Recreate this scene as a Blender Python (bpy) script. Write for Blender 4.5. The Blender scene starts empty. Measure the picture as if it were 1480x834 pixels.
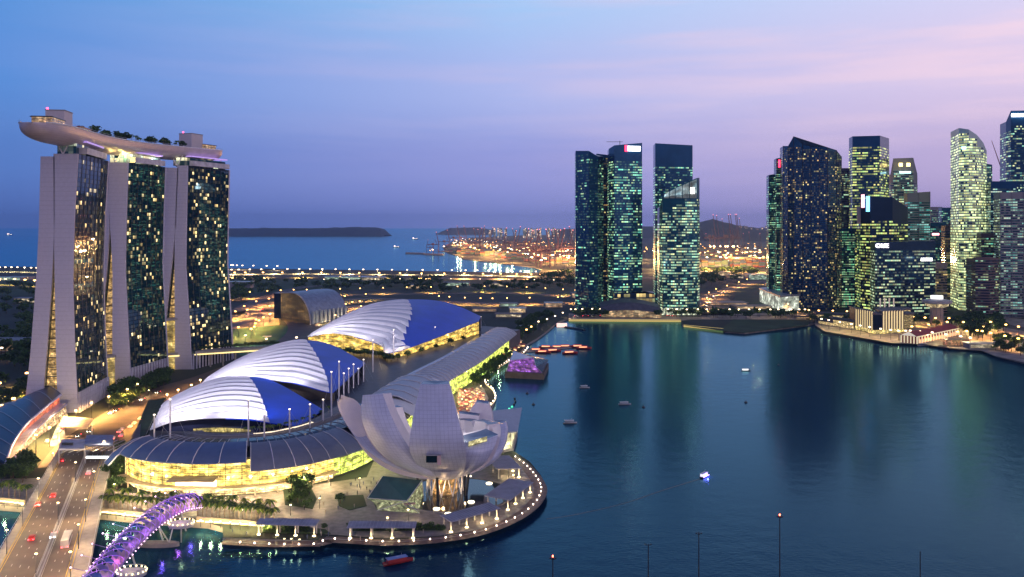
import bpy, math, random
from mathutils import Vector, Matrix, noise
from mathutils.geometry import tessellate_polygon
random.seed(11)
R = math.radians
sc = bpy.context.scene
HAZE = 4.2e-5
F = 1250.0; CH = 140.0; HZ = 328.0      # focal length in photo pixels, eye height, horizon row

# ------------------------------------------------------------------ camera
cd = bpy.data.cameras.new('camera'); cam = bpy.data.objects.new('camera', cd); sc.collection.objects.link(cam)
cam.location = (0, 0, CH); cam.rotation_euler = (R(90), 0, 0)
cd.sensor_width = 36; cd.lens = 36 * F / 1480; cd.shift_y = -(417 - HZ) / 1480
cd.clip_start = 1; cd.clip_end = 90000
sc.camera = cam
sc.view_settings.view_transform = 'Standard'; sc.view_settings.look = 'None'
sc.view_settings.exposure = 0; sc.view_settings.gamma = 1
sc.cycles.max_bounces = 5; sc.cycles.diffuse_bounces = 2; sc.cycles.glossy_bounces = 3
sc.cycles.transparent_max_bounces = 6; sc.cycles.volume_bounces = 0
sc.cycles.sample_clamp_indirect = 3; sc.cycles.sample_clamp_direct = 0
sc.cycles.caustics_reflective = False; sc.cycles.caustics_refractive = False
sc.cycles.use_denoising = True

# ------------------------------------------------------------------ sky
class NT:
    def __init__(s, nt): s.t = nt
    def n(s, ty, **kw):
        o = s.t.nodes.new(ty)
        for k, v in kw.items(): setattr(o, k, v)
        return o
    def l(s, a, b): s.t.links.new(a, b)
    def put(s, sock, v):
        if hasattr(v, 'is_output') or hasattr(v, 'links'): s.l(v, sock)
        else: sock.default_value = v
    def m(s, op, a, b=0.0, c=0.0, clamp=False):
        o = s.n('ShaderNodeMath', operation=op, use_clamp=clamp)
        s.put(o.inputs[0], a); s.put(o.inputs[1], b); s.put(o.inputs[2], c)
        return o.outputs[0]
    def mix(s, f, a, b, mode='MIX'):
        o = s.n('ShaderNodeMix', data_type='RGBA', blend_type=mode)
        s.put(o.inputs[0], f); s.put(o.inputs[6], a); s.put(o.inputs[7], b)
        return o.outputs[2]
    def ramp(s, f, stops, interp='LINEAR'):
        o = s.n('ShaderNodeValToRGB'); r = o.color_ramp; r.interpolation = interp
        while len(r.elements) < len(stops): r.elements.new(0.5)
        for e, (p, c) in zip(r.elements, stops):
            e.position = p; e.color = (*c, 1) if len(c) == 3 else c
        s.put(o.inputs[0], f)
        return o.outputs[0]
def srgb(r, g, b):
    f = lambda v: (v / 255 / 12.92) if v / 255 <= 0.04045 else ((v / 255 + 0.055) / 1.055) ** 2.4
    return (f(r), f(g), f(b))
w = bpy.data.worlds.new('World'); sc.world = w; w.use_nodes = True
t = NT(w.node_tree); t.t.nodes.clear()
tc = t.n('ShaderNodeTexCoord'); sp = t.n('ShaderNodeSeparateXYZ'); t.l(tc.outputs['Generated'], sp.inputs[0])
X, Y, Z = sp.outputs
el = t.m('MAXIMUM', Z, 0.0)
fx = t.m('MULTIPLY_ADD', X, 1.0, 0.5, clamp=True)                 # 0 east .. 1 towards the afterglow in the west
# thin streaked cloud, stretched along the horizon
mp = t.n('ShaderNodeMapping'); mp.inputs['Scale'].default_value = (1.3, 1.3, 15); mp.inputs['Rotation'].default_value = (0, R(4), 0)
t.l(tc.outputs['Generated'], mp.inputs[0])
nz = t.n('ShaderNodeTexNoise'); nz.inputs['Scale'].default_value = 1.6; nz.inputs['Detail'].default_value = 5; nz.inputs['Roughness'].default_value = .55
t.l(mp.outputs[0], nz.inputs['Vector'])
cl = t.ramp(nz.outputs[0], [(0.42, (0, 0, 0)), (0.62, (1, 1, 1))], 'EASE')
S = [0.0, .07, .16, .27, .55, 1.0]
def rr(cols): return t.ramp(el, [(p, srgb(*c)) for p, c in zip(S, cols)], 'EASE')
left = rr([(72, 106, 178), (72, 118, 194), (78, 134, 210), (66, 138, 210), (34, 74, 140), (16, 38, 84)])
mid = rr([(118, 134, 206), (136, 146, 214), (166, 178, 230), (156, 194, 238), (44, 88, 152), (18, 42, 90)])
rgt = rr([(160, 146, 200), (188, 170, 212), (216, 198, 228), (208, 208, 240), (70, 102, 164), (24, 50, 100)])
a = t.mix(t.m('MULTIPLY', fx, 2.0, clamp=True), left, mid)
b = t.mix(t.m('MULTIPLY_ADD', fx, 2.0, -1.0, clamp=True), a, rgt)
pk = t.mix(fx, srgb(140, 160, 222) + (1,), srgb(244, 212, 226) + (1,))
band = t.ramp(el, [(0.0, (0.0,) * 3), (.06, (.15,) * 3), (.16, (.75,) * 3), (.3, (.8,) * 3), (.6, (.3,) * 3)])
cf = t.m('MULTIPLY', t.m('MULTIPLY', cl, band), t.m('MULTIPLY_ADD', fx, .75, .12))
c = t.mix(cf, b, pk)
# the sky behind the viewer, still bright from the afterglow
back = t.ramp(t.m('MULTIPLY_ADD', Y, -0.5, 0.5), [(0.42, (0, 0, 0)), (0.85, (1, 1, 1))], 'EASE')
bk = t.mix(t.m('MULTIPLY', back, t.ramp(el, [(0, (1, 1, 1)), (.75, (.25,) * 3)])), c, (.44, .38, .60, 1))
ns = t.n('ShaderNodeTexSky', sky_type='NISHITA'); ns.sun_disc = False; ns.sun_elevation = R(1.0); ns.sun_rotation = R(120)
bg1 = t.n('ShaderNodeBackground'); t.l(bk, bg1.inputs[0]); bg1.inputs[1].default_value = 1.10
bg2 = t.n('ShaderNodeBackground'); t.l(ns.outputs[0], bg2.inputs[0]); bg2.inputs[1].default_value = 0.02
ad = t.n('ShaderNodeAddShader'); t.l(bg1.outputs[0], ad.inputs[0]); t.l(bg2.outputs[0], ad.inputs[1])
ou = t.n('ShaderNodeOutputWorld'); t.l(ad.outputs[0], ou.inputs[0])
w.cycles.sampling_method = 'AUTOMATIC'
sd = bpy.data.lights.new('sun', 'SUN'); sd.energy = 0.24; sd.angle = R(25); sd.color = (1, .80, .86)
so = bpy.data.objects.new('sun', sd); sc.collection.objects.link(so)
so.rotation_euler = (R(78), 0, R(42))      # afterglow: low, from behind the viewer's right shoulder

# ------------------------------------------------------------------ helpers
def P(px, py, z=0.0):
    d = (CH - z) / (py - HZ); return Vector(((px - 740) * d, F * d, z))
def Q(px, py, d):
    return Vector(((px - 740) * d, F * d, CH - (py - HZ) * d))
def XY(px, d): return Vector(((px - 740) * d, F * d, 0))
def link(o): sc.collection.objects.link(o); return o
def wloc(o):
    v = Vector()
    while o is not None: v += o.location; o = o.parent
    return v
class MB:
    def __init__(s): s.v = []; s.f = []; s.m = []; s.uv = []
    def face(s, pts, m=0, uv=None):
        i = len(s.v); s.v += [tuple(p) for p in pts]; s.f.append(tuple(range(i, i + len(pts)))); s.m.append(m)
        s.uv += list(uv) if uv else [(0, 0)] * len(pts)
        return s
    def box(s, c, sz, rz=0.0, m=0, top=1.0):
        x, y, z = c; a, b, h = sz[0] / 2, sz[1] / 2, sz[2] / 2; co, si = math.cos(rz), math.sin(rz)
        def p(i, j, k):
            q = top if k > 0 else 1.0
            return (x + (i * a * co - j * b * si) * q, y + (i * a * si + j * b * co) * q, z + k * h)
        L, W, H = sz
        for q, u, v in (([(-1,-1,-1),(1,-1,-1),(1,-1,1),(-1,-1,1)], L, H), ([(1,-1,-1),(1,1,-1),(1,1,1),(1,-1,1)], W, H),
                        ([(1,1,-1),(-1,1,-1),(-1,1,1),(1,1,1)], L, H), ([(-1,1,-1),(-1,-1,-1),(-1,-1,1),(-1,1,1)], W, H),
                        ([(-1,-1,1),(1,-1,1),(1,1,1),(-1,1,1)], L, W), ([(-1,1,-1),(1,1,-1),(1,-1,-1),(-1,-1,-1)], L, W)):
            s.face([p(*k) for k in q], m, [(0, 0), (u, 0), (u, v), (0, v)])
        return s
    def prism(s, poly, z0, z1, m=0, mtop=None, zt=None, bottom=False):
        """poly: ccw xy; zt: optional per-vertex top heights"""
        n = len(poly); zt = zt or [z1] * n; u = 0.0
        for i in range(n):
            a, b = poly[i], poly[(i + 1) % n]; L = math.hypot(b[0] - a[0], b[1] - a[1]); j = (i + 1) % n
            s.face([(a[0], a[1], z0), (b[0], b[1], z0), (b[0], b[1], zt[j]), (a[0], a[1], zt[i])], m,
                   [(u, z0), (u + L, z0), (u + L, zt[j]), (u, zt[i])]); u += L
        for tri in tessellate_polygon([[Vector((p[0], p[1], 0)) for p in poly]]):
            t3 = [(poly[k][0], poly[k][1], zt[k]) for k in tri]
            nz_ = (Vector(t3[1]) - Vector(t3[0])).cross(Vector(t3[2]) - Vector(t3[0])).z
            if nz_ < 0: t3 = t3[::-1]
            s.face(t3, m if mtop is None else mtop, [(q[0], q[1]) for q in t3])
            if bottom: s.face([(q[0], q[1], z0) for q in t3[::-1]], m)
        return s
    def tube(s, pts, r, n=6, m=0, caps=True):
        pts = [Vector(p) for p in pts]; rs = r if isinstance(r, (list, tuple)) else [r] * len(pts); rings = []
        for i, p in enumerate(pts):
            d = (pts[min(i + 1, len(pts) - 1)] - pts[max(i - 1, 0)]).normalized()
            a = d.cross(Vector((0, 0, 1)))
            a = a.normalized() if a.length > .05 else Vector((1, 0, 0)); b = a.cross(d).normalized()
            rings.append([p + (a * math.cos(q * 2 * math.pi / n) + b * math.sin(q * 2 * math.pi / n)) * rs[i] for q in range(n)])
        for i in range(len(rings) - 1):
            for k in range(n):
                k2 = (k + 1) % n; s.face([rings[i][k], rings[i][k2], rings[i + 1][k2], rings[i + 1][k]][::-1], m)
        if caps: s.face(rings[0], m); s.face(rings[-1][::-1], m)
        return s
    def grid(s, g, m=0, uvs=(1.0, 1.0), flip=False, solid=0.0):
        ni, nj = len(g), len(g[0])
        for i in range(ni - 1):
            for j in range(nj - 1):
                q = [g[i][j], g[i + 1][j], g[i + 1][j + 1], g[i][j + 1]]
                u = [(i * uvs[0], j * uvs[1]), ((i + 1) * uvs[0], j * uvs[1]), ((i + 1) * uvs[0], (j + 1) * uvs[1]), (i * uvs[0], (j + 1) * uvs[1])]
                if flip: q = q[::-1]; u = u[::-1]
                s.face(q, m, u)
                if solid: s.face([Vector(p) - Vector((0, 0, solid)) for p in q[::-1]], m)
        if solid:
            dz = Vector((0, 0, solid)); g2 = [[Vector(p) for p in r_] for r_ in g]
            ed = [g2[0], g2[-1], [r_[0] for r_ in g2], [r_[-1] for r_ in g2]]
            for e in ed:
                for k in range(len(e) - 1): s.face([e[k], e[k + 1], e[k + 1] - dz, e[k] - dz], m)
        return s
    def build(s, name, mats, parent=None, smooth=False, loc=None, merge=False):
        me = bpy.data.meshes.new(name); off = wloc(parent) if parent is not None else Vector(loc) if loc is not None else Vector()
        me.from_pydata([(x - off.x, y - off.y, z - off.z) for x, y, z in s.v], [], s.f)
        for k in (mats if isinstance(mats, (list, tuple)) else [mats]): me.materials.append(k)
        me.polygons.foreach_set('material_index', s.m)
        ul = me.uv_layers.new(name='UVMap'); ul.data.foreach_set('uv', [c for u in s.uv for c in u])
        if smooth or merge:
            import bmesh
            bm = bmesh.new(); bm.from_mesh(me); bmesh.ops.remove_doubles(bm, verts=bm.verts, dist=.002); bm.to_mesh(me); bm.free()
        if smooth: me.polygons.foreach_set('use_smooth', [True] * len(me.polygons)); me.set_sharp_from_angle(angle=R(35))
        me.update(); o = link(bpy.data.objects.new(name, me))
        if parent is not None: o.parent = parent
        elif loc is not None: o.location = loc
        return o
def tag(o, label, cat, group=None):
    o['label'] = label; o['category'] = cat
    if group: o['group'] = group
    return o
def thing(name, label, cat, loc, group=None):
    o = link(bpy.data.objects.new(name, None)); o.location = loc; o.empty_display_size = 2; return tag(o, label, cat, group)
def struct(o, kind='structure'): o['kind'] = kind; return o
def dup(o, loc, rz=0.0, label=None, group=None, s=1.0):
    def rec(a, par):
        c_ = a.copy(); link(c_)
        if par is not None: c_.parent = par
        for ch in kids[a]: rec(ch, c_)
        return c_
    kids = {}
    def scan(a):
        kids[a] = list(a.children)
        for ch in kids[a]: scan(ch)
    scan(o); c_ = rec(o, None); c_.location = loc; c_.rotation_euler = (0, 0, rz)
    c_.scale = (s, s, s) if not isinstance(s, tuple) else s
    if label: c_['label'] = label
    if group: c_['group'] = group
    return c_
def kill(o):
    for ch in list(o.children): kill(ch)
    bpy.data.objects.remove(o)
def crom(pts, n):
    """smooth curve through pts, n samples"""
    p = [Vector(q) for q in pts]; out = []
    for k in range(n):
        u = k / (n - 1) * (len(p) - 1); i = min(int(u), len(p) - 2); f = u - i
        a, b, c_, d = p[max(i - 1, 0)], p[i], p[i + 1], p[min(i + 2, len(p) - 1)]
        out.append(0.5 * ((2 * b) + (c_ - a) * f + (2 * a - 5 * b + 4 * c_ - d) * f * f + (3 * b - a - 3 * c_ + d) * f ** 3))
    return out

# ------------------------------------------------------------------ materials
MT = {}
def mat(name, col, rough=.6, metal=0.0, var=0.25, scale=.2, bump=0.0, spec=.5, tint=None, trans=0.0):
    if name in MT: return MT[name]
    m = bpy.data.materials.new(name); m.use_nodes = True; t = NT(m.node_tree); bs = t.t.nodes['Principled BSDF']
    tc = t.n('ShaderNodeTexCoord'); nz = t.n('ShaderNodeTexNoise'); nz.inputs['Scale'].default_value = scale; nz.inputs['Detail'].default_value = 4
    t.l(tc.outputs['Object'], nz.inputs['Vector'])
    lo = tuple(max(0, q * (1 - var)) for q in col); hi = tuple(min(1, q * (1 + var)) for q in col)
    t.l(t.ramp(nz.outputs[0], [(.3, lo), (.7, hi)]), bs.inputs['Base Color'])
    bs.inputs['Roughness'].default_value = rough; bs.inputs['Metallic'].default_value = metal; bs.inputs['Specular IOR Level'].default_value = spec
    if tint: bs.inputs['Specular Tint'].default_value = (*tint, 1)
    if trans:
        tr = t.n('ShaderNodeBsdfTranslucent'); tr.inputs[0].default_value = (*hi, 1); mx = t.n('ShaderNodeMixShader'); mx.inputs[0].default_value = trans
        t.l(bs.outputs[0], mx.inputs[1]); t.l(tr.outputs[0], mx.inputs[2]); t.l(mx.outputs[0], t.t.nodes['Material Output'].inputs[0])
    if bump:
        b = t.n('ShaderNodeBump'); b.inputs['Strength'].default_value = bump; t.l(nz.outputs[0], b.inputs['Height']); t.l(b.outputs[0], bs.inputs['Normal'])
    MT[name] = m; return m
def emit(name, col, st, sample=False):
    if name in MT: return MT[name]
    m = bpy.data.materials.new(name); m.use_nodes = True; bs = m.node_tree.nodes['Principled BSDF']
    bs.inputs['Base Color'].default_value = (*[min(.8, q) for q in col], 1); bs.inputs['Emission Color'].default_value = (*col, 1); bs.inputs['Emission Strength'].default_value = st
    m.cycles.emission_sampling = 'AUTO' if sample else 'NONE'
    MT[name] = m; return m
def winmat(name, seed, p, ca, cb, st, cw=3.4, fh=4.2, base=(.012, .03, .05), clus=.5, full=.1, rough=.08, cs=.12, tint=(.22, .55, 1), ior=1.45, jit=.02, run=True, dim=.07):
    """curtain wall glass with lit rooms behind some panes; uv in metres"""
    if name in MT: return MT[name]
    m = bpy.data.materials.new(name); m.use_nodes = True; t = NT(m.node_tree); bs = t.t.nodes['Principled BSDF']
    uv = t.n('ShaderNodeUVMap'); s = t.n('ShaderNodeSeparateXYZ'); t.l(uv.outputs[0], s.inputs[0])
    ux = t.m('DIVIDE', s.outputs[0], cw); vy = t.m('DIVIDE', s.outputs[1], fh)
    cx, cy = t.m('FLOOR', ux), t.m('FLOOR', vy)
    def wn(a, b, k):
        cb_ = t.n('ShaderNodeCombineXYZ'); t.put(cb_.inputs[0], a); t.put(cb_.inputs[1], b); cb_.inputs[2].default_value = seed + k
        o = t.n('ShaderNodeTexWhiteNoise', noise_dimensions='3D'); t.l(cb_.outputs[0], o.inputs[0]); return o.outputs[0]
    r1, r2, r3 = wn(cx, cy, .1), wn(cx, cy, 7.3), wn(t.m('FLOOR', t.m('DIVIDE', cx, 5.0)), cy, 3.7)
    cc = t.n('ShaderNodeCombineXYZ'); t.put(cc.inputs[0], t.m('MULTIPLY', cx, cs)); t.put(cc.inputs[1], t.m('MULTIPLY', cy, cs)); cc.inputs[2].default_value = seed * 1.7
    nz = t.n('ShaderNodeTexNoise'); nz.inputs['Scale'].default_value = 1; nz.inputs['Detail'].default_value = 1; t.l(cc.outputs[0], nz.inputs['Vector'])
    pr = t.m('MULTIPLY', p, t.m('ADD', 1 - clus, t.m('MULTIPLY', t.m('SUBTRACT', nz.outputs[0], .5), clus * 7)))
    pr = t.m('MAXIMUM', pr, t.m('MULTIPLY', p, .25))
    if run: r2 = t.m('MULTIPLY_ADD', wn(t.m('FLOOR', t.m('DIVIDE', cx, 3.0)), cy, 9.1), .8, t.m('MULTIPLY', r2, .2))
    if run: lit = t.m('MAXIMUM', t.m('MULTIPLY', t.m('LESS_THAN', wn(t.m('FLOOR', t.m('DIVIDE', cx, 3.0)), cy, 5.1), pr), t.m('LESS_THAN', r1, .88)), t.m('LESS_THAN', r1, t.m('MULTIPLY', pr, .22)))
    else: lit = t.m('LESS_THAN', r1, pr)
    lit = t.m('MAXIMUM', lit, t.m('MULTIPLY', t.m('LESS_THAN', r3, full), t.m('LESS_THAN', r1, .85)))
    fu = t.m('FRACT', ux); msk = t.m('MULTIPLY', t.m('GREATER_THAN', fu, .05 if run else .12), t.m('LESS_THAN', fu, .97 if run else .90))
    fv = t.m('FRACT', vy)
    # the ceiling is brighter than the desks below
    ceil = t.m('MULTIPLY_ADD', fv, .7, .5)
    e = t.m('MULTIPLY', t.m('MULTIPLY', lit, msk), t.m('MULTIPLY', t.m('MULTIPLY_ADD', t.m('POWER', r2, 2.0), 1.1, .15), ceil))
    t.l(t.mix(t.m('POWER', t.m('FRACT', t.m('MULTIPLY', r1, 91.7)), 1.0), (*ca, 1), (*cb, 1)), bs.inputs['Emission Color'])
    e = t.m('ADD', e, t.m('MULTIPLY', t.m('MULTIPLY', t.m('LESS_THAN', t.m('FRACT', t.m('MULTIPLY', r2, 37.3)), .34), msk), t.m('MULTIPLY', t.m('FRACT', t.m('MULTIPLY', r1, 53.1)), dim)))
    t.l(t.m('MULTIPLY', e, st), bs.inputs['Emission Strength'])
    bs.inputs['Base Color'].default_value = (*base, 1); bs.inputs['Roughness'].default_value = rough; 
    bs.inputs['Specular Tint'].default_value = (*tint, 1); bs.inputs['IOR'].default_value = ior
    # panes sit a hair out of plane with each other
    wnn = t.n('ShaderNodeTexWhiteNoise', noise_dimensions='3D'); c3 = t.n('ShaderNodeCombineXYZ'); t.put(c3.inputs[0], cx); t.put(c3.inputs[1], cy); c3.inputs[2].default_value = seed
    t.l(c3.outputs[0], wnn.inputs[0]); vs = t.n('ShaderNodeVectorMath', operation='SUBTRACT'); t.l(wnn.outputs[1], vs.inputs[0]); vs.inputs[1].default_value = (.5, .5, .5)
    sc_ = t.n('ShaderNodeVectorMath', operation='SCALE'); t.l(vs.outputs[0], sc_.inputs[0]); sc_.inputs[3].default_value = jit
    ge = t.n('ShaderNodeNewGeometry'); va = t.n('ShaderNodeVectorMath', operation='ADD'); t.l(ge.outputs['Normal'], va.inputs[0]); t.l(sc_.outputs[0], va.inputs[1])
    vn = t.n('ShaderNodeVectorMath', operation='NORMALIZE'); t.l(va.outputs[0], vn.inputs[0]); t.l(vn.outputs[0], bs.inputs['Normal'])
    m.cycles.emission_sampling = 'NONE'
    MT[name] = m; return m
def interior(name, ca, cb, st, sx=.12, sy=.25, sample=True, seed=0.0, cw=4.0, fh=4.5):
    """tall glass wall with busy lit shop floors behind it"""
    if name in MT: return MT[name]
    m = bpy.data.materials.new(name); m.use_nodes = True; t = NT(m.node_tree); bs = t.t.nodes['Principled BSDF']
    uv = t.n('ShaderNodeUVMap'); s = t.n('ShaderNodeSeparateXYZ'); t.l(uv.outputs[0], s.inputs[0])
    mp = t.n('ShaderNodeMapping'); mp.inputs['Scale'].default_value = (sx, sy, 1); mp.inputs['Location'].default_value = (seed, seed, 0); t.l(uv.outputs[0], mp.inputs[0])
    n1 = t.n('ShaderNodeTexNoise'); n1.inputs['Scale'].default_value = 1; n1.inputs['Detail'].default_value = 6; n1.inputs['Roughness'].default_value = .65; t.l(mp.outputs[0], n1.inputs['Vector'])
    vo = t.n('ShaderNodeTexVoronoi', distance='CHEBYCHEV'); vo.inputs['Scale'].default_value = 2.2; t.l(mp.outputs[0], vo.inputs['Vector'])
    br = t.ramp(n1.outputs[0], [(.34, (.05,) * 3), (.50, (.38,) * 3), (.60, (.9,) * 3), (.70, (2.2,) * 3)])
    fu = t.m('FRACT', t.m('DIVIDE', s.outputs[0], cw)); fv = t.m('FRACT', t.m('DIVIDE', s.outputs[1], fh))
    gr = t.m('MULTIPLY', t.m('GREATER_THAN', fu, .06), t.m('GREATER_THAN', fv, .10))
    gr = t.m('MULTIPLY_ADD', gr, .75, .25)
    sh = t.m('MULTIPLY_ADD', t.m('GREATER_THAN', vo.outputs[0], .33), -.35, 1.0)
    t.l(t.mix(vo.outputs[0], (*ca, 1), (*cb, 1)), bs.inputs['Emission Color'])
    t.l(t.m('MULTIPLY', t.m('MULTIPLY', br, t.m('MULTIPLY', gr, sh)), st), bs.inputs['Emission Strength'])
    bs.inputs['Base Color'].default_value = (.05, .045, .03, 1); bs.inputs['Roughness'].default_value = .12
    m.cycles.emission_sampling = 'AUTO' if sample else 'NONE'
    MT[name] = m; return m
def lamp(loc, power, col, radius=.6, parent=None, name='lamp_light'):
    l = bpy.data.lights.new(name, 'POINT'); l.energy = power; l.color = col; l.shadow_soft_size = radius
    o = link(bpy.data.objects.new(name, l)); o.location = Vector(loc) - (wloc(parent) if parent is not None else Vector())
    if parent is not None: o.parent = parent
    return o
def spot(loc, target, power, col, size=60, blend=.6, radius=.5, parent=None):
    l = bpy.data.lights.new('flood_light', 'SPOT'); l.energy = power; l.color = col; l.spot_size = R(size); l.spot_blend = blend; l.shadow_soft_size = radius
    o = link(bpy.data.objects.new('flood_light', l)); o.location = Vector(loc) - (wloc(parent) if parent is not None else Vector())
    o.rotation_euler = (Vector(target) - Vector(loc)).to_track_quat('-Z', 'Y').to_euler()
    if parent is not None: o.parent = parent
    return o
SOD = (1, .50, .13); WARM = (1, .72, .36); COOL = (.75, .9, 1)
concrete = mat('concrete', (.30, .28, .27), .8, 0, .2, .15)
paving = mat('granite_paving', (.22, .20, .19), .6, 0, .3, .3)
decking = mat('timber_decking', (.14, .08, .06), .6, 0, .35, .4)
asphalt = mat('asphalt', (.10, .075, .06), .7, 0, .25, .08)
whitep = mat('white_paint', (.72, .70, .70), .45, 0, .06, .3)
steel = mat('painted_steel', (.5, .5, .52), .35, .3, .1, .3)
dark = mat('dark_metal', (.04, .045, .055), .4, .4, .2, .3)
grass = mat('lawn', (.03, .065, .022), .9, 0, .4, .03)
soil = mat('park_ground', (.022, .034, .022), .9, 0, .5, .012)
leaf = mat('foliage', (.06, .12, .03), .7, 0, .5, .6, trans=.35)
leafd = mat('dark_foliage', (.03, .065, .025), .7, 0, .5, .4, trans=.3)
bark = mat('bark', (.10, .07, .05), .9, 0, .3, 1)

# ================================================================== SETTING
# water: one sheet to the horizon
wm = bpy.data.materials.new('bay_water'); wm.use_nodes = True; t = NT(wm.node_tree); bs = t.t.nodes['Principled BSDF']
bs.inputs['Base Color'].default_value = (.003, .024, .062, 1); bs.inputs['Specular Tint'].default_value = (.28, .62, 1, 1); bs.inputs['Roughness'].default_value = .20; bs.inputs['IOR'].default_value = 1.33
tc = t.n('ShaderNodeTexCoord')
def wnoise(scale, det, stretch=(1, 1, 1)):
    mp = t.n('ShaderNodeMapping'); mp.inputs['Scale'].default_value = stretch; t.l(tc.outputs['Object'], mp.inputs[0])
    n_ = t.n('ShaderNodeTexNoise'); n_.inputs['Scale'].default_value = scale; n_.inputs['Detail'].default_value = det; t.l(mp.outputs[0], n_.inputs['Vector']); return n_.outputs[0]
h = t.m('ADD', t.m('MULTIPLY', wnoise(.45, 3, (1, 1.5, 1)), .35), t.m('MULTIPLY', wnoise(.09, 2), .9))
patch = t.ramp(wnoise(.006, 3, (1, .5, 1)), [(.35, (.25,) * 3), (.65, (1,) * 3)])
bp = t.n('ShaderNodeBump'); bp.inputs['Distance'].default_value = 1.0; t.l(h, bp.inputs['Height'])
t.l(t.m('MULTIPLY', patch, .34), bp.inputs['Strength']); t.l(bp.outputs[0], bs.inputs['Normal'])
rg = t.m('MULTIPLY_ADD', wnoise(.012, 2, (1, .4, 1)), .10, .11)
df = t.n('ShaderNodeBsdfDiffuse'); df.inputs[0].default_value = (.001, .024, .066, 1)
gl = t.n('ShaderNodeBsdfGlossy'); gl.inputs[0].default_value = (.36, .80, .98, 1); t.l(rg, gl.inputs['Roughness']); t.l(bp.outputs[0], gl.inputs['Normal'])
fr = t.n('ShaderNodeFresnel'); fr.inputs[0].default_value = 1.36; t.l(bp.outputs[0], fr.inputs['Normal'])
mx = t.n('ShaderNodeMixShader'); t.l(t.m('MULTIPLY', fr.outputs[0], .84), mx.inputs[0]); t.l(df.outputs[0], mx.inputs[1]); t.l(gl.outputs[0], mx.inputs[2]); t.l(mx.outputs[0], t.t.nodes['Material Output'].inputs[0])
g = MB()
xs = [-60000, -6000, -1500, 0, 1500, 6000, 60000]; ys = [-3000, 300, 1500, 4000, 12000, 80000]
g.grid([[(x, y, 0) for y in ys] for x in xs], flip=False)
struct(g.build('bay_water', wm, loc=(0, 0, 0)))

def poly(pts, z0, z1, name, mats, kind='structure', mtop=None):
    q = [(v.x, v.y) for v in pts]
    ar = sum(q[i][0] * q[(i + 1) % len(q)][1] - q[(i + 1) % len(q)][0] * q[i][1] for i in range(len(q)))
    if ar < 0: q = q[::-1]
    m_ = MB().prism(q, z0, z1, 0, mtop); o = m_.build(name, mats, loc=(q[0][0], q[0][1], z0)); o['kind'] = kind; return o
coast = [(-700, 735), (0, 738), (120, 748), (200, 757), (300, 764), (322, 770), (322, 786), (462, 790), (472, 784), (560, 789), (630, 785), (690, 775), (740, 757), (772, 735),
         (785, 712), (782, 694), (766, 674), (742, 658), (708, 645), (706, 618), (712, 590), (717, 576), (712, 563), (702, 554), (703, 545), (716, 533), (735, 521),
         (752, 512), (762, 500), (776, 492), (792, 480), (806, 468), (820, 463), (985, 464), (986, 472), (1044, 477), (1048, 481), (1076, 483), (1170, 471), (1178, 469),
         (1190, 478), (1236, 486), (1262, 488), (1290, 496), (1332, 498), (1372, 504), (1420, 508), (1440, 516), (1480, 526), (1700, 562), (2600, 700), (4000, 500), (4000, 337.5), (2000, 337),
         (1480, 337), (1000, 338), (760, 340), (680, 344), (655, 349), (640, 358), (646, 366), (662, 371), (668, 375), (772, 387), (784, 391), (778, 396), (560, 392), (330, 389), (0, 386.5), (-700, 386.5)]
land = poly([P(*c_) for c_ in coast], -3, 2.6, 'city_ground', [concrete, soil], mtop=1)
# near bank just below the frame carries the floodlight masts
poly([XY(560, .10), XY(1700, .10), XY(1700, .262), XY(560, .262)], -3, 2.6, 'near_bank', [concrete, paving], mtop=1)

def strip(pts, w_, name, m_, z, zt=None, uvs=True):
    """flat ribbon through world points"""
    g = []; L = 0
    for i, p in enumerate(pts):
        d = (pts[min(i + 1, len(pts) - 1)] - pts[max(i - 1, 0)]); d.z = 0; d.normalize(); n_ = Vector((d.y, -d.x, 0))
        ww = w_[i] if isinstance(w_, list) else w_
        g.append([(p.x - n_.x * ww / 2, p.y - n_.y * ww / 2, z + (zt[i] if zt else 0)), (p.x + n_.x * ww / 2, p.y + n_.y * ww / 2, z + (zt[i] if zt else 0))])
    o = MB().grid(g, 0, (10, 10), flip=True).build(name, m_, loc=tuple(pts[0]) if not zt else (pts[0].x, pts[0].y, 0)); o['kind'] = 'structure'; return o
def pz(pts, z=2.6): return [P(a_, b_, z) for a_, b_ in pts]
# paved promenade, plaza and lawns
poly(pz([(-300, 722), (150, 735), (200, 745), (400, 755), (470, 772), (560, 778), (630, 775), (690, 766), (736, 750), (764, 731), (777, 712), (772, 695), (757, 677), (734, 662),
         (700, 648), (690, 600), (702, 588), (706, 576), (700, 563), (690, 552), (690, 545), (700, 530), (560, 620), (530, 690), (300, 722), (180, 712), (100, 690), (-300, 700)]), 2.6, 2.72, 'waterfront_promenade', paving)
bw = pz([(322, 783), (400, 787), (466, 785), (478, 780), (560, 785), (630, 781), (690, 771), (738, 753), (768, 733), (781, 712), (777, 696), (762, 677), (742, 662)])
strip(crom(bw, 50), 7.0, 'boardwalk', decking, 2.78)
poly(pz([(-100, 428), (330, 425), (560, 418), (840, 432), (1020, 420), (1020, 408), (780, 405), (560, 402), (330, 405), (-100, 405)]), 2.6, 2.7, 'park_lawn', grass)
poly(pz([(333, 505), (335, 476), (400, 470), (470, 474), (480, 500), (420, 520), (360, 520)]), 2.6, 2.72, 'school_field', mat('mown_field', (.04, .13, .04), .9, 0, .3, .03))
poly(pz([(1060, 438), (1068, 408), (1088, 404), (1108, 420), (1112, 440)]), 2.6, 2.7, 'event_lawn', grass)
poly(pz([(986, 470), (1044, 474), (1060, 462), (1170, 462), (1168, 470), (1076, 481), (1050, 479)]), 2.6, 2.9, 'waterfront_lawn', grass)
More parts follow.
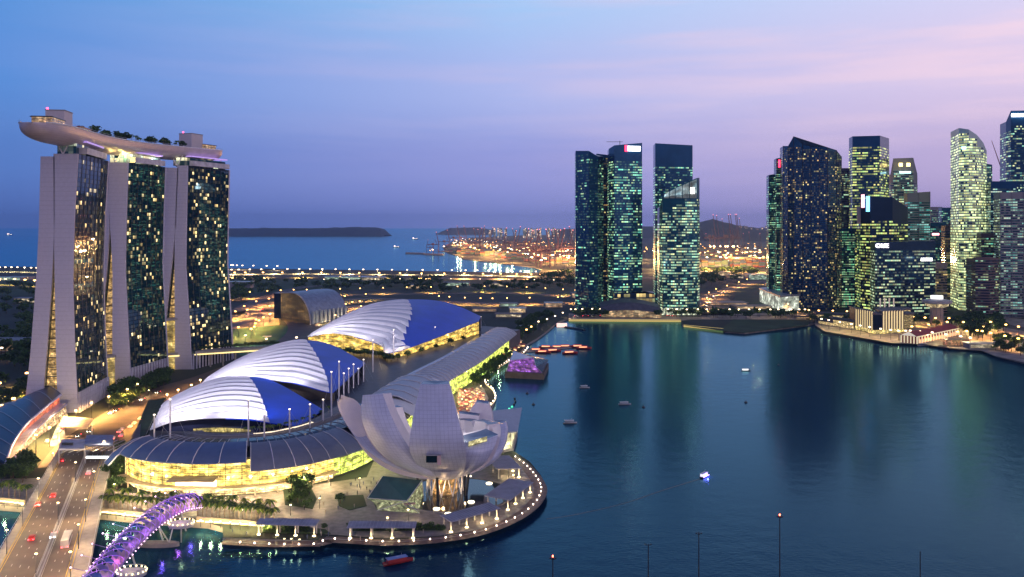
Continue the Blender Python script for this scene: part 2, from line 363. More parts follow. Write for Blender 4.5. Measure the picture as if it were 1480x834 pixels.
# avenue beside the hotel and its far continuation
av = crom(pz([(118, 672), (140, 640), (175, 612), (215, 585), (262, 562), (330, 540), (420, 500), (440, 470), (400, 448), (340, 455)]), 60)
strip(av, 46, 'avenue', asphalt, 2.76)
strip(crom(pz([(333, 458), (360, 440), (395, 426), (440, 415), (500, 411), (560, 409)]), 20), 26, 'service_road', asphalt, 2.76)
strip(crom(pz([(-60, 640), (0, 600), (40, 578), (110, 545), (200, 505), (330, 470), (420, 446), (520, 432), (640, 436), (740, 440), (836, 438)]), 60), 34, 'garden_road', asphalt, 2.80)
strip(crom(pz([(320, 436), (400, 430), (460, 428), (600, 425), (740, 424), (836, 430)]), 40), 30, 'coastal_road', asphalt, 2.84)
strip(crom(pz([(-60, 404), (150, 402), (330, 399), (520, 400), (640, 402), (780, 404), (900, 402), (1080, 402)]), 40), 60, 'expressway', asphalt, 2.80)
strip(crom(pz([(1020, 452), (1024, 430), (1050, 420), (1090, 408), (1106, 400)]), 20), 34, 'boulevard', asphalt, 2.84)
strip(crom(pz([(1100, 400), (1118, 415), (1130, 440), (1160, 456), (1230, 460), (1330, 462), (1420, 466), (1500, 480)]), 30), 26, 'quay_road', asphalt, 2.88)
strip(crom(pz([(820, 457), (900, 456), (985, 457), (1060, 456), (1165, 457)]), 14), 14, 'quay_drive', asphalt, 2.80)
strip(crom([P(662, 362, 2.6), P(720, 364, 2.6), P(780, 370, 2.6), P(830, 375, 2.6)], 10), 420, 'container_yard', mat('yard_paving', (.12, .10, .085), .8, 0, .2, .02), 2.84)
strip([P(1000, 372, 2.6), P(1110, 372, 2.6), P(1300, 372, 2.6)], 500, 'freight_yard', MT['yard_paving'], 2.84)

dirt = mat('construction_earth', (.30, .22, .14), .9, 0, .45, .02)
poly(pz([(333, 502), (333, 452), (352, 440), (400, 436), (404, 470), (380, 478), (352, 494)]), 2.6, 2.70, 'construction_ground', dirt)
poly(pz([(478, 472), (478, 444), (540, 440), (620, 441), (560, 458)]), 2.6, 2.70, 'construction_ground', dirt)
poly(pz([(-60, 640), (-60, 592), (0, 585), (60, 560), (58, 582), (20, 604)]), 2.6, 2.70, 'construction_ground', dirt)
poly(pz([(1014, 456), (1014, 436), (1044, 424), (1056, 434), (1052, 456)]), 2.6, 2.70, 'construction_ground', dirt)
poly(pz([(1096, 420), (1112, 414), (1130, 430), (1150, 450), (1108, 450)]), 2.6, 2.70, 'construction_ground', dirt)
poly(pz([(70, 645), (84, 612), (120, 606), (140, 618), (110, 645)]), 2.6, 2.70, 'hotel_forecourt', mat('pale_forecourt', (.38, .32, .26), .6, 0, .2, .2))
poly(pz([(1178, 470), (1192, 479), (1238, 487), (1290, 496), (1332, 497), (1372, 503), (1420, 507), (1440, 515), (1480, 524), (1600, 545), (1600, 470), (1440, 458), (1180, 455)]), 2.6, 2.70, 'quay_paving', mat('quay_stone', (.30, .25, .20), .7, 0, .4, .08))
poly(pz([(822, 462.6), (985, 463.4), (1000, 462), (1165, 462), (1165, 453), (822, 453)]), 2.6, 2.70, 'quay_paving', MT['quay_stone'])
# hills and islands
hm = mat('wooded_hill', (.02, .035, .025), .95, 0, .5, .01)
def hill(name, x0, x1, prof, d, depth, base=0.0):
    """prof: list of (px, py) skyline points at depth d"""
    n_ = 40; g = []
    for i in range(n_ + 1):
        px = x0 + (x1 - x0) * i / n_; yy = prof[-1][1]
        for (a_, b_), (c_, e_) in zip(prof, prof[1:]):
            if a_ <= px <= c_: yy = b_ + (e_ - b_) * (px - a_) / (c_ - a_)
        top = CH - (yy - HZ) * d; top += noise.noise((px * .21, d, 0)) * 3.5 * d * .12; row = []
        for j in range(9):
            k = j / 8; hgt = math.sin(k * math.pi) ** .8; c0 = XY(px, d)
            row.append((c0.x, c0.y + (k - .5) * depth, base - 2 + max(0, top - base + 2) * hgt + (noise.noise((px * .3, k * 6, 2)) * 12 if 0 < j < 8 else 0)))
        g.append(row)
    o = MB().grid(g, 0, (10, 10), flip=False).build(name, hm, smooth=True, loc=(g[0][0][0], g[0][0][1], 0)); o['kind'] = 'structure'; return o
hill('island', 326, 560, [(326, 330), (400, 329.5), (450, 330), (510, 328), (545, 328.5), (556, 331), (560, 339)], 10.5, 1100)
hill('island', 634, 716, [(634, 337), (650, 329.5), (690, 328.5), (716, 333)], 13, 1400)
hill('hill', 1003, 1135, [(1003, 326), (1016, 320), (1030, 316.5), (1046, 321), (1062, 325), (1090, 329), (1135, 332)], 7.0, 1300)
hill('hill', 1090, 1640, [(1090, 333), (1200, 329), (1400, 331), (1640, 326)], 9.0, 1500)
hill('hill', 800, 1010, [(800, 332), (850, 329.5), (930, 327), (1010, 331)], 9.0, 1300)

# ================================================================== HOTEL TOWERS
wallm = mat('pale_wall_cladding', (.50, .48, .58), .55, 0, .05, .5)
# faint floor joints on the end walls
def joints(m_, step=3.4, dep=.16):
    t = NT(m_.node_tree); bs = t.t.nodes['Principled BSDF']; src = bs.inputs['Base Color'].links[0].from_socket
    tc = t.n('ShaderNodeTexCoord'); s = t.n('ShaderNodeSeparateXYZ'); t.l(tc.outputs['Object'], s.inputs[0])
    f_ = t.m('LESS_THAN', t.m('FRACT', t.m('DIVIDE', s.outputs[2], step)), .16)
    t.l(t.mix(t.m('MULTIPLY', f_, dep), src, (.2, .2, .22, 1)), bs.inputs['Base Color'])
joints(wallm)
glassb = mat('dark_tinted_glass', (.004, .014, .020), .12, 0, .3, .08, 0, .5, (.3, .7, 1))
coreglow = interior('atrium_glow', (1, .55, .16), (1, .70, .3), 1.5, .2, .3, True, 5.0, 3.0, 3.4)
purple = emit('lavender_cove_light', (.55, .38, .9), .6)
TW = [  # name detail, near px & depth, far px & depth, top, right-leg profile (z, left, right), left-leg profile
    ('nearest hotel tower, on the left end with the overhanging sky deck nose above it', (112, .51), (157, .567), 194,
     [(3, -14, 0), (50, -15.5, -2.6), (103, -16.5, -4.0), (150, -17, -2.6), (194, -17.3, 0)],
     [(3, -39, -27), (50, -34, -23), (103, -30, -19.2), (142, -28, -17.4), (192, -26.8, -17.4)], 11),
    ('middle hotel tower of the three under the long sky deck', (184, .60), (240, .650), 196,
     [(3, -12.5, 2.6), (50, -12.5, 0), (103, -12.4, -2.6), (150, -15, -1.6), (196, -17, 0)],
     [(3, -39, -29), (50, -33, -24), (103, -25, -18.5), (142, -21, -16), (194, -19, -17.2)], 23),
    ('farthest hotel tower, on the right end under the deck with the pale lift box', (270, .665), (332, .720), 199,
     [(3, -11, 4), (50, -11, 1.5), (103, -11.5, -1.8), (150, -10.6, -1.0), (199, -8.5, 0)],
     [(3, -36, -26), (50, -29, -21), (90, -24, -17), (142, -21.5, -11), (197, -20, -8.6)], 37)]
def interp(pr, z):
    for (z0, a0, b0), (z1, a1, b1) in zip(pr, pr[1:]):
        if z <= z1 or (z1, a1, b1) == pr[-1]:
            f_ = (z - z0) / (z1 - z0); return a0 + (a1 - a0) * f_, b0 + (b1 - b0) * f_
def leg_prism(mb, pr, o, ax, zs, m=0, inset=(0, 0), grow=0.0):
    """extrude the profile (x offsets by height) from o along ax"""
    o = Vector(o); ax = Vector(ax); n_ = ax.normalized()
    a_ = o + n_ * inset[0]; b_ = o + ax - n_ * inset[1]; L = (b_ - a_).length
    for z0, z1 in zip(zs, zs[1:]):
        l0, r0 = interp(pr, z0); l1, r1 = interp(pr, z1); l0 -= grow; l1 -= grow; r0 += grow; r1 += grow
        p = lambda c_, x_, z_: (c_.x + x_, c_.y, z_)
        mb.face([p(a_, r0, z0), p(b_, r0, z0), p(b_, r1, z1), p(a_, r1, z1)], m, [(0, z0), (L, z0), (L, z1), (0, z1)])
        mb.face([p(b_, l0, z0), p(a_, l0, z0), p(a_, l1, z1), p(b_, l1, z1)], m, [(0, z0), (L, z0), (L, z1), (0, z1)])
        mb.face([p(a_, l0, z0), p(a_, r0, z0), p(a_, r1, z1), p(a_, l1, z1)], m, [(0, z0), (r0 - l0, z0), (r0 - l0, z1), (0, z1)])
        mb.face([p(b_, r0, z0), p(b_, l0, z0), p(b_, l1, z1), p(b_, r1, z1)], m, [(0, z0), (r0 - l0, z0), (r0 - l0, z1), (0, z1)])
    for z_, fl in ((zs[0], 1), (zs[-1], 0)):
        l0, r0 = interp(pr, z_); l0 -= grow; r0 += grow
        q = [(a_.x + l0, a_.y, z_), (a_.x + r0, a_.y, z_), (b_.x + r0, b_.y, z_), (b_.x + l0, b_.y, z_)]
        mb.face(q[::-1] if fl else q, m)
towers = []
for k, (lab, (pa, da), (pb, db), zt, rp, lp, seed) in enumerate(TW):
    a_ = XY(pa, da); b_ = XY(pb, db); ax = b_ - a_
    T_ = thing('hotel_tower', lab, 'hotel tower', (a_.x - 13, a_.y + 30, 2.7)); towers.append((a_, b_, zt, T_))
    zs = [3 + (zt - 3) * i / 14 for i in range(15)]; zl = [3 + (zt - 5) * i / 14 for i in range(15)]
    m_ = MB(); leg_prism(m_, rp, a_, ax, zs, inset=(2.0, 1.2)); m_.build('curtain_wall', glassb, T_)
    m_ = MB(); leg_prism(m_, lp, a_, ax, zl, inset=(2.0, 1.2)); m_.build('curtain_wall', glassb, T_)
    for pr, zz in ((rp, zs), (lp, zl)):                                # solid end walls, two ends each
        m_ = MB(); leg_prism(m_, pr, a_, ax.normalized() * 1.8, zz, grow=.45); m_.build('end_wall', wallm, T_)
        m_ = MB(); leg_prism(m_, pr, b_ - ax.normalized() * 1.8, ax.normalized() * 1.8, zz, grow=.45); m_.build('end_wall', wallm, T_)
    wmat = winmat('hotel_windows_%d' % k, seed, [.20, .17, .27][k], (1, .66, .24), (1, .82, .42), 2.3, 3.1, 3.4, (.004, .022, .032), .75, 0.0, .02, .14, (.42, .78, .95), 2.2, .004, False, .03)
    n_ = int((zt - 18) / 3.4); u_ = ax.normalized(); L = ax.length
    for i in range(n_):                                                # one ribbon of room windows per floor
        z0 = 3.4 * (i + 5) + .35; z1 = z0 + 2.75
        if z1 > zt - 1: break
        m_ = MB(); q0 = interp(rp, z0)[1] + .25; q1 = interp(rp, z1)[1] + .25
        pa_ = a_ + u_ * 2.1; pb_ = b_ - u_ * 2.1
        m_.face([(pa_.x + q0, pa_.y, z0), (pb_.x + q0, pb_.y, z0), (pb_.x + q1, pb_.y, z1), (pa_.x + q1, pa_.y, z1)], 0, [(0, z0 - .1), (L - 4, z0 - .1), (L - 4, z1), (0, z1)])
        m_.face([(pa_.x + q1 - .3, pa_.y, z1), (pa_.x + q1, pa_.y, z1), (pb_.x + q1, pb_.y, z1), (pb_.x + q1 - .3, pb_.y, z1)], 0, [(0, 0)] * 4)
        m_.face([(pa_.x + q0, pa_.y, z0), (pa_.x + q0 - .3, pa_.y, z0), (pb_.x + q0 - .3, pb_.y, z0), (pb_.x + q0, pb_.y, z0)], 0, [(0, 0)] * 4)
        m_.build('window_band', wmat, T_)
    for i in range(0, 24, 3):                                          # projecting fins down the bay face
        f_ = (i + .5) / 24; c_ = a_ + ax * f_; m_ = MB(); pts = []
        for z_ in zs[1:]: pts.append((c_.x + interp(rp, z_)[1] + .35, c_.y, z_))
        m_.tube(pts, .22, 4).build('fin', dark, T_)
    # podium colonnade below the glass
    m_ = MB()
    for i in range(14):
        c_ = a_ + ax * ((i + .7) / 14.4); r0 = interp(rp, 3)[1]; r1 = interp(rp, 17)[1]
        m_.box((c_.x + (r0 + r1) / 2 + .7, c_.y, 10), (1.4, 2.2, 15), math.atan2(-ax.x, ax.y) * -1)
    m_.build('colonnade', wallm, T_)
    # glowing lift-lobby atrium in the split between the legs
    m_ = MB(); zg = [3, 20, 40, 60, 80, 100, 120, 138]
    gap = [(3, interp(lp, 3)[1] + .6, interp(rp, 3)[0] - .6)] + [(z_, interp(lp, z_)[1] + .6, max(interp(lp, z_)[1] + .8, interp(rp, z_)[0] - .6)) for z_ in zg[1:]]
    leg_prism(m_, gap, a_, ax, zg, inset=(5, 5)); m_.build('atrium', coreglow, T_)
    for z_ in [8, 15, 22, 29, 36, 43, 50, 57, 64, 71, 78, 85]:
        m_ = MB(); l0 = interp(lp, z_)[1] + .2; r0 = interp(rp, z_)[0] - .2
        m_.box((a_.x + ax.normalized().x * 4 + (l0 + r0) / 2, a_.y + 4, z_), (max(r0 - l0, .3), 1.0, .6)); m_.build('floor_beam', dark, T_)
    # set back top storeys and their slanting struts
    m_ = MB(); cc = a_ + ax * .5
    w_ = 14 if k < 2 else 9
    m_.prism([(a_.x - w_ - 3, a_.y + 4), (a_.x - 3, a_.y + 4), (b_.x - 3, b_.y - 5), (b_.x - w_ - 3, b_.y - 5)], zt - 1, zt + 8)
    m_.build('top_storey', winmat('crown_glass_%d' % k, 3.3 + k, [.1, .65, .25][k], (1, .8, .4), (.85, 1, .75), 1.5, 4, 4, (.01, .06, .07), .3, [.05, .5, .1][k]), T_)
    for f_ in (.06, .94):
        m_ = MB(); c_ = a_ + ax * f_; s_ = -1 if f_ < .5 else 1
        for sx in (-1, 1): m_.tube([(c_.x - 12, c_.y + s_ * .5, zt), (c_.x - 12 + sx * 5.5, c_.y + s_ * .5, zt + 10)], .55, 6)
        m_.build('strut', whitep, T_)
    m_ = MB()
    m_.prism([(a_.x - 17, a_.y + 10), (a_.x + 2.5, a_.y + 10), (b_.x + 2.5, b_.y - 8), (b_.x - 17, b_.y - 8)], zt + .5, zt + 5.4)
    m_.build('roof_terrace', mat('terrace_wall', (.5, .48, .52), .5), T_)
    m_ = MB()
    m_.prism([(a_.x - 16, a_.y + 12), (a_.x + 1.0, a_.y + 12), (b_.x + 1.0, b_.y - 10), (b_.x - 16, b_.y - 10)], zt + 9.2, zt + 10.4); m_.build('cove_light', purple, T_)
lamp((towers[1][0].x - 2, towers[1][0].y + 2, 200.5), 9000, (1, .78, .2), .8, towers[1][3])
lamp((towers[1][1].x - 2, towers[1][1].y - 15, 202), 5000, (1, .95, .8), .8, towers[1][3])

# ------------------------------------------------------------------ sky deck over the towers
DK = thing('sky_deck', 'long boat-shaped deck lying across the roofs of all three hotel towers', 'sky deck', (-338, 700, 196))
cpts = [(-325, 585, 211), (-333, 640, 212), (-342, 700, 213), (-344, 762, 214.5), (-336, 822, 216.5), (-322, 872, 218), (-309, 906, 219)]
cl_ = crom(cpts, 61); hull = []
for i, p in enumerate(cl_):
    u = i / 60; d = (cl_[min(i + 1, 60)] - cl_[max(i - 1, 0)]); d.z = 0; d.normalize(); n_ = Vector((d.y, -d.x, 0))
    e = min(1, ((1 - abs(2 * u - 1)) / .28)); hw = 15.8 * (1 - (1 - e) ** 2.4) ** .5 if e < 1 else 15.8
    hw = max(hw, .8); dp = 12.0 * (1 - (1 - e) ** 2.6) ** .5 if e < 1 else 12.0; dp = max(dp, .6); row = []
    for j in range(15):
        a2 = math.pi * j / 14; x_ = -math.cos(a2) * hw; z_ = -(math.sin(a2) ** .72) * dp
        row.append(p + n_ * x_ + Vector((0, 0, z_)))
    hull.append(row)
hm_ = mat('metal_hull_panels', (.55, .47, .52), .42, .15, .08, .2)
joints(hm_, 1.3, .3)
m_ = MB().grid(hull, 0, (4, 2), flip=True); m_.build('hull', hm_, DK, smooth=True)
m_ = MB().grid([[r_[0] + Vector((0, 0, -.3)), r_[14] + Vector((0, 0, -.3))] for r_ in hull], 0, (1, 1), flip=True); m_.build('deck_floor', mat('deck_timber', (.22, .15, .11), .7), DK)
for sd_ in (0, 14):
    pts = [r_[sd_] + Vector((0, 0, .2)) for r_ in hull[1:-1]]
    MB().tube(pts, .55, 5).build('rim', whitep, DK)
    MB().tube([p + Vector((0, 0, 1.6)) for p in pts], .12, 4).build('railing', steel, DK)
m_ = MB(); pts = [hull[i][13] * .92 + hull[i][1] * .08 + Vector((0, 0, .9)) for i in range(6, 56)]
m_.tube(pts, .28, 4).build('edge_light_strip', emit('warm_strip', (1, .78, .5), 2.6, True), DK)
def deck_at(u, off, z=0.0):
    i = min(int(u * 60), 59); a_ = cl_[i]; d = cl_[i + 1] - a_; d.z = 0; d.normalize(); return a_ + Vector((d.y, -d.x, 0)) * off + Vector((0, 0, z)), math.atan2(d.y, d.x)
for u, nm, sz in ((.17, 'nearer the nose of the sky deck', (17, 13, 13)), (.835, 'at the far end of the sky deck', (17, 15, 15))):
    p, a2 = deck_at(u, -2); B = thing('lift_housing', 'tall pale lift housing box standing ' + nm, 'rooftop box', tuple(p))
    MB().box((p.x, p.y, p.z + sz[2] / 2), sz, a2).build('housing', mat('pale_panel', (.55, .5, .53), .5, 0, .05), B)
    MB().box((p.x, p.y, p.z + sz[2] + .35), (sz[0] + .5, sz[1] + .5, .7), a2).build('parapet', concrete, B)
    q = p + Vector((-6, -5, sz[2] + 2)); MB().tube([q - Vector((0, 0, 2)), q], .2, 5).build('beacon_post', dark, B)
    MB().box(tuple(q), (1.3, 1.3, 1.3), .4).build('beacon', emit('red_beacon', (1, .05, .12), 8), B)
# deck-top restaurants and club
redr = mat('red_roof', (.35, .05, .04), .6)
for u, off, sz, lab, mm in ((.09, 2, (26, 15, 4.5), 'low round-ended restaurant with dark roof near the nose of the sky deck', dark), (.255, 5, (22, 7, 3.6), 'red roofed bar pavilion on the sky deck between lift box and palms', redr),
                        (.90, 0, (20, 16, 5), 'warmly lit glazed restaurant past the far lift box on the sky deck', dark)):
    p, a2 = deck_at(u, off); B = thing('deck_restaurant', lab, 'rooftop restaurant', tuple(p))
    MB().box((p.x, p.y, p.z + sz[2] / 2), (sz[0] * .9, sz[1] * .9, sz[2]), a2).build('glazed_wall', interior('restaurant_glow', (1, .45, .2), (1, .8, .45), 1.3, .3, .5, True, 2.0, 2.5, 3), B)
    MB().box((p.x, p.y, p.z + sz[2] + .4), (sz[0], sz[1], .8), a2, 0, .93).build('roof', mm, B)
lamp(tuple(hull[24][7] + Vector((10, 0, -1.5))), 2500, (1, .7, .2), 1, DK)

# ================================================================== TREES (prototypes, copied)
rt = random.Random(5)
def leafball(mb, c, r, n_, s_, squash=.8):
    for _ in range(n_):
        v = Vector((rt.gauss(0, 1), rt.gauss(0, 1), rt.gauss(0, 1))).normalized() * (r * rt.uniform(.45, 1.08))
        v.z *= squash; p = Vector(c) + v
        a_ = Vector((rt.uniform(-1, 1), rt.uniform(-1, 1), rt.uniform(-.6, .6))).normalized(); b_ = a_.cross(Vector((rt.uniform(-1, 1), rt.uniform(-1, 1), rt.uniform(.2, 1)))).normalized()
        q = s_ * rt.uniform(.6, 1.3); mb.face([p - a_ * q - b_ * q * .6, p + a_ * q - b_ * q * .7, p + a_ * q * .8 + b_ * q * .7, p - a_ * q * .7 + b_ * q * .6], rt.choice([0, 0, 1]))
def tree_proto(H, Rr, dens, ls, label, grp):
    T_ = thing('tree', label, 'tree', (0, 0, 0), grp); m_ = MB()
    m_.tube([(0, 0, 0), (.1, .1, H * .25), (0, .2, H * .5)], [H * .035, H * .028, H * .018], 6)
    tips = []
    for k in range(5):
        a_ = k * 1.26 + rt.uniform(-.3, .3); q = (math.cos(a_) * Rr * .5, math.sin(a_) * Rr * .5, H * rt.uniform(.55, .75)); tips.append(q)
        m_.tube([(0, .15, H * rt.uniform(.3, .42)), q], [H * .014, H * .006], 4)
    m_.build('trunk', bark, T_); c_ = MB()
    for q in tips + [(0, 0, H * .8)]: leafball(c_, q, Rr * rt.uniform(.42, .6), dens, ls)
    c_.build('crown', [leaf, leafd], T_); return T_
treeA = tree_proto(13, 7, 70, .85, 'x', 'x'); treeB = tree_proto(10, 5.5, 60, .75, 'x', 'x'); treeC = tree_proto(15, 9, 26, 1.9, 'x', 'x')
def palm_proto(H, Rr, nf):
    T_ = thing('palm_tree', 'x', 'palm tree', (0, 0, 0), 'x')
    MB().tube([(0, 0, 0), (.05, 0, H * .5), (.15, .05, H)], [.32, .22, .17], 6).build('trunk', mat('palm_bark', (.28, .22, .17), .9), T_); m_ = MB()
    for k in range(nf):
        a_ = k * 2.4 + rt.uniform(-.2, .2); up = rt.uniform(.1, .9); pts = []
        for j in range(5):
            f_ = j / 4; r_ = Rr * f_; pts.append(Vector((math.cos(a_) * r_ + .15, math.sin(a_) * r_, H + up * Rr * f_ * .9 - Rr * .95 * f_ * f_)))
        sd_ = Vector((-math.sin(a_), math.cos(a_), 0))
        for j in range(4):
            w0 = [.15, .55, .6, .4, .05][j]; w1 = [.15, .55, .6, .4, .05][j + 1]; dn = Vector((0, 0, -.3))
            m_.face([pts[j], pts[j + 1], pts[j + 1] + sd_ * w1 + dn, pts[j] + sd_ * w0 + dn], k % 2)
            m_.face([pts[j + 1], pts[j], pts[j] - sd_ * w0 + dn, pts[j + 1] - sd_ * w1 + dn], k % 2)
    m_.build('crown', [leaf, mat('palm_frond', (.20, .29, .04), .6, trans=.45)], T_); return T_
palm = palm_proto(7.5, 3.4, 15)
ntree = 0
def put(proto, p, lab, grp, s=1.0):
    dup(proto, (p.x, p.y, p.z), rt.uniform(0, 6.28), lab, grp, s * rt.uniform(.85, 1.2))
# palms on the sky deck
for i in range(34):
    u = .27 + .5 * (i / 33) if i > 8 else .22 + .35 * (i / 9); p, _ = deck_at(u, rt.uniform(3, 14) if i % 2 else rt.uniform(-10, 4), -.3)
    put(palm if i % 3 else treeB, p, 'tree growing in the planters along the top of the sky deck', 'trees on the sky deck', .8)

# ================================================================== SHOPPING COMPLEX BY THE WATER
fac = [(182, .372), (200, .362), (235, .356), (290, .353), (350, .355), (410, .361), (455, .370), (500, .384), (540, .405), (575, .440), (605, .485), (640, .54), (690, .625), (738, .770)]
fp = crom([XY(a_, b_) for a_, b_ in fac], 131)
def stn(i, off, z):
    i = max(0, min(130, i)); a_ = fp[max(i - 2, 0)]; b_ = fp[min(i + 2, 130)]; d = (b_ - a_).normalized()
    return Vector((fp[i].x + d.y * off, fp[i].y - d.x * off, z))
ML = thing('shopping_mall', 'long glass-fronted shopping complex glowing yellow under blue and silver canopies', 'shopping mall', tuple(stn(30, -10, 2.7)))
body = [stn(i, -1.2, 0) for i in range(0, 131, 5)]
backp = [XY(752, .80), XY(700, .83), XY(650, .80), XY(600, .83), XY(540, .83), XY(470, .76), XY(430, .66), XY(345, .55), XY(295, .515), XY(232, .462), XY(192, .402)]
poly_ = [(p.x, p.y) for p in body + backp]
m_ = MB().prism(poly_, 2.7, 21.2, 0, 1)
m_.build('podium', [mat('dark_podium', (.10, .09, .10), .7), mat('podium_roof', (.055, .055, .075), .5, 0, .3, .2)], ML)
gold = interior('mall_glow', (1, .60, .06), (1, .82, .28), 5.6, .16, .34, True, 0.0, 2.6, 3.2)
lime = interior('mall_glow_lime', (.72, 1, .10), (1, .85, .25), 3.8, .16, .34, True, 9.0, 2.6, 3.2)
def wallstrip(i0, i1, off, z0, z1, step=2, lean=0.0):
    g = MB(); u = 0
    for i in range(i0, i1, step):
        j = min(i + step, i1); a_, b_ = stn(i, off, z0), stn(j, off, z0); a2, b2 = stn(i, off + lean, z1), stn(j, off + lean, z1); L = (b_ - a_).length
        g.face([a_, b_, b2, a2], 0, [(u, z0), (u + L, z0), (u + L, z1), (u, z1)]); u += L
    return g
wallstrip(1, 66, 0, 7.6, 20.4).build('glass_wall', gold, ML)
wallstrip(66, 129, 0, 4.0, 19.5).build('glass_wall', lime, ML)
shopf = interior('shopfront_glow', (1, .80, .36), (1, .60, .22), 5.5, .2, .4, True, 4.0, 5, 3.4)
wallstrip(2, 66, -.6, 2.8, 6.6).build('shopfront', shopf, ML)
g = [[stn(i, 4.5, 7.4), stn(i, -.8, 7.4)] for i in range(0, 67, 2)]
MB().grid(g, 0, flip=False, solid=.8).build('balcony', mat('warm_stone', (.40, .33, .25), .6), ML)
for i in range(3, 66, 5):
    p = stn(i, 3.6, 2.7); MB().tube([p, p + Vector((0, 0, 4.0))], .45, 6).build('column', mat('warm_stone', (.40, .33, .25), .6), ML)
for i in range(2, 129, 2):                                              # glazing ribs: stand proud of the glass
    if i in (66,): continue
    a_ = stn(i, .35, 7.7 if i < 66 else 4); b_ = stn(i, .35, 20.3 if i < 66 else 19.4)
    if i % 4 == 0: MB().tube([a_, b_], .11, 4).build('mullion', dark, ML)
for z_ in (11, 14.2, 17.4):
    MB().tube([stn(i, .35, z_) for i in range(1, 129, 3)], .12, 4).build('transom', dark, ML)
# bright entrance hall in the middle of the front
e0 = stn(24, 1.0, 7.8); e1 = stn(34, 1.0, 7.8)
m_ = MB(); m_.face([e0, e1, e1 + Vector((0, 0, 4.2)), e0 + Vector((0, 0, 4.2))], 0, [(0, 0), (20, 0), (20, 4), (0, 4)])
m_.build('entrance_screen', emit('entrance_light', (1, .80, .45), 3.0, True), ML)
m_ = MB(); c_ = (e0 + e1) / 2; m_.box((c_.x, c_.y - 4, 12.5), ((e1 - e0).length * 1.1, 9, .6)); m_.build('entrance_canopy', mat('warm_stone', (.4, .33, .25)), ML)
# canopies: curved metal roofs along the front edge
def canopy(i0, i1, prof, mat_, ribm, ribs, name='canopy', step=1, rr_=.22, thick=.5):
    g = []
    for i in range(i0, i1 + 1, step): g.append([stn(i, o_, z_) for o_, z_ in prof])
    C_ = MB().grid(g, 0, (3, 3), flip=False, solid=thick).build(name, mat_, ML, smooth=True)
    for i in ribs: MB().tube([stn(i, o_, z_ + .22) for o_, z_ in prof], rr_, 4).build('rib', ribm, C_)
    return C_
blue = mat('blue_grey_metal_roof', (.13, .19, .33), .38, .35, .07, .3)
silv = mat('silver_metal_roof', (.40, .40, .46), .42, .4, .08, .3)
grey = mat('slate_metal_roof', (.22, .24, .30), .42, .35, .08, .3)
canopy(5, 41, [(5.5, 20.8), (3, 23.2), (-1, 25.6), (-6, 27.2), (-10, 27.6)], blue, whitep, range(5, 42, 6))
canopy(0, 5, [(11, 15.5), (7, 19.5), (2, 22.5), (-4, 24.8), (-9, 25.6)], blue, whitep, (0, 5))
canopy(42, 72, [(8, 16.6), (5, 20), (0, 23), (-6, 25.5), (-11, 26.4)], grey, whitep, range(42, 73, 5))
canopy(78, 93, [(7, 19), (3, 22), (-4, 24.5), (-12, 25.5), (-17, 25.2)], silv, whitep, range(78, 94, 2), rr_=.3)
canopy(93, 106, [(9, 21), (5, 25), (-4, 29), (-14, 30.5), (-24, 28), (-28, 25)], silv, whitep, range(93, 107, 3))
canopy(106, 130, [(7, 21), (3, 24.5), (-5, 27.5), (-15, 27.8), (-22, 25.4)], silv, whitep, range(106, 131, 1), rr_=.28)
# pale curved awning shells where the passage crosses
aw = mat('white_membrane', (.75, .72, .68), .5, 0, .04)
for i0, i1 in ((89, 94), (103, 107)):
    g = [[stn(i, o_, 21 + 7.5 * math.sin(math.pi * (o_ + 30) / 42) * (1 - .35 * abs((i - i0) / (i1 - i0) - .5))) for o_ in range(-30, 13, 3)] for i in range(i0, i1 + 1)]
    MB().grid(g, 0, (2, 2), flip=False, solid=.3).build('awning', aw, ML, smooth=True)
# long dark skylight strip behind the canopies
skm = mat('skylight_glass', (.02, .035, .06), .12, 0, .2, .2, 0, .8)
g = [[stn(i, -11.5, 24.6), stn(i, -17, 26.0), stn(i, -23, 26.2), stn(i, -28, 24.4)] for i in range(3, 93)]
SK = MB().grid(g, 0, (3, 3), flip=False, solid=.4).build('skylight', skm, ML)
for i in range(5, 92, 3): MB().tube([stn(i, o_, z_ + .15) for o_, z_ in ((-11.5, 24.6), (-17, 26.0), (-23, 26.2), (-28, 24.4))], .16, 4).build('bar', steel, SK)
g = [[stn(i, -12, 24.6), stn(i, -18, 25.8), stn(i, -26, 25.6)] for i in range(93, 128)]
MB().grid(g, 0, (3, 3), flip=False, solid=.4).build('skylight', skm, ML)
# roof terrace with parapet
MB().tube([stn(i, -29.5, 26.2) for i in range(3, 92)], .35, 4).build('parapet', concrete, ML)
g = [[stn(i, -29, 25.0), stn(i, -40, 25.0)] for i in range(2, 92)]
MB().grid(g, 0, (3, 3), flip=False, solid=.6).build('terrace', paving, ML)
g = [[stn(i, -28.6, 22), stn(i, -28.6, 25.9)] for i in range(3, 92)]
MB().grid(g, 0, (3, 3), flip=False).build('parapet_wall', concrete, ML)
# left flank wall, lit
m_ = MB(); a_ = XY(182, .373); b_ = XY(191, .400)
for q in range(5):
    s_ = a_ + (b_ - a_) * (q / 5.0); e_ = a_ + (b_ - a_) * ((q + .7) / 5.0)
    m_.face([(e_.x - .4, e_.y, 4), (s_.x - .4, s_.y, 4), (s_.x - .4, s_.y, 17), (e_.x - .4, e_.y, 17)], 0, [(0, 4), (9, 4), (9, 17), (0, 17)])
m_.build('side_window', shopf, ML)
for i in range(6, 66, 6): lamp(stn(i, 9, 9), 9000, WARM, .5, ML)
for i in range(70, 128, 7): lamp(stn(i, 9, 12), 5000, (1, .88, .40), .5, ML)

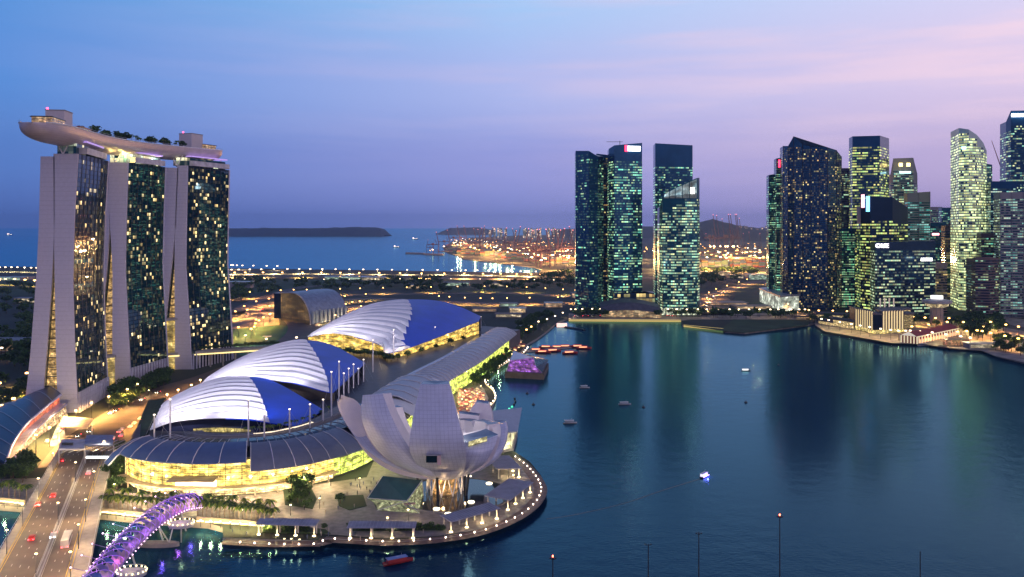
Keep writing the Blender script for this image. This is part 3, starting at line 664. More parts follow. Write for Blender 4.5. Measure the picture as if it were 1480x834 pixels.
# ------------------------------------------------------------------ three shell roofs
shellw = mat('white_shell_roof', (.80, .79, .84), .5, 0, .04, .2)
deepb = mat('blue_glazed_roof', (.008, .045, .55), .35, 0, .15, .05, 0, .2, (.2, .4, 1))
def shell(label, front, back, split, K, wall_z, seed, wallmat, bulge=2.5, tip=None):
    """front/back: curves (px,py,d) left->right; split: fraction where white ribs stop, at t=0..1"""
    fr = crom([Q(*p) for p in front], 41); bk = crom([Q(*p) for p in back], 41)
    c0 = (fr[20] + bk[20]) / 2
    S_ = thing('shell_roof_hall', label, 'curved roof hall', (c0.x, c0.y, 21.2))
    def at(s, t_):
        u = s * 40; i = min(int(u), 39); f_ = u - i
        p = fr[i].lerp(fr[i + 1], f_).lerp(bk[i].lerp(bk[i + 1], f_), t_)
        return p + Vector((0, 0, bulge * math.sin(math.pi * t_) * math.sin(math.pi * min(1, s * 1.1 + .05))))
    # blue glazed field under and beyond the ribs
    s0 = min(split) - .12
    g = [[at(s0 + (1 - s0) * i / 24, j / 14) + Vector((0, 0, -.9)) for j in range(15)] for i in range(25)]
    MB().grid(g, 0, (3, 3), flip=True, solid=.5).build('glazed_roof', deepb, S_, smooth=True)
    for k in range(K):
        m_ = MB(); g = []; e0 = split[0] + (split[1] - split[0]) * k / K
        for i in range(30):
            row = []
            for j in range(7):
                t_ = (k + j / 6) / K; lim = e0 + .055 * (1 - j / 6)      # saw-tooth ends
                st = .02 * k / K if k else 0
                s = st + (lim - st) * i / 29
                p = at(s, t_); pr = (j / 6); hgt = (1.0 - pr) ** .6 * 2.0 if j else 0.0
                row.append(p + Vector((0, 0, -.4 + hgt * min(1, .35 + s * 3))))
            g.append(row)
        m_.grid(g, 0, (2, 2), flip=True, solid=.35); m_.build('roof_rib', shellw, S_, smooth=True)
    # walls beneath, set back from the eaves
    m_ = MB(); u = 0
    for i in range(0, 40):
        a_, b_ = at(i / 40, .035), at((i + 1) / 40, .035); L = (Vector((a_.x, a_.y)) - Vector((b_.x, b_.y))).length
        if min(a_.z, b_.z) - 1.4 > wall_z: m_.face([(a_.x, a_.y, wall_z), (b_.x, b_.y, wall_z), (b_.x, b_.y, b_.z - 1.4), (a_.x, a_.y, a_.z - 1.4)], 0, [(u, 0), (u + L, 0), (u + L, b_.z - wall_z), (u, a_.z - wall_z)])
        u += L
    m_.build('front_wall', wallmat, S_)
    m_ = MB()
    for i in range(0, 40):
        a_, b_ = at((i + 1) / 40, .97), at(i / 40, .97)
        m_.face([(a_.x, a_.y, wall_z - 18), (b_.x, b_.y, wall_z - 18), (b_.x, b_.y, b_.z - 1.4), (a_.x, a_.y, a_.z - 1.4)], 0)
    a_, b_ = at(1, .03), at(1, .97)
    m_.build('back_wall', mat('dark_back_wall', (.06, .06, .08), .6), S_)  # dark grey wall, tone varied by noise
    return S_, at
drk = mat('shell_side_glass', (.018, .022, .05), .2, 0, .2, .2)
SA, atA = shell('nearest shell roof of white ribs and blue glazing, right behind the mall front',
    [(213, 622, .402), (252, 608, .400), (310, 603, .398), (360, 604, .398), (392, 609, .397), (432, 614, .400)],
    [(222, 606, .440), (240, 580, .455), (300, 551, .475), (350, 543, .475), (395, 549, .468), (467, 590, .432)], (.73, .58), 9, 21.3, 1, drk)
SB, atB = shell('middle shell roof of white ribs and blue glazing, between the two other shells',
    [(292, 553, .490), (350, 544, .482), (400, 549, .478), (430, 553, .474), (470, 564, .470), (482, 565, .470)],
    [(300, 545, .52), (345, 519, .55), (400, 497, .575), (440, 490, .585), (480, 497, .58), (528, 523, .55)], (.80, .55), 10, 21.3, 2, mat('brown_louvre_wall', (.08, .06, .045), .5))
SC, atC = shell('farthest shell roof, rising highest, with a large blue glazed field and amber lit hall',
    [(445, 486, .665), (480, 481, .655), (515, 486, .645), (550, 497, .635), (573, 507, .625), (692, 463, .765)],
    [(452, 480, .72), (500, 455, .76), (545, 437, .79), (600, 431.5, .80), (650, 437, .80), (695, 456, .79)], (.78, .50), 10, 21.3, 3,
    interior('hall_glow', (1, .55, .06), (1, .78, .25), 3.0, .12, .25, True, 3.0, 4, 5))
# curved gilded window band inside the arch of the nearest shell
m_ = MB(); g = []
for i in range(21):
    p = atA(.22 + .42 * i / 20, .0); q = math.sin(math.pi * i / 20)
    g.append([(p.x, p.y - 2.5 * q + 4, 21.4), (p.x, p.y - 2.5 * q + 4, 21.8 + 2.4 * q)])
m_.grid(g, 0, (3, 2), flip=True); m_.build('window_band', interior('gilt_band', (1, .72, .2), (.9, .8, .3), 1.2, .3, .5, True, 1.0, 1.5, 2.4), SA)
# dark planted bank at the left of the nearest shell
g = []
for i in range(12):
    f_ = i / 11; a_ = XY(186 + 40 * f_ * .6, .385 + .085 * f_); b_ = XY(214 + 26 * f_, .395 + .07 * f_)
    g.append([(a_.x, a_.y, 14), (a_.x + 2, a_.y, 20 + 2 * f_), (b_.x, b_.y, 22.5 + 3 * f_)])
o = MB().grid(g, 0, flip=False, solid=1.0).build('green_roof', mat('planted_bank', (.012, .035, .015), .9, 0, .5, .5), ML, smooth=True)

# ------------------------------------------------------------------ masts with stays
mast_list = [(223, 637, 600), (246, 637, 578), (359, 638, 578), (382, 637, 599), (418.5, 630, 592), (448, 620, 585), (467, 612, 578), (479, 603, 538), (490, 580, 523), (497, 574, 540), (504, 568, 533),
             (511, 561, 527), (518, 556, 533), (525.5, 552, 520), (539, 538, 492), (569, 514, 477), (607, 489, 478), (629, 491, 473), (673, 477, 465), (695, 474, 458)]
sidelab = ['in front of the nearest shell roof', 'along the curved roof terrace', 'beside the farthest shell roof']
for k, (px, yb, yt) in enumerate(mast_list):
    z0 = 24.4; d = (CH - z0) / (yb - HZ); p = Q(px, yb, d); h_ = (yb - yt) * d; w_ = sidelab[0 if k < 4 else 1 if k < 14 else 2]
    M_ = thing('stay_mast', 'slender pale stay mast with thin cables ' + w_, 'mast', tuple(p), 'stay masts ' + w_)
    MB().tube([p, p + Vector((0, 0, h_ * .5)), p + Vector((0, 0, h_))], [.42, .5, .3], 6).build('pole', whitep, M_)
    for s_ in ((-7, 5), (6, 7)): MB().tube([p + Vector((0, 0, h_ - .5)), p + Vector((s_[0], s_[1], 1))], .07, 3).build('stay', steel, M_)
    MB().box(tuple(p + Vector((0, 0, h_ + .25))), (.9, .9, .5)).build('lantern', emit('mast_lantern', (1, .8, .6), 3), M_)
for tgt, src in (((atA(.35, .4)), (atA(.25, 0) + Vector((0, -14, 17)))), ((atA(.6, .3)), (atA(.62, 0) + Vector((0, -12, 16)))), ((atB(.4, .5)), (atB(.55, 0) + Vector((5, -22, 20)))), ((atC(.35, .4)), (atC(.4, 0) + Vector((0, -30, 24)))), ((atC(.6, .5)), (atC(.75, 0) + Vector((20, -30, 30)))), ((atB(.25, .5)), (atB(.2, 0) + Vector((-5, -18, 20)))), ((atC(.2, .5)), (atC(.15, 0) + Vector((-5, -20, 24))))):
    spot(src, tgt, 90000, (.96, .90, 1), 110, .8, 1.0)
# sun loungers / tables lit on the terrace
kit = thing('terrace_table', 'x', 'cafe table', (0, 0, 0), 'x')
MB().box((0, 0, .8), (2.2, 1.1, .12)).build('table_top', emit('lit_table', (1, .78, .5), 1.6), kit); MB().tube([(0, 0, 0), (0, 0, .8)], .12, 5).build('leg', dark, kit)
for i in range(30):
    p = stn(44 + int(i * 1.1), -33.5, 25.1); dup(kit, tuple(p), i * .3, 'small lit cafe table on the roof terrace behind the parapet', 'cafe tables on the roof terrace')
kill(kit)
for i in range(16): put(palm, stn(40 + i * 3, -37, 25), 'small palm on the mall roof terrace beside the blue glazing', 'palms on the roof terrace', .55)
# amber trees in front of the farthest hall
for i in range(26):
    f_ = i / 25; p = atC(.22 + .72 * f_, 0); put(treeB, Vector((p.x + 3, p.y - 9, 21.2)), 'small tree lit amber on the terrace in front of the farthest shell hall', 'trees in front of the far hall', .62)
for f_ in (.3, .45, .6, .72, .82, .92):
    p = atC(f_, 0); lamp((p.x + 1, p.y - 3.5, 29), 1500, (1, .66, .22), .5, SC)

# ================================================================== LOTUS-SHAPED MUSEUM
mc = XY(643, .3585); MC = Vector((mc.x, mc.y, 0))
MU = thing('lotus_museum', 'white lotus-shaped museum with upright petals standing over a round pond at the water', 'museum', (MC.x, MC.y, 2.7))
petw = mat('petal_cladding', (.52, .55, .70), .40, .15, .06, .3)
t = NT(petw.node_tree); bs = t.t.nodes['Principled BSDF']; src = bs.inputs['Base Color'].links[0].from_socket
uv = t.n('ShaderNodeUVMap'); s = t.n('ShaderNodeSeparateXYZ'); t.l(uv.outputs[0], s.inputs[0])
ln = t.m('MAXIMUM', t.m('LESS_THAN', t.m('FRACT', s.outputs[0]), .09), t.m('LESS_THAN', t.m('FRACT', s.outputs[1]), .09))
t.l(t.mix(t.m('MULTIPLY', ln, .45), src, (.20, .23, .38, 1)), bs.inputs['Base Color'])
petin = mat('petal_inner', (.72, .66, .70), .5, 0, .05, .3)
petsk = mat('petal_skylight', (.10, .13, .22), .25, .2, .1, .3)
def petal(th, Rt, Ht, wb, wt, tb, tt, sweep=0.0, lean=1.0, tipcut=.0, r0=3.5, label=None):
    """th: direction; outer skin follows a bowl then rises; wt/wb widths, tb/tt thickness inward"""
    n_ = 18; dirv = Vector((math.cos(th), math.sin(th), 0)); out = []; tan0 = Vector((-math.sin(th), math.cos(th), 0))
    for i in range(n_ + 1):
        s = i / n_; a2 = s * math.pi / 2
        r_ = r0 + (Rt - r0) * math.sin(a2) ** (.80 * lean); z_ = 10.5 + (Ht - 10.5) * (1 - math.cos(a2)) ** .92
        tn = tan0; c_ = MC + dirv * r_ + tan0 * (sweep * s * s); c_.z = z_
        wd = wb + (wt - wb) * s; k = math.sin(math.pi * min(1, s * 1.25 + .12)) if s < .7 else 0
        wd = (wb * (1 - s) + wt * s) + (max(wb, wt) * .28) * math.sin(math.pi * s); th_ = tb * (1 - s) + tt * s
        # inward normal of the profile
        nr = -math.cos(a2 * .0 + (math.pi / 2 - a2)) ; inn = (dirv * -math.sin(a2) + Vector((0, 0, math.cos(a2)))).normalized()
        row = []
        for j in range(9):
            v = -1 + j / 4; row.append(c_ + tn * (v * wd / 2) - inn * (-1) * ((v * v) * th_ * .16))
        out.append((row, c_, tn, inn, wd, th_))
    m_ = MB(); g = [r_[0] for r_ in out]
    # outer skin with panel uv
    L = 0
    for i in range(n_):
        dl = (out[i + 1][1] - out[i][1]).length
        for j in range(8):
            q = [g[i][j], g[i][j + 1], g[i + 1][j + 1], g[i + 1][j]]; w0, w1 = out[i][4], out[i + 1][4]
            uvq = [((-1 + j / 4) * w0 / 3.2, L / 1.6), ((-1 + (j + 1) / 4) * w0 / 3.2, L / 1.6), ((-1 + (j + 1) / 4) * w1 / 3.2, (L + dl) / 1.6), ((-1 + j / 4) * w1 / 3.2, (L + dl) / 1.6)]
            m_.face(q[::-1], 0, uvq[::-1])
        L += dl
    top = MU
    PT = m_.build('petal', [petw], MU, smooth=True)
    if label: PT['label'] = label
    # sides and inner face
    m_ = MB(); inner = []
    for row, c_, tn, inn, wd, th_ in out: inner.append([row[0] + inn * th_ * 1.0 + tn * wd * .10, c_ + inn * th_ * .8, row[8] + inn * th_ * 1.0 - tn * wd * .10])
    for i in range(n_):
        a_, b_ = out[i][0], out[i + 1][0]
        m_.face([a_[0], inner[i][0], inner[i + 1][0], b_[0]][::-1], 0); m_.face([a_[8], b_[8], inner[i + 1][2], inner[i][2]][::-1], 0)
        m_.face([inner[i][0], inner[i][1], inner[i + 1][1], inner[i + 1][0]][::-1], 0); m_.face([inner[i][1], inner[i][2], inner[i + 1][2], inner[i + 1][1]][::-1], 0)
    m_.build('inner_face', petin, PT, smooth=False)
    m_ = MB(); a_ = out[-1][0]; i_ = inner[-1]
    cc = (a_[4] + i_[1]) / 2 + Vector((0, 0, .25))
    ring = a_ + i_[::-1]
    for k in range(len(ring)): m_.face([ring[k], ring[(k + 1) % len(ring)], cc], 0)
    m_.build('skylight', petsk, PT); return PT
def skin(L, Rr, ds, bulge, th0, th1, sky=True, topin=0.0):
    """petal between a left and a right edge (photo px, bottom to top) at depths ds; real 3-D, curved outward, with thickness"""
    n_ = 16; lp = crom([Q(x, y, d[0]) for (x, y), d in zip(L, ds)], n_ + 1); rp = crom([Q(x, y, d[1]) for (x, y), d in zip(Rr, ds)], n_ + 1)
    m_ = 8; out = []; inn = []; T_ = []
    for i in range(n_ + 1):
        t_ = i / n_; mid = (lp[i] + rp[i]) / 2; o_ = Vector((mid.x - MC.x, mid.y - MC.y, 0)); o_ = o_.normalized() if o_.length > .5 else Vector((0, -1, 0))
        ac = (rp[i] - lp[i]).normalized(); o_ = (o_ - ac * o_.dot(ac)).normalized()
        row = [lp[i].lerp(rp[i], j / m_) + o_ * bulge * (1 - (2 * j / m_ - 1) ** 2) for j in range(m_ + 1)]
        th_ = th0 + (th1 - th0) * t_; up = Vector((0, 0, 1.0)) * th_ * (1 - t_) * .9; w_ = (rp[i] - lp[i]) * .04
        inn.append([row[0] - o_ * th_ + up + w_, row[m_ // 2] - o_ * (th_ + bulge * .9) + up, row[m_] - o_ * th_ + up - w_]); out.append(row)
    g = MB(); L_ = 0
    for i in range(n_):
        dl = (out[i + 1][4] - out[i][4]).length; w0 = (rp[i] - lp[i]).length; w1 = (rp[i + 1] - lp[i + 1]).length
        for j in range(m_):
            f0, f1 = j / m_ - .5, (j + 1) / m_ - .5
            g.face([out[i][j], out[i][j + 1], out[i + 1][j + 1], out[i + 1][j]], 0, [(f0 * w0 / 2 + 50, L_ / 2), (f1 * w0 / 2 + 50, L_ / 2), (f1 * w1 / 2 + 50, (L_ + dl) / 2), (f0 * w1 / 2 + 50, (L_ + dl) / 2)])
        L_ += dl
    PT = g.build('petal', petw, MU, smooth=True); g = MB()
    for i in range(n_):
        a_, b_ = out[i], out[i + 1]; c_, d_ = inn[i], inn[i + 1]
        g.face([a_[0], b_[0], d_[0], c_[0]], 0); g.face([a_[m_], c_[2], d_[2], b_[m_]], 0); g.face([c_[0], d_[0], d_[1], c_[1]], 0); g.face([c_[1], d_[1], d_[2], c_[2]], 0)
    g.build('inner_face', petin, PT, merge=True, smooth=True)
    rg = out[-1] + inn[-1][::-1]; cc = (out[-1][4] + inn[-1][1]) / 2 - Vector((0, 0, .6)); g = MB()
    for k in range(len(rg)): g.face([rg[k], rg[(k + 1) % len(rg)], cc], 0)
    g.build('skylight', petsk, PT)
    return PT
D2 = R
# back petals, seen mostly by their pale inner faces
petal(D2(172), 50, 46, 17, 12, 6, 6); petal(D2(140), 44, 41, 17, 12, 6, 6); petal(D2(105), 38, 35, 17, 12, 6, 6); petal(D2(72), 33, 34, 17, 12, 6, 6); petal(D2(40), 31, 35, 16, 14, 6, 6)
# leftmost crescent
skin([(604, 683), (562, 668), (522, 640), (499, 610), (489, 590), (487, 577)], [(618, 686), (580, 676), (548, 655), (528, 628), (511, 600), (500, 577)], [(.354, .353), (.352, .350), (.352, .350), (.356, .354), (.360, .360), (.364, .366)], 2.0, 3, 7)
# broad left petal
skin([(622, 687), (584, 678), (550, 655), (530, 626), (522, 598), (524, 571)], [(648, 690), (632, 686), (606, 664), (583, 634), (565, 600), (553, 569)], [(.354, .352), (.348, .348), (.345, .344), (.344, .342), (.346, .343), (.349, .346)], 2.6, 3, 10)
# right side petals
skin([(690, 681), (708, 667), (717, 652), (722, 638), (724, 622), (722, 612)], [(690, 680), (716, 665), (728, 648), (733, 632), (734, 618), (731, 608)], [(.356, .358), (.356, .360), (.358, .364), (.362, .368), (.366, .372), (.370, .376)], 1.5, 3, 6)
skin([(664, 687), (672, 672), (672, 658), (669, 648), (668, 640)], [(676, 685), (698, 672), (710, 655), (716, 642), (720, 628)], [(.354, .355), (.349, .351), (.347, .351), (.347, .353), (.348, .356)], 2.2, 3, 12)
skin([(676, 660), (670, 640), (666, 615), (663, 594)], [(690, 660), (692, 640), (693, 618), (694, 598)], [(.372, .372), (.378, .378), (.384, .384), (.388, .388)], 1.0, 3, 5)
skin([(680, 655), (676, 630), (674, 604), (689, 578)], [(700, 655), (710, 630), (713, 602), (707, 580)], [(.384, .384), (.390, .390), (.396, .396), (.400, .400)], 1.0, 3, 6)
# the tall middle petal facing us
skin([(618, 689), (603, 672), (592, 650), (594, 620), (600, 588), (607.6, 555)], [(666, 688), (673, 672), (673, 650), (666, 620), (658, 588), (649, 555)], [(.352, .352), (.344, .344), (.339, .339), (.339, .339), (.342, .342), (.345, .345)], 1.6, 3, 9)
sl = MB(); q0, q1 = Q(677, 646, .3455), Q(704, 638, .3475); sl.face([q0, q1, q1 + Vector((0, 0, 2.6)), q0 + Vector((0, 0, 2.6))], 0, [(0, 0), (9, 0), (9, 3), (0, 3)]); sl.build('lit_window', interior('petal_window', (1, .9, .45), (1, .85, .4), 2.2, .3, .3, False, 1.7, 1.6, 5), MU)
# central bowl, oculus roof and supports
m_ = MB(); g = []
for i in range(9):
    a2 = i / 8 * math.pi / 2 * .55; g.append([MC + Vector((math.cos(q * math.pi / 12) * (2 + 19 * math.sin(a2)), math.sin(q * math.pi / 12) * (2 + 19 * math.sin(a2)), 10.0 + 22 * (1 - math.cos(a2)))) for q in range(25)])
m_.grid(g, 0, flip=True); m_.build('bowl', petw, MU, smooth=True)
m_ = MB(); g = []
for i in range(7):
    r_ = 17 * i / 6; g.append([MC + Vector((math.cos(q * math.pi / 12) * max(r_, .1), math.sin(q * math.pi / 12) * max(r_, .1), 24 + .022 * r_ * r_)) for q in range(25)])
m_.grid(g, 0, flip=False, solid=.4); m_.build('bowl_roof', petin, MU, smooth=True)
for k in range(10):
    a_ = k * math.pi / 5 + .2; M_ = MB(); r_ = 9.5
    p0 = MC + Vector((math.cos(a_) * r_, math.sin(a_) * r_, 2.9))
    for s_ in (-.28, .28):
        p1 = MC + Vector((math.cos(a_ + s_) * (r_ - .6), math.sin(a_ + s_) * (r_ - .6), 12.8)); M_.tube([p0, p1], .32, 6)
    M_.build('lattice_column', whitep, MU)
for k in range(5):
    a_ = k * math.pi * .4 + .75; p0 = MC + Vector((math.cos(a_) * 13, math.sin(a_) * 13, 2.9)); p1 = MC + Vector((math.cos(a_) * 14.5, math.sin(a_) * 14.5, 14))
    MB().tube([p0, p1], .75, 8).build('column', dark, MU)
m_ = MB(); m_.prism([(MC.x + math.cos(q * math.pi / 8) * 6.5, MC.y + math.sin(q * math.pi / 8) * 6.5) for q in range(16)], 2.9, 10.6)
m_.build('lobby', interior('lobby_glow', (1, .45, .12), (1, .62, .25), 1.6, .3, .3, True, 6.0, 2, 4), MU)
q_ = Q(624, 663, .3375); m_ = MB(); m_.box((q_.x, q_.y, q_.z), (5.4, 1.6, 3.4)); m_.build('window', glassb, MU)
m_ = MB(); m_.box((q_.x, q_.y, q_.z + 1.9), (6.2, 2.0, .4)); m_.build('window_lintel', silv, MU); m_ = MB(); m_.box((q_.x + 3.6, q_.y + .2, q_.z - .6), (1.8, 1.8, 4.4)); m_.build('window_cheek', mat('rosy_panel', (.5, .36, .38)), MU)
lamp(MC + Vector((0, -11, 8)), 1500, (1, .62, .28), .6, MU); lamp(MC + Vector((11, -6, 7)), 1000, (1, .7, .35), .6, MU); lamp(MC + Vector((-11, -6, 7)), 1000, (1, .7, .35), .6, MU)
lamp(MC + Vector((10, 4, 42)), 5000, (1, .93, .88), 1.5, MU); lamp(MC + Vector((-16, 8, 44)), 4000, (.95, .88, .95), 1.5, MU)
# round pond with rim, stepping paths and drums of light
def ring(c, r0_, r1_, z, a0=0, a1=360, n=48):
    return [[c + Vector((math.cos(R(a0 + (a1 - a0) * i / n)) * r, math.sin(R(a0 + (a1 - a0) * i / n)) * r, z)) for r in (r0_, r1_)] for i in range(n + 1)]
pm = mat('pond_water', (.01, .02, .03), .08, 0, .2, .5, .05, .8)
PC = MC + Vector((5, -4, 0))
o = MB().grid(ring(PC, .1, 29, 2.84), 0, flip=True).build('pond', pm, loc=tuple(PC + Vector((0, 0, 2.84)))); o['kind'] = 'structure'
o = MB().grid(ring(PC, 29, 30.2, 3.15), 0, flip=True, solid=.4).build('pond_rim', concrete, loc=tuple(PC + Vector((0, 0, 2.8)))); o['kind'] = 'structure'
for k, (px, py) in enumerate([(767 - 60 + 0, 0)] * 0 + [(631, 736), (648, 743), (707, 699), (681, 726), (677, 689)]):
    p = P(px, py, 2.85); tag(MB().prism([(p.x + math.cos(q * .785) * 1.7, p.y + math.sin(q * .785) * 1.7) for q in range(8)], 2.86, 3.3).build('light_drum', emit('pond_lamp', (1, .86, .6), 3.5, True), loc=tuple(p)),
        'flat glowing round lamp in the pond ' + ['left of the museum steps', 'lowest, in front of the museum', 'farthest right near the pond rim', 'right of the museum supports', 'behind the right supports'][k], 'pond lamp')

# green glass wedge pavilion beside the museum
tl, tr, br_, bl = P(553, 686, 10), P(620, 690, 14), P(606, 742, 2.8), P(531, 722, 3.2)
WP = thing('glass_wedge_pavilion', 'green glass pavilion with a long slanting roof at the left foot of the museum', 'glass pavilion', tuple(P(575, 730, 2.8)))
gt = mat('green_roof_glass', (.02, .07, .065), .15, 0, .3, .15, 0, .8)
A_, B_, C_, D_ = Q(553, 688, .352), Q(610, 694, .350), Q(588, 724, .345), Q(531, 720, .349)
E_, F_, G_ = P(606, 742, 2.8), P(612, 716, 2.8), P(545, 738, 2.8)
H_ = P(540, 727, 2.8)
MB().grid([[D_, A_], [C_, B_]], 0, flip=True, solid=.4).build('roof', gt, WP)
wg = interior('pavilion_glow', (.75, .9, .45), (1, .85, .5), .9, .5, .5, True, 7, 2.2, 2.2)
m_ = MB(); m_.face([E_, F_, B_, C_], 0, [(0, 0), (14, 0), (14, 9), (0, 9)]); m_.face([G_, E_, C_], 0, [(0, 0), (16, 0), (14, 7)]); m_.face([H_, G_, C_, D_], 0, [(0, 0), (6, 0), (12, 5), (0, 5)])
m_.build('glass_wall', wg, WP)
for a_, b_ in ((C_, E_), (B_, F_), (C_, B_), (D_, C_), (C_, G_), (A_, D_)): MB().tube([a_, b_], .22, 4).build('frame', steel, WP)
m_ = MB(); pp = Q(592, 735, .342); m_.box(tuple(pp), (5.5, 2.5, 5), .3); m_.build('entrance_box', mat('salmon_panel', (.55, .30, .25), .6), WP)

# glowing glass hall on the water behind the museum
EP = thing('event_pavilion', 'brightly lit white and lime glass pavilion on the water right of the museum', 'glass pavilion', tuple(P(730, 640, 0)))
ea, eb = XY(706, .445), XY(748, .462); ec, ed = XY(741, .425), XY(704, .415)
m_ = MB(); m_.prism([(ed.x, ed.y), (ec.x, ec.y), (eb.x, eb.y), (ea.x, ea.y)], -2, 4.0); m_.build('base', concrete, EP)
m_ = MB(); m_.prism([(ed.x + 1, ed.y + 1), (ec.x - 1, ec.y + 1), (eb.x - 1, eb.y - 1), (ea.x + 1, ea.y - 1)], 4.1, 13.5, 0, 0, [15, 14, 18, 20])
m_.build('glass_wall', interior('hall_white_glow', (1, .85, .32), (1, .95, .72), 3.2, .1, .12, True, 8, 3.5, 20), EP)
m_ = MB(); z4 = [16, 15, 19, 21]; q4 = [ed, ec, eb, ea]; m_.grid([[Vector((q4[0].x - 1, q4[0].y - 2, 16)), Vector((q4[3].x - 1, q4[3].y + 2, 21))], [Vector((q4[1].x + 3, q4[1].y - 2, 15)), Vector((q4[2].x + 3, q4[2].y + 2, 19))]], 0, flip=True, solid=.6); m_.build('roof', silv, EP)
lamp((ec.x + 4, ec.y - 4, 8), 3000, (1, .9, .5), 1, EP)

# crystal-shaped pavilion standing in the bay
KP = thing('crystal_pavilion', 'angular island pavilion of blue glass facets lit violet inside, standing in the bay', 'glass pavilion', tuple(P(762, 545, 0)))
k0, k1, k2, k3 = P(730, 546, 0), P(786, 549, 0), P(793, 533, 0), P(740, 527, 0)
m_ = MB(); m_.prism([(k0.x, k0.y), (k1.x, k1.y), (k2.x, k2.y), (k3.x, k3.y)], -2, 5.5); m_.build('stone_base', mat('brown_stone', (.13, .10, .085), .7), KP)
d_ = .64; q0, q1, q2, q3 = [Vector((p.x, p.y, 5.6)) for p in (k0 + (k2 - k0) * .03, k1 + (k3 - k1) * .05, k2 + (k0 - k2) * .04, k3 + (k1 - k3) * .05)]
T0, T1, T2_, T3 = Q(737, 521, .650), Q(771, 517, .648), Q(793, 520, .665), Q(742, 507, .70)
vio = interior('violet_glow', (.35, .08, .95), (.9, .35, .8), 1.3, .25, .3, True, 2.2, 3, 4)
fb = mat('facet_glass', (.10, .16, .28), .15, .3, .15, .2)
m_ = MB(); m_.face([q0, q1, T1, T0], 0, [(0, 0), (30, 0), (28, 14), (3, 14)]); m_.build('lit_facet', vio, KP)
S0 = Q(775, 530, .630)
for nm, ff in (('facet', [q1, q2, T2_, S0]), ('facet', [q1, S0, T1]), ('roof_facet', [T3, T1, S0, T2_]), ('facet', [q2, q3, T3, T2_]), ('facet', [q3, q0, T0, T3]), ('roof_facet', [T0, T1, T3])):
    MB().face(ff, 0).build(nm, fb, KP)
for a_, b_ in ((q1, T1), (q0, T0), (S0, T1), (T0, T1), (q1, S0)): MB().tube([a_, b_], .25, 4).build('frame', steel, KP)

# ================================================================== SKYLINE
GY = ((.62, 1, .28), (1, .88, .25)); TEAL = ((.18, .95, .70), (.80, 1, .42)); WH = ((.38, 1, .72), (1, .95, .42)); WRM = ((1, .60, .18), (.95, .95, .40)); BLU = ((.35, .8, 1), (.8, 1, .9))
spand = {'navy': mat('navy_spandrel', (.008, .05, .12), .18, 0, .2, .05, 0, .35, (.2, .5, 1)), 'teal': mat('teal_spandrel', (.008, .07, .10), .18, 0, .2, .05, 0, .35, (.2, .6, 1)),
         'grey': mat('grey_stone_cladding', (.22, .21, .23), .6, 0, .1, .05), 'brown': mat('brown_cladding', (.13, .085, .08), .6, 0, .1, .05),
         'white': mat('pale_floor_edges', (.50, .62, .58), .5, 0, .1, .05), 'beige': mat('beige_cladding', (.42, .33, .27), .7, 0, .1, .05), 'black': mat('black_cladding', (.006, .012, .026), .3, 0, .2, .05, 0, .3, (.3, .6, 1))}
def off_poly(q, e):
    n_ = len(q); out = []
    for i in range(n_):
        a_, b_, c_ = Vector(q[i - 1]), Vector(q[i]), Vector(q[(i + 1) % n_]); d1 = (b_ - a_).normalized(); d2 = (c_ - b_).normalized()
        n1 = Vector((d1.y, -d1.x)); n2 = Vector((d2.y, -d2.x)); k = n1 + n2
        k = k / max(.3, k.dot(n1)) if k.length > .01 else n1; out.append((b_.x + k.x * e, b_.y + k.y * e))
    return out
NB = [0]
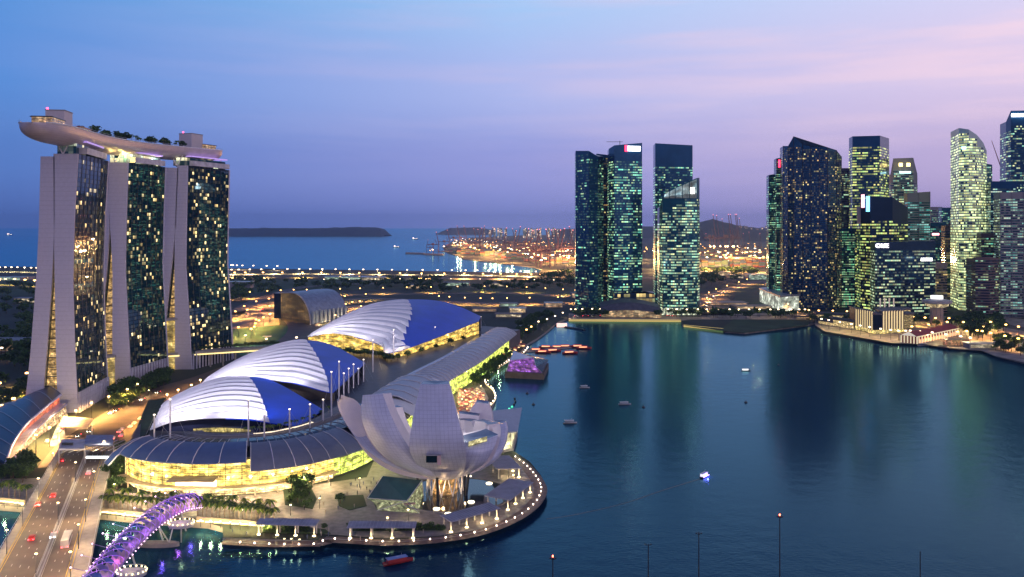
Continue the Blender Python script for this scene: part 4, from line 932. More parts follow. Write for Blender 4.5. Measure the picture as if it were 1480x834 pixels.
def tower(name, label, cat, front, D, wm_, sp, fh=4.2, z0=3.0, gap=2.0, maxb=70, crown=4, fins=0, group=None, finm=None, start=0, band=True, taper=1.0):
    """front: [(px, d, ytop)] left->right; D depth in m along the view"""
    NB[0] += 1
    f_ = [XY(px, d) for px, d, _ in front]; zt = [CH - (y - HZ) * d for _, d, y in front]
    bk = []
    for i in (len(f_) - 1, 0):
        u = f_[i].normalized(); u = (u * .55 + Vector((0, 1, 0)) * .45).normalized(); bk.append(f_[i] + u * D)
    if len(f_) > 2 and D > 30: pass
    q = [(p.x, p.y) for p in f_ + bk]; zz = zt + [zt[-1], zt[0]]
    c_ = sum((Vector((a_[0], a_[1], 0)) for a_ in q), Vector()) / len(q); c_.z = z0
    B = thing(name, label, cat, tuple(c_), group)
    MB().prism(q, z0, 0, 0, 1, zt=zz).build('wall', [sp, spand['black']], B)
    qo = off_poly(q, .25); zm = min(zz)
    if band:
        nfl = int((max(zz) - crown - z0) / fh); stepf = 1
        if nfl > 95: stepf = 2
        k = start
        while k < nfl:
            a0 = z0 + k * fh + gap * .6; a1 = z0 + (k + 1) * fh - gap * .4
            m_ = MB(); u = NB[0] * 1000.0; n_ = len(q); any_ = False
            for i in range(n_):
                j = (i + 1) % n_; L = math.hypot(q[j][0] - q[i][0], q[j][1] - q[i][1])
                ti, tj = min(a1, zz[i] - crown * .8), min(a1, zz[j] - crown * .8)
                if i < len(f_) or i == n_ - 1:
                    if ti > a0 + .5 and tj > a0 + .5:
                        v0 = a0 - z0 - gap * .6 + .05
                        m_.face([(qo[i][0], qo[i][1], a0), (qo[j][0], qo[j][1], a0), (qo[j][0], qo[j][1], tj), (qo[i][0], qo[i][1], ti)], 0,
                                [(u, v0), (u + L, v0), (u + L, v0 + (tj - a0) + .4), (u, v0 + (ti - a0) + .4)])
                        m_.face([(qo[i][0], qo[i][1], ti), (qo[j][0], qo[j][1], tj), (q[j][0], q[j][1], tj), (q[i][0], q[i][1], ti)], 0, [(u, v0)] * 4); any_ = True
                u += L
            if any_: m_.build('window_band', wm_, B)
            k += stepf
    if fins:
        for i in range(len(f_) - 1):
            a_, b_ = Vector(qo[i]), Vector(qo[i + 1]); L = (b_ - a_).length; n_ = max(1, int(L / fins))
            for s in range(n_ + 1):
                p = a_.lerp(b_, s / n_); t_ = zz[i] + (zz[i + 1] - zz[i]) * s / n_
                MB().tube([(p.x, p.y - .2, z0), (p.x, p.y - .2, t_)], .45, 4).build('fin', finm or sp, B)
    B['_z'] = max(zz); return B
def sign(B, a_, b_, z0, z1, m_, nm='sign'):
    """flat lit panel box between two ground points"""
    d = (b_ - a_).normalized(); n_ = Vector((d.y, -d.x, 0)); q = [a_ + n_ * .5, b_ + n_ * .5, b_ + n_ * 1.4, a_ + n_ * 1.4]
    q = [q[3], q[2], q[1], q[0]]
    return MB().prism([(p.x, p.y) for p in q], z0, z1, bottom=True).build(nm, m_, B)
def text_on(B, s, px0, px1, py, d, m_, nm='sign_letters', rz=0.0):
    cu = bpy.data.curves.new('txt', 'FONT'); cu.body = s; cu.extrude = .25; cu.align_x = 'CENTER'; cu.align_y = 'CENTER'; cu.size = 1.0; cu.space_character = 1.12
    o = link(bpy.data.objects.new('txt', cu)); bpy.context.view_layer.update(); w_ = max(o.dimensions.x, .1)
    me = bpy.data.meshes.new_from_object(o); bpy.data.objects.remove(o)
    k = (px1 - px0) * d / w_; me.transform(Matrix.Rotation(rz, 4, 'Z') @ Matrix.Rotation(R(90), 4, 'X') @ Matrix.Scale(k, 4)); me.materials.clear(); me.materials.append(m_)
    c_ = link(bpy.data.objects.new(nm, me)); c_.location = Q((px0 + px1) / 2, py, d) - wloc(B); c_.parent = B; return c_
W = winmat
# --- the group on the left of the skyline
B = tower('office_tower', 'dark blue tower with a notched slanting roof, leftmost of the skyline', 'skyscraper', [(832, 1.15, 218), (851, 1.12, 218), (864, 1.13, 226), (872, 1.15, 226)], 40,
      W('w1', 1, .17, *TEAL, 1.5, 3, 4.2, (.01, .045, .09), .7, .06), spand['navy'])
tower('office_tower', 'dark narrow tower squeezed between the two leftmost blue towers', 'skyscraper', [(862, 1.19, 222), (888, 1.19, 225)], 30, W('w2', 2, .16, *WRM, 1.1, 3, 4.2, (.01, .02, .04), .6, .06), spand['navy'])
B = tower('office_tower', 'tall blue office tower with a red and white lit sign at its top', 'skyscraper', [(880, 1.13, 215), (888, 1.11, 210), (928, 1.12, 206.5)], 42,
      W('w3', 3, .48, *TEAL, 1.7, 2.8, 4.2, (.01, .05, .08), .45, .25), spand['navy'], crown=26)
sign(B, XY(907, 1.1145), XY(925, 1.119), CH + 110 * 1.113, CH + 117 * 1.113, emit('white_sign', (1, 1, 1), 7)); sign(B, XY(903, 1.1135), XY(906.6, 1.1143), CH + 109 * 1.113, CH + 118 * 1.113, emit('red_sign', (1, .03, .08), 6))
p = Q(897, 205, 1.13); z_ = CH + 119 * 1.13
m_ = MB(); m_.tube([(p.x, p.y + 10, z_ - 3), (p.x, p.y + 10, z_ + 7)], .5, 4); m_.tube([(p.x - 22, p.y + 10, z_ + 5.5), (p.x + 5, p.y + 10, z_ + 5.5)], .35, 4); m_.build('maintenance_crane', dark, B)
tower('office_tower', 'tall flat-topped tower standing behind the one with the lit curved crown', 'skyscraper', [(947, 1.17, 207), (1001, 1.18, 210)], 45,
      W('w4', 4, .36, *TEAL, 1.5, 2.8, 4.2, (.01, .04, .08), .6, .3), spand['navy'], crown=38)
B = tower('office_tower', 'shorter waterfront tower with a sloping curved lit glass crown', 'skyscraper', [(953, 1.09, 300), (958, 1.075, 284), (972, 1.07, 273), (990, 1.07, 264.5), (1008, 1.075, 257), (1011, 1.085, 257)], 42,
      W('w5', 5, .60, *WH, 1.7, 2.8, 4.2, (.01, .05, .07), .35, .35), spand['teal'], crown=30)
cg = interior('crown_glow', (.45, .85, 1), (.9, 1, .95), 1.1, .05, .07, False, 5.5, 9, 40)
for i, (x0, x1, y0, y1) in enumerate(((960, 967, 281, 277), (968, 975.5, 277, 272.6), (976.5, 986, 272, 268), (987, 996, 267.6, 263.6), (997, 1007, 263, 259))):
    a_, b_ = XY(x0, 1.067), XY(x1, 1.067); zb = CH - (286.5 - HZ) * 1.067
    MB().face([(a_.x, a_.y, zb), (b_.x, b_.y, zb), (b_.x, b_.y, CH - (y1 - HZ) * 1.067), (a_.x, a_.y, CH - (y0 - HZ) * 1.067)], 0, [(x0, 0), (x1, 0), (x1, 15), (x0, 15)]).build('crown_pane', cg, B)
sign(B, XY(998, 1.064), XY(1003.5, 1.064), CH + 48 * 1.065, CH + 57 * 1.065, MT['white_sign'])
a_, b_ = XY(955, 1.066), XY(1008, 1.066)
for k in range(7):
    p0 = a_.lerp(b_, k / 7 + .01); p1 = a_.lerp(b_, (k + .85) / 7); MB().face([(p0.x, p0.y, 4), (p1.x, p1.y, 4), (p1.x, p1.y, 15), (p0.x, p0.y, 15)], 0, [(0, 0), (8, 0), (8, 11), (0, 11)]).build('lobby_window', interior('lobby_white', (.8, 1, .75), (1, .9, .6), 2.4, .2, .2, False, 1.5, 4, 6), B)
# podium between them
tower('podium_building', 'low podium with a lit upper strip between the left pair and crowned tower', 'low building', [(888, 1.10, 424), (932, 1.10, 421), (946, 1.10, 424)], 40, W('w6', 6, .9, *WRM, 1.6, 5, 8, (.02, .03, .04), .1, .4), spand['navy'], 8, crown=2)
PB = thing('entrance_hall', 'low swooping curved-roof hall at the quay in front of the left towers', 'low building', tuple(XY(905, 1.06)))
a_, b_ = XY(868, 1.06), XY(955, 1.045)
g = []
for i in range(21):
    f_ = i / 20; p = a_.lerp(b_, f_); hh = 12 + 10 * math.sin(f_ * 2.6 + .3); g.append([(p.x, p.y - 10, 3 + hh * .55), (p.x, p.y, 3 + hh), (p.x, p.y + 28, 5 + hh * 1.1)])
MB().grid(g, 0, flip=False, solid=.8).build('roof', mat('dark_metal_roof', (.10, .10, .12), .5, .2), PB)  # dark grey metal, tone varied by noise
m_ = MB(); u = 0
for i in range(20): m_.face([(g[i][0][0], g[i][0][1] + 2, 3), (g[i + 1][0][0], g[i + 1][0][1] + 2, 3), (g[i + 1][0][0], g[i + 1][0][1] + 2, g[i + 1][0][2]), (g[i][0][0], g[i][0][1] + 2, g[i][0][2])], 0, [(i * 5, 0), (i * 5 + 5, 0), (i * 5 + 5, 9), (i * 5, 9)])
m_.build('glazed_front', interior('quay_hall_glow', (1, .55, .25), (1, .85, .5), 1.0, .08, .2, False, 4.2, 5, 5), PB)
# --- right hand group
tower('residential_tower', 'narrow glass tower, leftmost and lowest of the right-hand group', 'skyscraper', [(1111, 1.24, 253), (1123, 1.24, 251)], 30, W('w7', 7, .42, *TEAL, 1.1, 3, 4, (.02, .05, .07), .5, .1), spand['teal'])
B = tower('residential_tower', 'slim tower with red lit letters panel beside the pointed dark tower', 'skyscraper', [(1122, 1.21, 229), (1137, 1.21, 227)], 30, W('w8', 8, .30, *TEAL, 1.2, 3, 4, (.03, .08, .10), .5, .2), spand['teal'])
sign(B, XY(1125, 1.205), XY(1128, 1.205), CH + 86 * 1.205, CH + 97 * 1.205, MT['red_sign'])
tower('residential_tower', 'broad dark blue tower with a sharp pointed peak at its left corner', 'skyscraper', [(1132, 1.17, 211), (1139, 1.155, 211), (1147, 1.15, 197), (1160, 1.15, 209), (1172, 1.145, 212), (1196, 1.14, 213), (1209, 1.15, 217), (1216, 1.17, 226)], 40,
      W('w9', 9, .15, *WRM, 1.5, 2.6, 3.6, (.008, .022, .06), .45, .015, run=False), spand['navy'], 3.6, gap=1.4, maxb=90, fins=12, finm=mat('purple_fin', (.04, .03, .07), .4))
tower('office_tower', 'plain grey tower seen in the gap right of the pointed tower', 'skyscraper', [(1213, 1.26, 243), (1234, 1.26, 243)], 30, W('w10', 10, .26, *WH, .9, 3, 4, (.05, .06, .09), .5, .05), mat('mauve_cladding', (.14, .12, .17), .6))
B = tower('office_tower', 'tall flat-roofed tower with yellow-green lit floors and plain mauve right side', 'skyscraper', [(1232, 1.20, 197), (1272, 1.19, 196), (1285, 1.235, 200)], 34,
      W('w11', 11, .62, *GY, 1.7, 3, 4.6, (.02, .05, .06), .35, .3), spand['navy'], 4.6, gap=2.1, crown=16)
tower('office_tower', 'green-lit lower block between the pointed tower and the flat-roofed tower', 'skyscraper', [(1214, 1.17, 330), (1236, 1.17, 330)], 30, W('w12', 12, .62, (.2, .9, .45), (.8, 1, .5), 1.1, 3, 4.6, (.01, .05, .04), .3, .2), spand['teal'])
B = tower('office_tower', 'tapering tower with two square golden lamps under its roof', 'skyscraper', [(1287, 1.27, 252), (1291, 1.26, 229), (1320, 1.26, 228), (1326, 1.27, 252)], 34,
      W('w13', 13, .42, *WH, 1.5, 3, 4.2, (.02, .05, .08), .4, .2), spand['grey'], crown=22)
for px in (1299, 1310): sign(B, XY(px, 1.25), XY(px + 5, 1.25), CH + 87 * 1.255, CH + 92 * 1.255, emit('gold_lamp', (1, .78, .25), 5), 'roof_lamp')
sign(B, XY(1300, 1.25), XY(1316, 1.25), CH + 77 * 1.255, CH + 80 * 1.255, emit('teal_strip', (.5, .95, 1), 3))
B = tower('office_tower', 'stepped grey block with teal lit floors right of the tapering tower', 'skyscraper', [(1312, 1.20, 279), (1344, 1.20, 277)], 34, W('w14', 14, .40, (.1, .75, .65), (.6, 1, .9), 1.1, 4, 4.2, (.01, .06, .07), .5, .35), spand['grey'], fins=13, crown=14)
B = tower('office_tower', 'dark tower with a blue and red lit vertical sign on its left edge', 'skyscraper', [(1244, 1.12, 298), (1258, 1.10, 285), (1290, 1.10, 285), (1312, 1.12, 300)], 34,
      W('w15', 15, .58, *GY, 1.8, 3.4, 4.6, (.01, .025, .035), .35, .35), spand['black'], 4.6, gap=2.2, crown=34)
sign(B, XY(1246, 1.108), XY(1250, 1.101), CH + 28 * 1.1, CH + 47 * 1.1, emit('pink_sign', (1, .35, .4), 4)); sign(B, XY(1251.5, 1.094), XY(1256.5, 1.094), CH + 22 * 1.1, CH + 44 * 1.1, emit('blue_sign', (.15, .5, 1), 4))
B = tower('office_block', 'black lower block of green-yellow windows with white letters at its top left', 'office block', [(1265, 1.06, 350), (1352, 1.07, 348)], 40, W('w16', 16, .60, (.55, 1, .65), (1, .95, .5), 1.5, 3.2, 4.6, (.008, .015, .018), .35, .2), spand['black'], 4.6, gap=2.3, crown=14)
text_on(B, 'OUE', 1266, 1284, 355.5, 1.052, emit('white_letters', (.95, .85, 1), 3))
for px in (1271, 1277.5, 1284, 1290.5): sign(B, XY(px, 1.05), XY(px + 1.6, 1.05), 12, 32, emit('pier_glow', (.8, .65, .5), .4), 'glowing_pier')  # piers glow faintly, lamp light put into their material
sign(B, XY(1331, 1.05), XY(1347, 1.05), CH - 49 * 1.05, CH - 45 * 1.05, MT['white_sign'])
for i, (x0, x1, yt, d, c_, lb) in enumerate([(1345, 1362, 299, 1.6, 'grey', 'far pale teal block left of the gap beside the bright curved tower'), (1361, 1384, 300, 1.5, 'teal', 'far lit teal block touching the bright curved tower'), (1343, 1368, 322, 1.35, 'teal', 'dim mid-height block with a pink sign behind the black lettered block'),
                               (1366, 1383, 326, 1.22, 'brown', 'brownish-pink round-topped tower with a green vertical light'), (1352, 1369, 380, 1.10, 'beige', 'small beige stone block with square windows'), (1383, 1386, 350, 1.2, 'brown', 'sliver of a brown block left of the bright tower')]):
    B = tower('office_block', lb, 'office block', [(x0, d, yt), (x1, d, yt)], 30, W('wb%d' % i, 30 + i, .38, *(TEAL if c_ in ('teal', 'grey') else WRM), 1.0, 3.4, 4.2, (.03, .05, .06), .4, .1), spand[c_], crown=6)
    if i == 3: sign(B, XY(1375.5, 1.21), XY(1377, 1.21), 35, 85, emit('green_neon', (.1, 1, .35), 3)); MB().tube([XY(1374, 1.25) + Vector((0, 0, 138)), XY(1374, 1.25) + Vector((0, 0, 150))], [9, 2], 10).build('dome', spand['brown'], B)
    if i == 2: sign(B, XY(1347, 1.34), XY(1357, 1.34), CH - 12 * 1.35, CH - 9 * 1.35, emit('pink_sign', (1, .35, .4), 4))
wo = W('w20', 20, .92, (.70, 1, .50), (1, .95, .38), 2.3, 2.6, 4.4, (.03, .07, .07), .15, .45)
B = tower('office_tower', 'brightest tower, rounded, banded white-green, its top sloping down rightward', 'skyscraper', [(1382, 1.16, 187), (1386, 1.135, 185), (1400, 1.125, 187), (1412, 1.13, 195), (1421, 1.14, 206), (1426, 1.16, 218)], 40,
      wo, spand['white'], 4.4, gap=1.7, crown=8)
sign(B, XY(1390, 1.118), XY(1396, 1.116), CH + 112 * 1.12, CH + 116 * 1.12, emit('teal_sign', (.3, 1, .9), 4))
tower('office_tower', 'lower green-tinted wing attached right of the brightest tower', 'skyscraper', [(1422, 1.17, 236), (1434, 1.17, 238)], 36, W('w21', 21, .62, (.4, 1, .75), (1, 1, .6), 1.1, 3, 4.2, (.02, .07, .06), .3, .2), spand['teal'])
B = tower('construction_tower', 'unfinished tower topped by green netting under a tower crane', 'skyscraper', [(1433, 1.24, 280), (1452, 1.24, 278)], 30, W('w22', 22, .36, (.4, .9, 1), (1, .9, .7), 1.2, 3, 4.2, (.06, .07, .09), .4, .1), spand['grey'])
sign(B, XY(1435, 1.23), XY(1446, 1.23), CH + 45 * 1.24, CH + 64 * 1.24, mat('green_netting', (.05, .45, .28), .8), 'netting')
p = XY(1446, 1.25); K_ = thing('tower_crane', 'red and white tower crane with raised jib beside the dark slab at the right edge', 'crane', (p.x, p.y, CH + 48 * 1.25))
rc = mat('crane_red', (.5, .15, .13), .5); zb = CH + 48 * 1.25
MB().tube([(p.x, p.y, zb), (p.x, p.y, zb + 50)], 1.0, 4).build('mast', rc, K_); MB().tube([(p.x, p.y, zb + 50), (p.x - 16, p.y, zb + 96)], [1.0, .5], 4).build('jib', rc, K_)
MB().tube([(p.x, p.y, zb + 50), (p.x + 9, p.y, zb + 62)], 1.0, 4).build('counter_jib', rc, K_); MB().tube([(p.x + 6, p.y - 2, zb + 40), (p.x + 12, p.y - 2, zb + 70)], [.8, .4], 4).build('second_jib', whitep, K_)
B = tower('office_tower', 'dark slab tower with a bright white crown band, cut by the picture\'s right edge', 'skyscraper', [(1454, 1.20, 176), (1461, 1.185, 160), (1520, 1.18, 159)], 40, W('w23', 23, .30, *WH, 1.6, 3, 4.2, (.01, .03, .06), .5, .2), spand['navy'], crown=24)
sign(B, XY(1461.5, 1.183), XY(1520, 1.178), CH + 159.5 * 1.18, CH + 164 * 1.18, MT['white_sign'], 'crown_light')
tower('office_tower', 'grey gridded slab standing in front of the dark slab at the right edge', 'skyscraper', [(1446, 1.05, 278), (1530, 1.04, 277)], 40, W('w24', 24, .42, (.3, .85, .75), (.9, 1, .7), 1.0, 3.2, 4.0, (.01, .03, .04), .4, .15), spand['grey'], 4.0, gap=2.0, fins=16, crown=10)
tower('office_tower', 'blue-green tower top peeking above the grey gridded slab', 'skyscraper', [(1432, 1.13, 262), (1470, 1.12, 262)], 30, W('w27', 27, .45, (.3, .85, .75), (.9, 1, .7), 1.1, 3.2, 4.0, (.01, .03, .05), .4, .15), spand['navy'], 4.0, gap=2.0, crown=10)
tower('office_block', 'round-fronted brown block with horizontal bands at the foot of the grey slab', 'office block', [(1404, 1.05, 374), (1410, 1.035, 372), (1430, 1.03, 371), (1444, 1.04, 373)], 34, W('w25', 25, .22, *WH, 1.0, 3.4, 4.0, (.02, .02, .03), .5, .1), spand['brown'], 4.0, gap=2.2)
tower('office_block', 'dark brown slab rising behind the round-fronted brown block', 'office block', [(1418, 1.10, 337), (1446, 1.10, 337)], 30, W('w26', 26, .25, *TEAL, 1.0, 3.4, 4.0, (.02, .03, .04), .5, .2), spand['brown'], 4.0)
# --- low waterfront row at the right
FB = thing('fin_fronted_hotel', 'low waterfront hotel with tall glowing vertical fins on two blocks', 'hotel', tuple(XY(1268, .90)))
for (x0, d0, x1, d1, yt, D) in ((1236, .925, 1262, .885, 452, 30), (1262, .885, 1275, .885, 455, 30), (1275, .885, 1306, .90, 449, 26)):
    a_, b_ = XY(x0, d0), XY(x1, d1); zt = CH - (yt - HZ) * d1
    MB().prism([(a_.x, a_.y), (b_.x, b_.y), (b_.x + 4, b_.y + D), (a_.x + 4, a_.y + D)], 2.7, zt).build('block', spand['black'], FB)
    if x0 != 1262:
        n_ = 8
        for k in range(n_):
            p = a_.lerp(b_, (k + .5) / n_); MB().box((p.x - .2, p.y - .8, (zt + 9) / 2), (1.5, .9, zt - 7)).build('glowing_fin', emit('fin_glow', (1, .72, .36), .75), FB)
    MB().face([(a_.x, a_.y - .5, 3), (b_.x, b_.y - .5, 3), (b_.x, b_.y - .5, 8), (a_.x, a_.y - .5, 8)], 0, [(0, 0), (34, 0), (34, 5), (0, 5)]).build('ground_floor_glass', interior('amber_ground', (1, .70, .16), (1, .85, .4), 2.2, .2, .3, False, 3.1, 3, 5), FB)
    MB().prism([(a_.x - 1, a_.y - 1), (b_.x + 1, b_.y - 1), (b_.x + 5, b_.y + D), (a_.x + 3, a_.y + D)], zt, zt + 1.6).build('roof', MT['dark_metal_roof'], FB)
CP = thing('pier_building', 'long white pier building with a dark red gabled roof and arcaded sides', 'pier building', tuple(P(1345, 490)))
a0, a1 = P(1302, 494.5, 2.7), P(1325, 497, 2.7); ax = P(1385, 484, 2.7) - a1; b0, b1 = a0 + ax, a1 + ax; zt = 11.5; up = Vector((0, 0, 1))
red_t = mat('red_tile_roof', (.30, .022, .022), .6, 0, .15, 1); cream = mat('cream_wall', (.62, .50, .36), .6)
MB().prism([(a0.x, a0.y), (a1.x, a1.y), (b1.x, b1.y), (b0.x, b0.y)], 2.7, zt).build('wall', mat('red_brick', (.28, .07, .05), .8), CP)
r0, r1 = (a0 + a1) / 2 + up * 13.5, (b0 + b1) / 2 + up * 13.5
sd_ = (a1 - a0).normalized() * 1.2
m_ = MB(); m_.face([a1 + sd_ + up * 8.6, b1 + sd_ + up * 8.6, r1, r0], 0); m_.face([b0 - sd_ + up * 8.6, a0 - sd_ + up * 8.6, r0, r1], 0); m_.build('roof', red_t, CP)
fo = Vector((-.3, -.6, 0))
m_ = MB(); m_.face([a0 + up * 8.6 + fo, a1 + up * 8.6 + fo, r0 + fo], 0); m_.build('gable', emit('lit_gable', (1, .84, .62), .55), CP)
for k in range(6):
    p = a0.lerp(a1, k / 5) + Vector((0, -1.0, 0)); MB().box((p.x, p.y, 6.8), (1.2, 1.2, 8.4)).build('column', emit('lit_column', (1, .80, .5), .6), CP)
for k in range(15):
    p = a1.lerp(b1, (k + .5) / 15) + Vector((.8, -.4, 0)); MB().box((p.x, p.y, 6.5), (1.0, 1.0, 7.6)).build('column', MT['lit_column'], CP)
    q = a1.lerp(b1, (k + 1) / 15) + Vector((.4, -.3, 0)); MB().box((q.x, q.y, 5.2), (2.0, .5, 4)).build('window', emit('warm_window', (1, .45, .2), 1.3), CP)
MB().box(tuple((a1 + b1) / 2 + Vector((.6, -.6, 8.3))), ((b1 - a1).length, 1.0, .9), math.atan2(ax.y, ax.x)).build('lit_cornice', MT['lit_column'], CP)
RV = thing('revolving_restaurant', 'round saucer restaurant on a thick ribbed shaft behind the red-roofed pier building', 'round tower', tuple(XY(1354, .97)))
c_ = XY(1354, .97)
def lathe(mb, c, prof, n_=24, m=0):
    g = [[Vector((c.x + math.cos(q * 2 * math.pi / n_) * r_, c.y + math.sin(q * 2 * math.pi / n_) * r_, z_)) for q in range(n_ + 1)] for r_, z_ in prof]; return mb.grid(g, m, flip=True)
zr = CH - (437 - HZ) * .97
lathe(MB(), c_, [(8, 2.7), (8, zr - 3), (.1, zr - 3)]).build('shaft', spand['beige'], RV)
for k in range(9): q = k * .7; MB().box((c_.x + math.cos(q) * 8.2, c_.y + math.sin(q) * 8.2, zr / 2), (1, 1, zr - 6), q).build('shaft_rib', concrete, RV)
lathe(MB(), c_, [(9, zr - 7), (15, zr - 4.5), (15, zr - 1.8)]).build('lit_lower_ring', interior('ring_glow', (1, .7, .3), (1, .9, .6), 1.6, .5, .5, False, 4, 3, 4), RV)
lathe(MB(), c_, [(15, zr - 1.8), (19.5, zr - .5), (19.5, zr + 3.0), (8, zr + 5.0), (7.9, zr + 5)]).build('saucer', mat('saucer_cladding', (.36, .36, .38), .5), RV)
lathe(MB(), c_, [(8, zr + 5), (8, zr + 9.5), (.1, zr + 9.7)]).build('lit_drum', emit('drum_light', (1, .96, .86), 1.6), RV)
for i, (x0, d0, x1, d1, yt, lb, st) in enumerate([(1183, .98, 1204, .955, 462, 'low lit waterside pavilion, first at the left of the quay row', 1.6), (1204, .955, 1234, .925, 461, 'row of pitched-roof arcaded sheds left of the fin-fronted hotel', 1.7),
        (1306, .93, 1320, .93, 452, 'dim narrow block right of the fin-fronted hotel', .7), (1318, .98, 1342, .975, 462, 'low red-brown block left of the saucer restaurant', 1.0), (1150, 1.04, 1180, 1.04, 456, 'long low lit arcade under the pointed tower', 1.9),
        (1180, 1.02, 1232, 1.00, 453, 'long lit terrace building behind the quay sheds', 1.8), (1270, .96, 1316, .97, 446, 'curved-edged lit podium behind the fin-fronted hotel', 1.8)]):
    a_, b_ = XY(x0, d0), XY(x1, d1); zt = CH - (yt - HZ) * (d0 + d1) / 2
    B = thing('quay_building', lb, 'low building', tuple((a_ + b_) / 2))
    MB().prism([(a_.x, a_.y), (b_.x, b_.y), (b_.x + 4, b_.y + 22), (a_.x + 4, a_.y + 22)], 2.7, zt - 2, 0, 0).build('wall', spand['brown'], B)
    L = (b_ - a_).length
    MB().face([(a_.x, a_.y - .6, 3.2), (b_.x, b_.y - .6, 3.2), (b_.x, b_.y - .6, zt - 3), (a_.x, a_.y - .6, zt - 3)], 0, [(0, 0), (L, 0), (L, zt - 5), (0, zt - 5)]).build('lit_arcade', interior('arcade_glow_%d' % i, (1, .62, .2), (1, .88, .5), st, .3, .5, False, i * 3.3, 2.6, 5), B)
    m_ = MB(); m_.prism([(a_.x - 1, a_.y - 2), (b_.x + 1, b_.y - 2), (b_.x + 4, b_.y + 23), (a_.x + 3, a_.y + 23)], zt - 2, zt, 0); m_.build('roof', MT['dark_metal_roof'], B)
MH = thing('market_hall', 'white glowing conservatory-like block at the foot of the leftmost right-hand towers', 'low building', tuple(XY(1112, 1.17)))
a_, b_ = XY(1098, 1.27), XY(1128, 1.12)
MB().prism([(a_.x, a_.y), (b_.x, b_.y), (b_.x + 40, b_.y + 30), (a_.x + 40, a_.y + 40)], 2.8, 26).build('glass_wall', interior('cold_hall_glow', (.85, 1, .8), (1, .95, .8), 1.6, .06, .08, False, 4, 6, 30), MH)
MB().prism([(a_.x - 2, a_.y - 2), (b_.x - 1, b_.y - 2), (b_.x + 42, b_.y + 30), (a_.x + 42, a_.y + 42)], 26, 28.5).build('roof', silv, MH)

# ================================================================== LEFT: CONVENTION CENTRE, BRIDGES
CV = thing('convention_hall', 'dark blue swooping roof hall with a red and cream lit facade at the left edge', 'exhibition hall', tuple(P(30, 660, 2.7)))
ea = crom([Q(88, 569, .50), Q(60, 592, .468), (Q(35, 615, .44)), Q(18, 640, .415), Q(8, 668, .392)], 24); eb = crom([Q(50, 566, .53), Q(20, 580, .515), Q(-30, 592, .50), Q(-80, 612, .47), Q(-110, 640, .43)], 24)
g = [[a_.lerp(b_, k / 8) + Vector((0, 0, 5 * math.sin(math.pi * k / 8))) for k in range(9)] for a_, b_ in zip(ea, eb)]
MB().grid(g, 0, (3, 3), flip=True, solid=1.6).build('roof', mat('midnight_metal_roof', (.035, .07, .13), .35, .35, .1, .3), CV, smooth=True)
for i in range(0, 24, 3): MB().tube([p + Vector((0, 0, .25)) for p in g[i]], .22, 4).build('roof_seam', steel, CV)
MB().tube([p[0] + Vector((.3, -.3, -.6)) for p in g], .8, 6).build('fascia', mat('lavender_metal', (.42, .40, .55), .4, .3), CV)
redg = interior('red_wall_glow', (1, .07, .03), (1, .25, .08), 2.6, .1, .1, True, 2.6, 4, 20)
cream_g = interior('foyer_glow', (1, .80, .42), (1, .45, .25), 2.6, .14, .2, True, 6.6, 3.2, 4)
m1 = MB(); m2 = MB(); u = 0
for i in range(23):
    a_, b_ = ea[i], ea[i + 1]; L = (b_ - a_).length; ix = Vector((3.0, .5, 0))
    za, zb = a_.z - 1.8, b_.z - 1.8; ma, mb_ = 3 + (za - 3) * .66, 3 + (zb - 3) * .66
    m1.face([Vector((b_.x, b_.y, mb_)) - Vector((1.0, 0, 0)), Vector((a_.x, a_.y, ma)) - Vector((1.0, 0, 0)), Vector((a_.x, a_.y, za)) - Vector((1.2, 0, 0)), Vector((b_.x, b_.y, zb)) - Vector((1.2, 0, 0))], 0, [(u, 10), (u + L, 10), (u + L, 20), (u, 20)])
    m2.face([Vector((b_.x + 5, b_.y, 2.8)), Vector((a_.x + 5, a_.y, 2.8)), Vector((a_.x + 3, a_.y, ma)), Vector((b_.x + 3, b_.y, mb_))], 0, [(u, 0), (u + L, 0), (u + L, ma), (u, ma)]); u += L
m1.build('upper_facade', redg, CV); m2.build('lower_facade', cream_g, CV)
g2 = [[Vector((a_.x - 2, a_.y, 3 + (a_.z - 4.8) * .66)), Vector((a_.x + 5.4, a_.y - 1, 3 + (a_.z - 4.8) * .63))] for a_ in ea]
MB().grid(g2, 0, flip=True, solid=.7).build('ledge', mat('lavender_metal', (.42, .40, .55)), CV)
p0 = ea[-1]; m_ = MB(); m_.prism([(p0.x - 90, p0.y), (p0.x, p0.y), (p0.x + 2, p0.y + 14), (p0.x - 90, p0.y + 14)], 2.7, p0.z - 1.5); m_.build('end_block', spand['black'], CV)
lamp((ea[4].x + 12, ea[4].y - 6, 12), 26000, WARM, .6, CV); lamp((ea[10].x + 12, ea[10].y - 4, 12), 26000, WARM, .6, CV)
for px, py in ((45, 582), (58, 582), (76, 578), (70, 584)):
    p = Q(px, py, .497); MB().box(tuple(p + Vector((0, -3, 2))), (.9, .9, .9)).build('roof_lamp', emit('lilac_lamp', (.85, .75, 1), 7), CV)
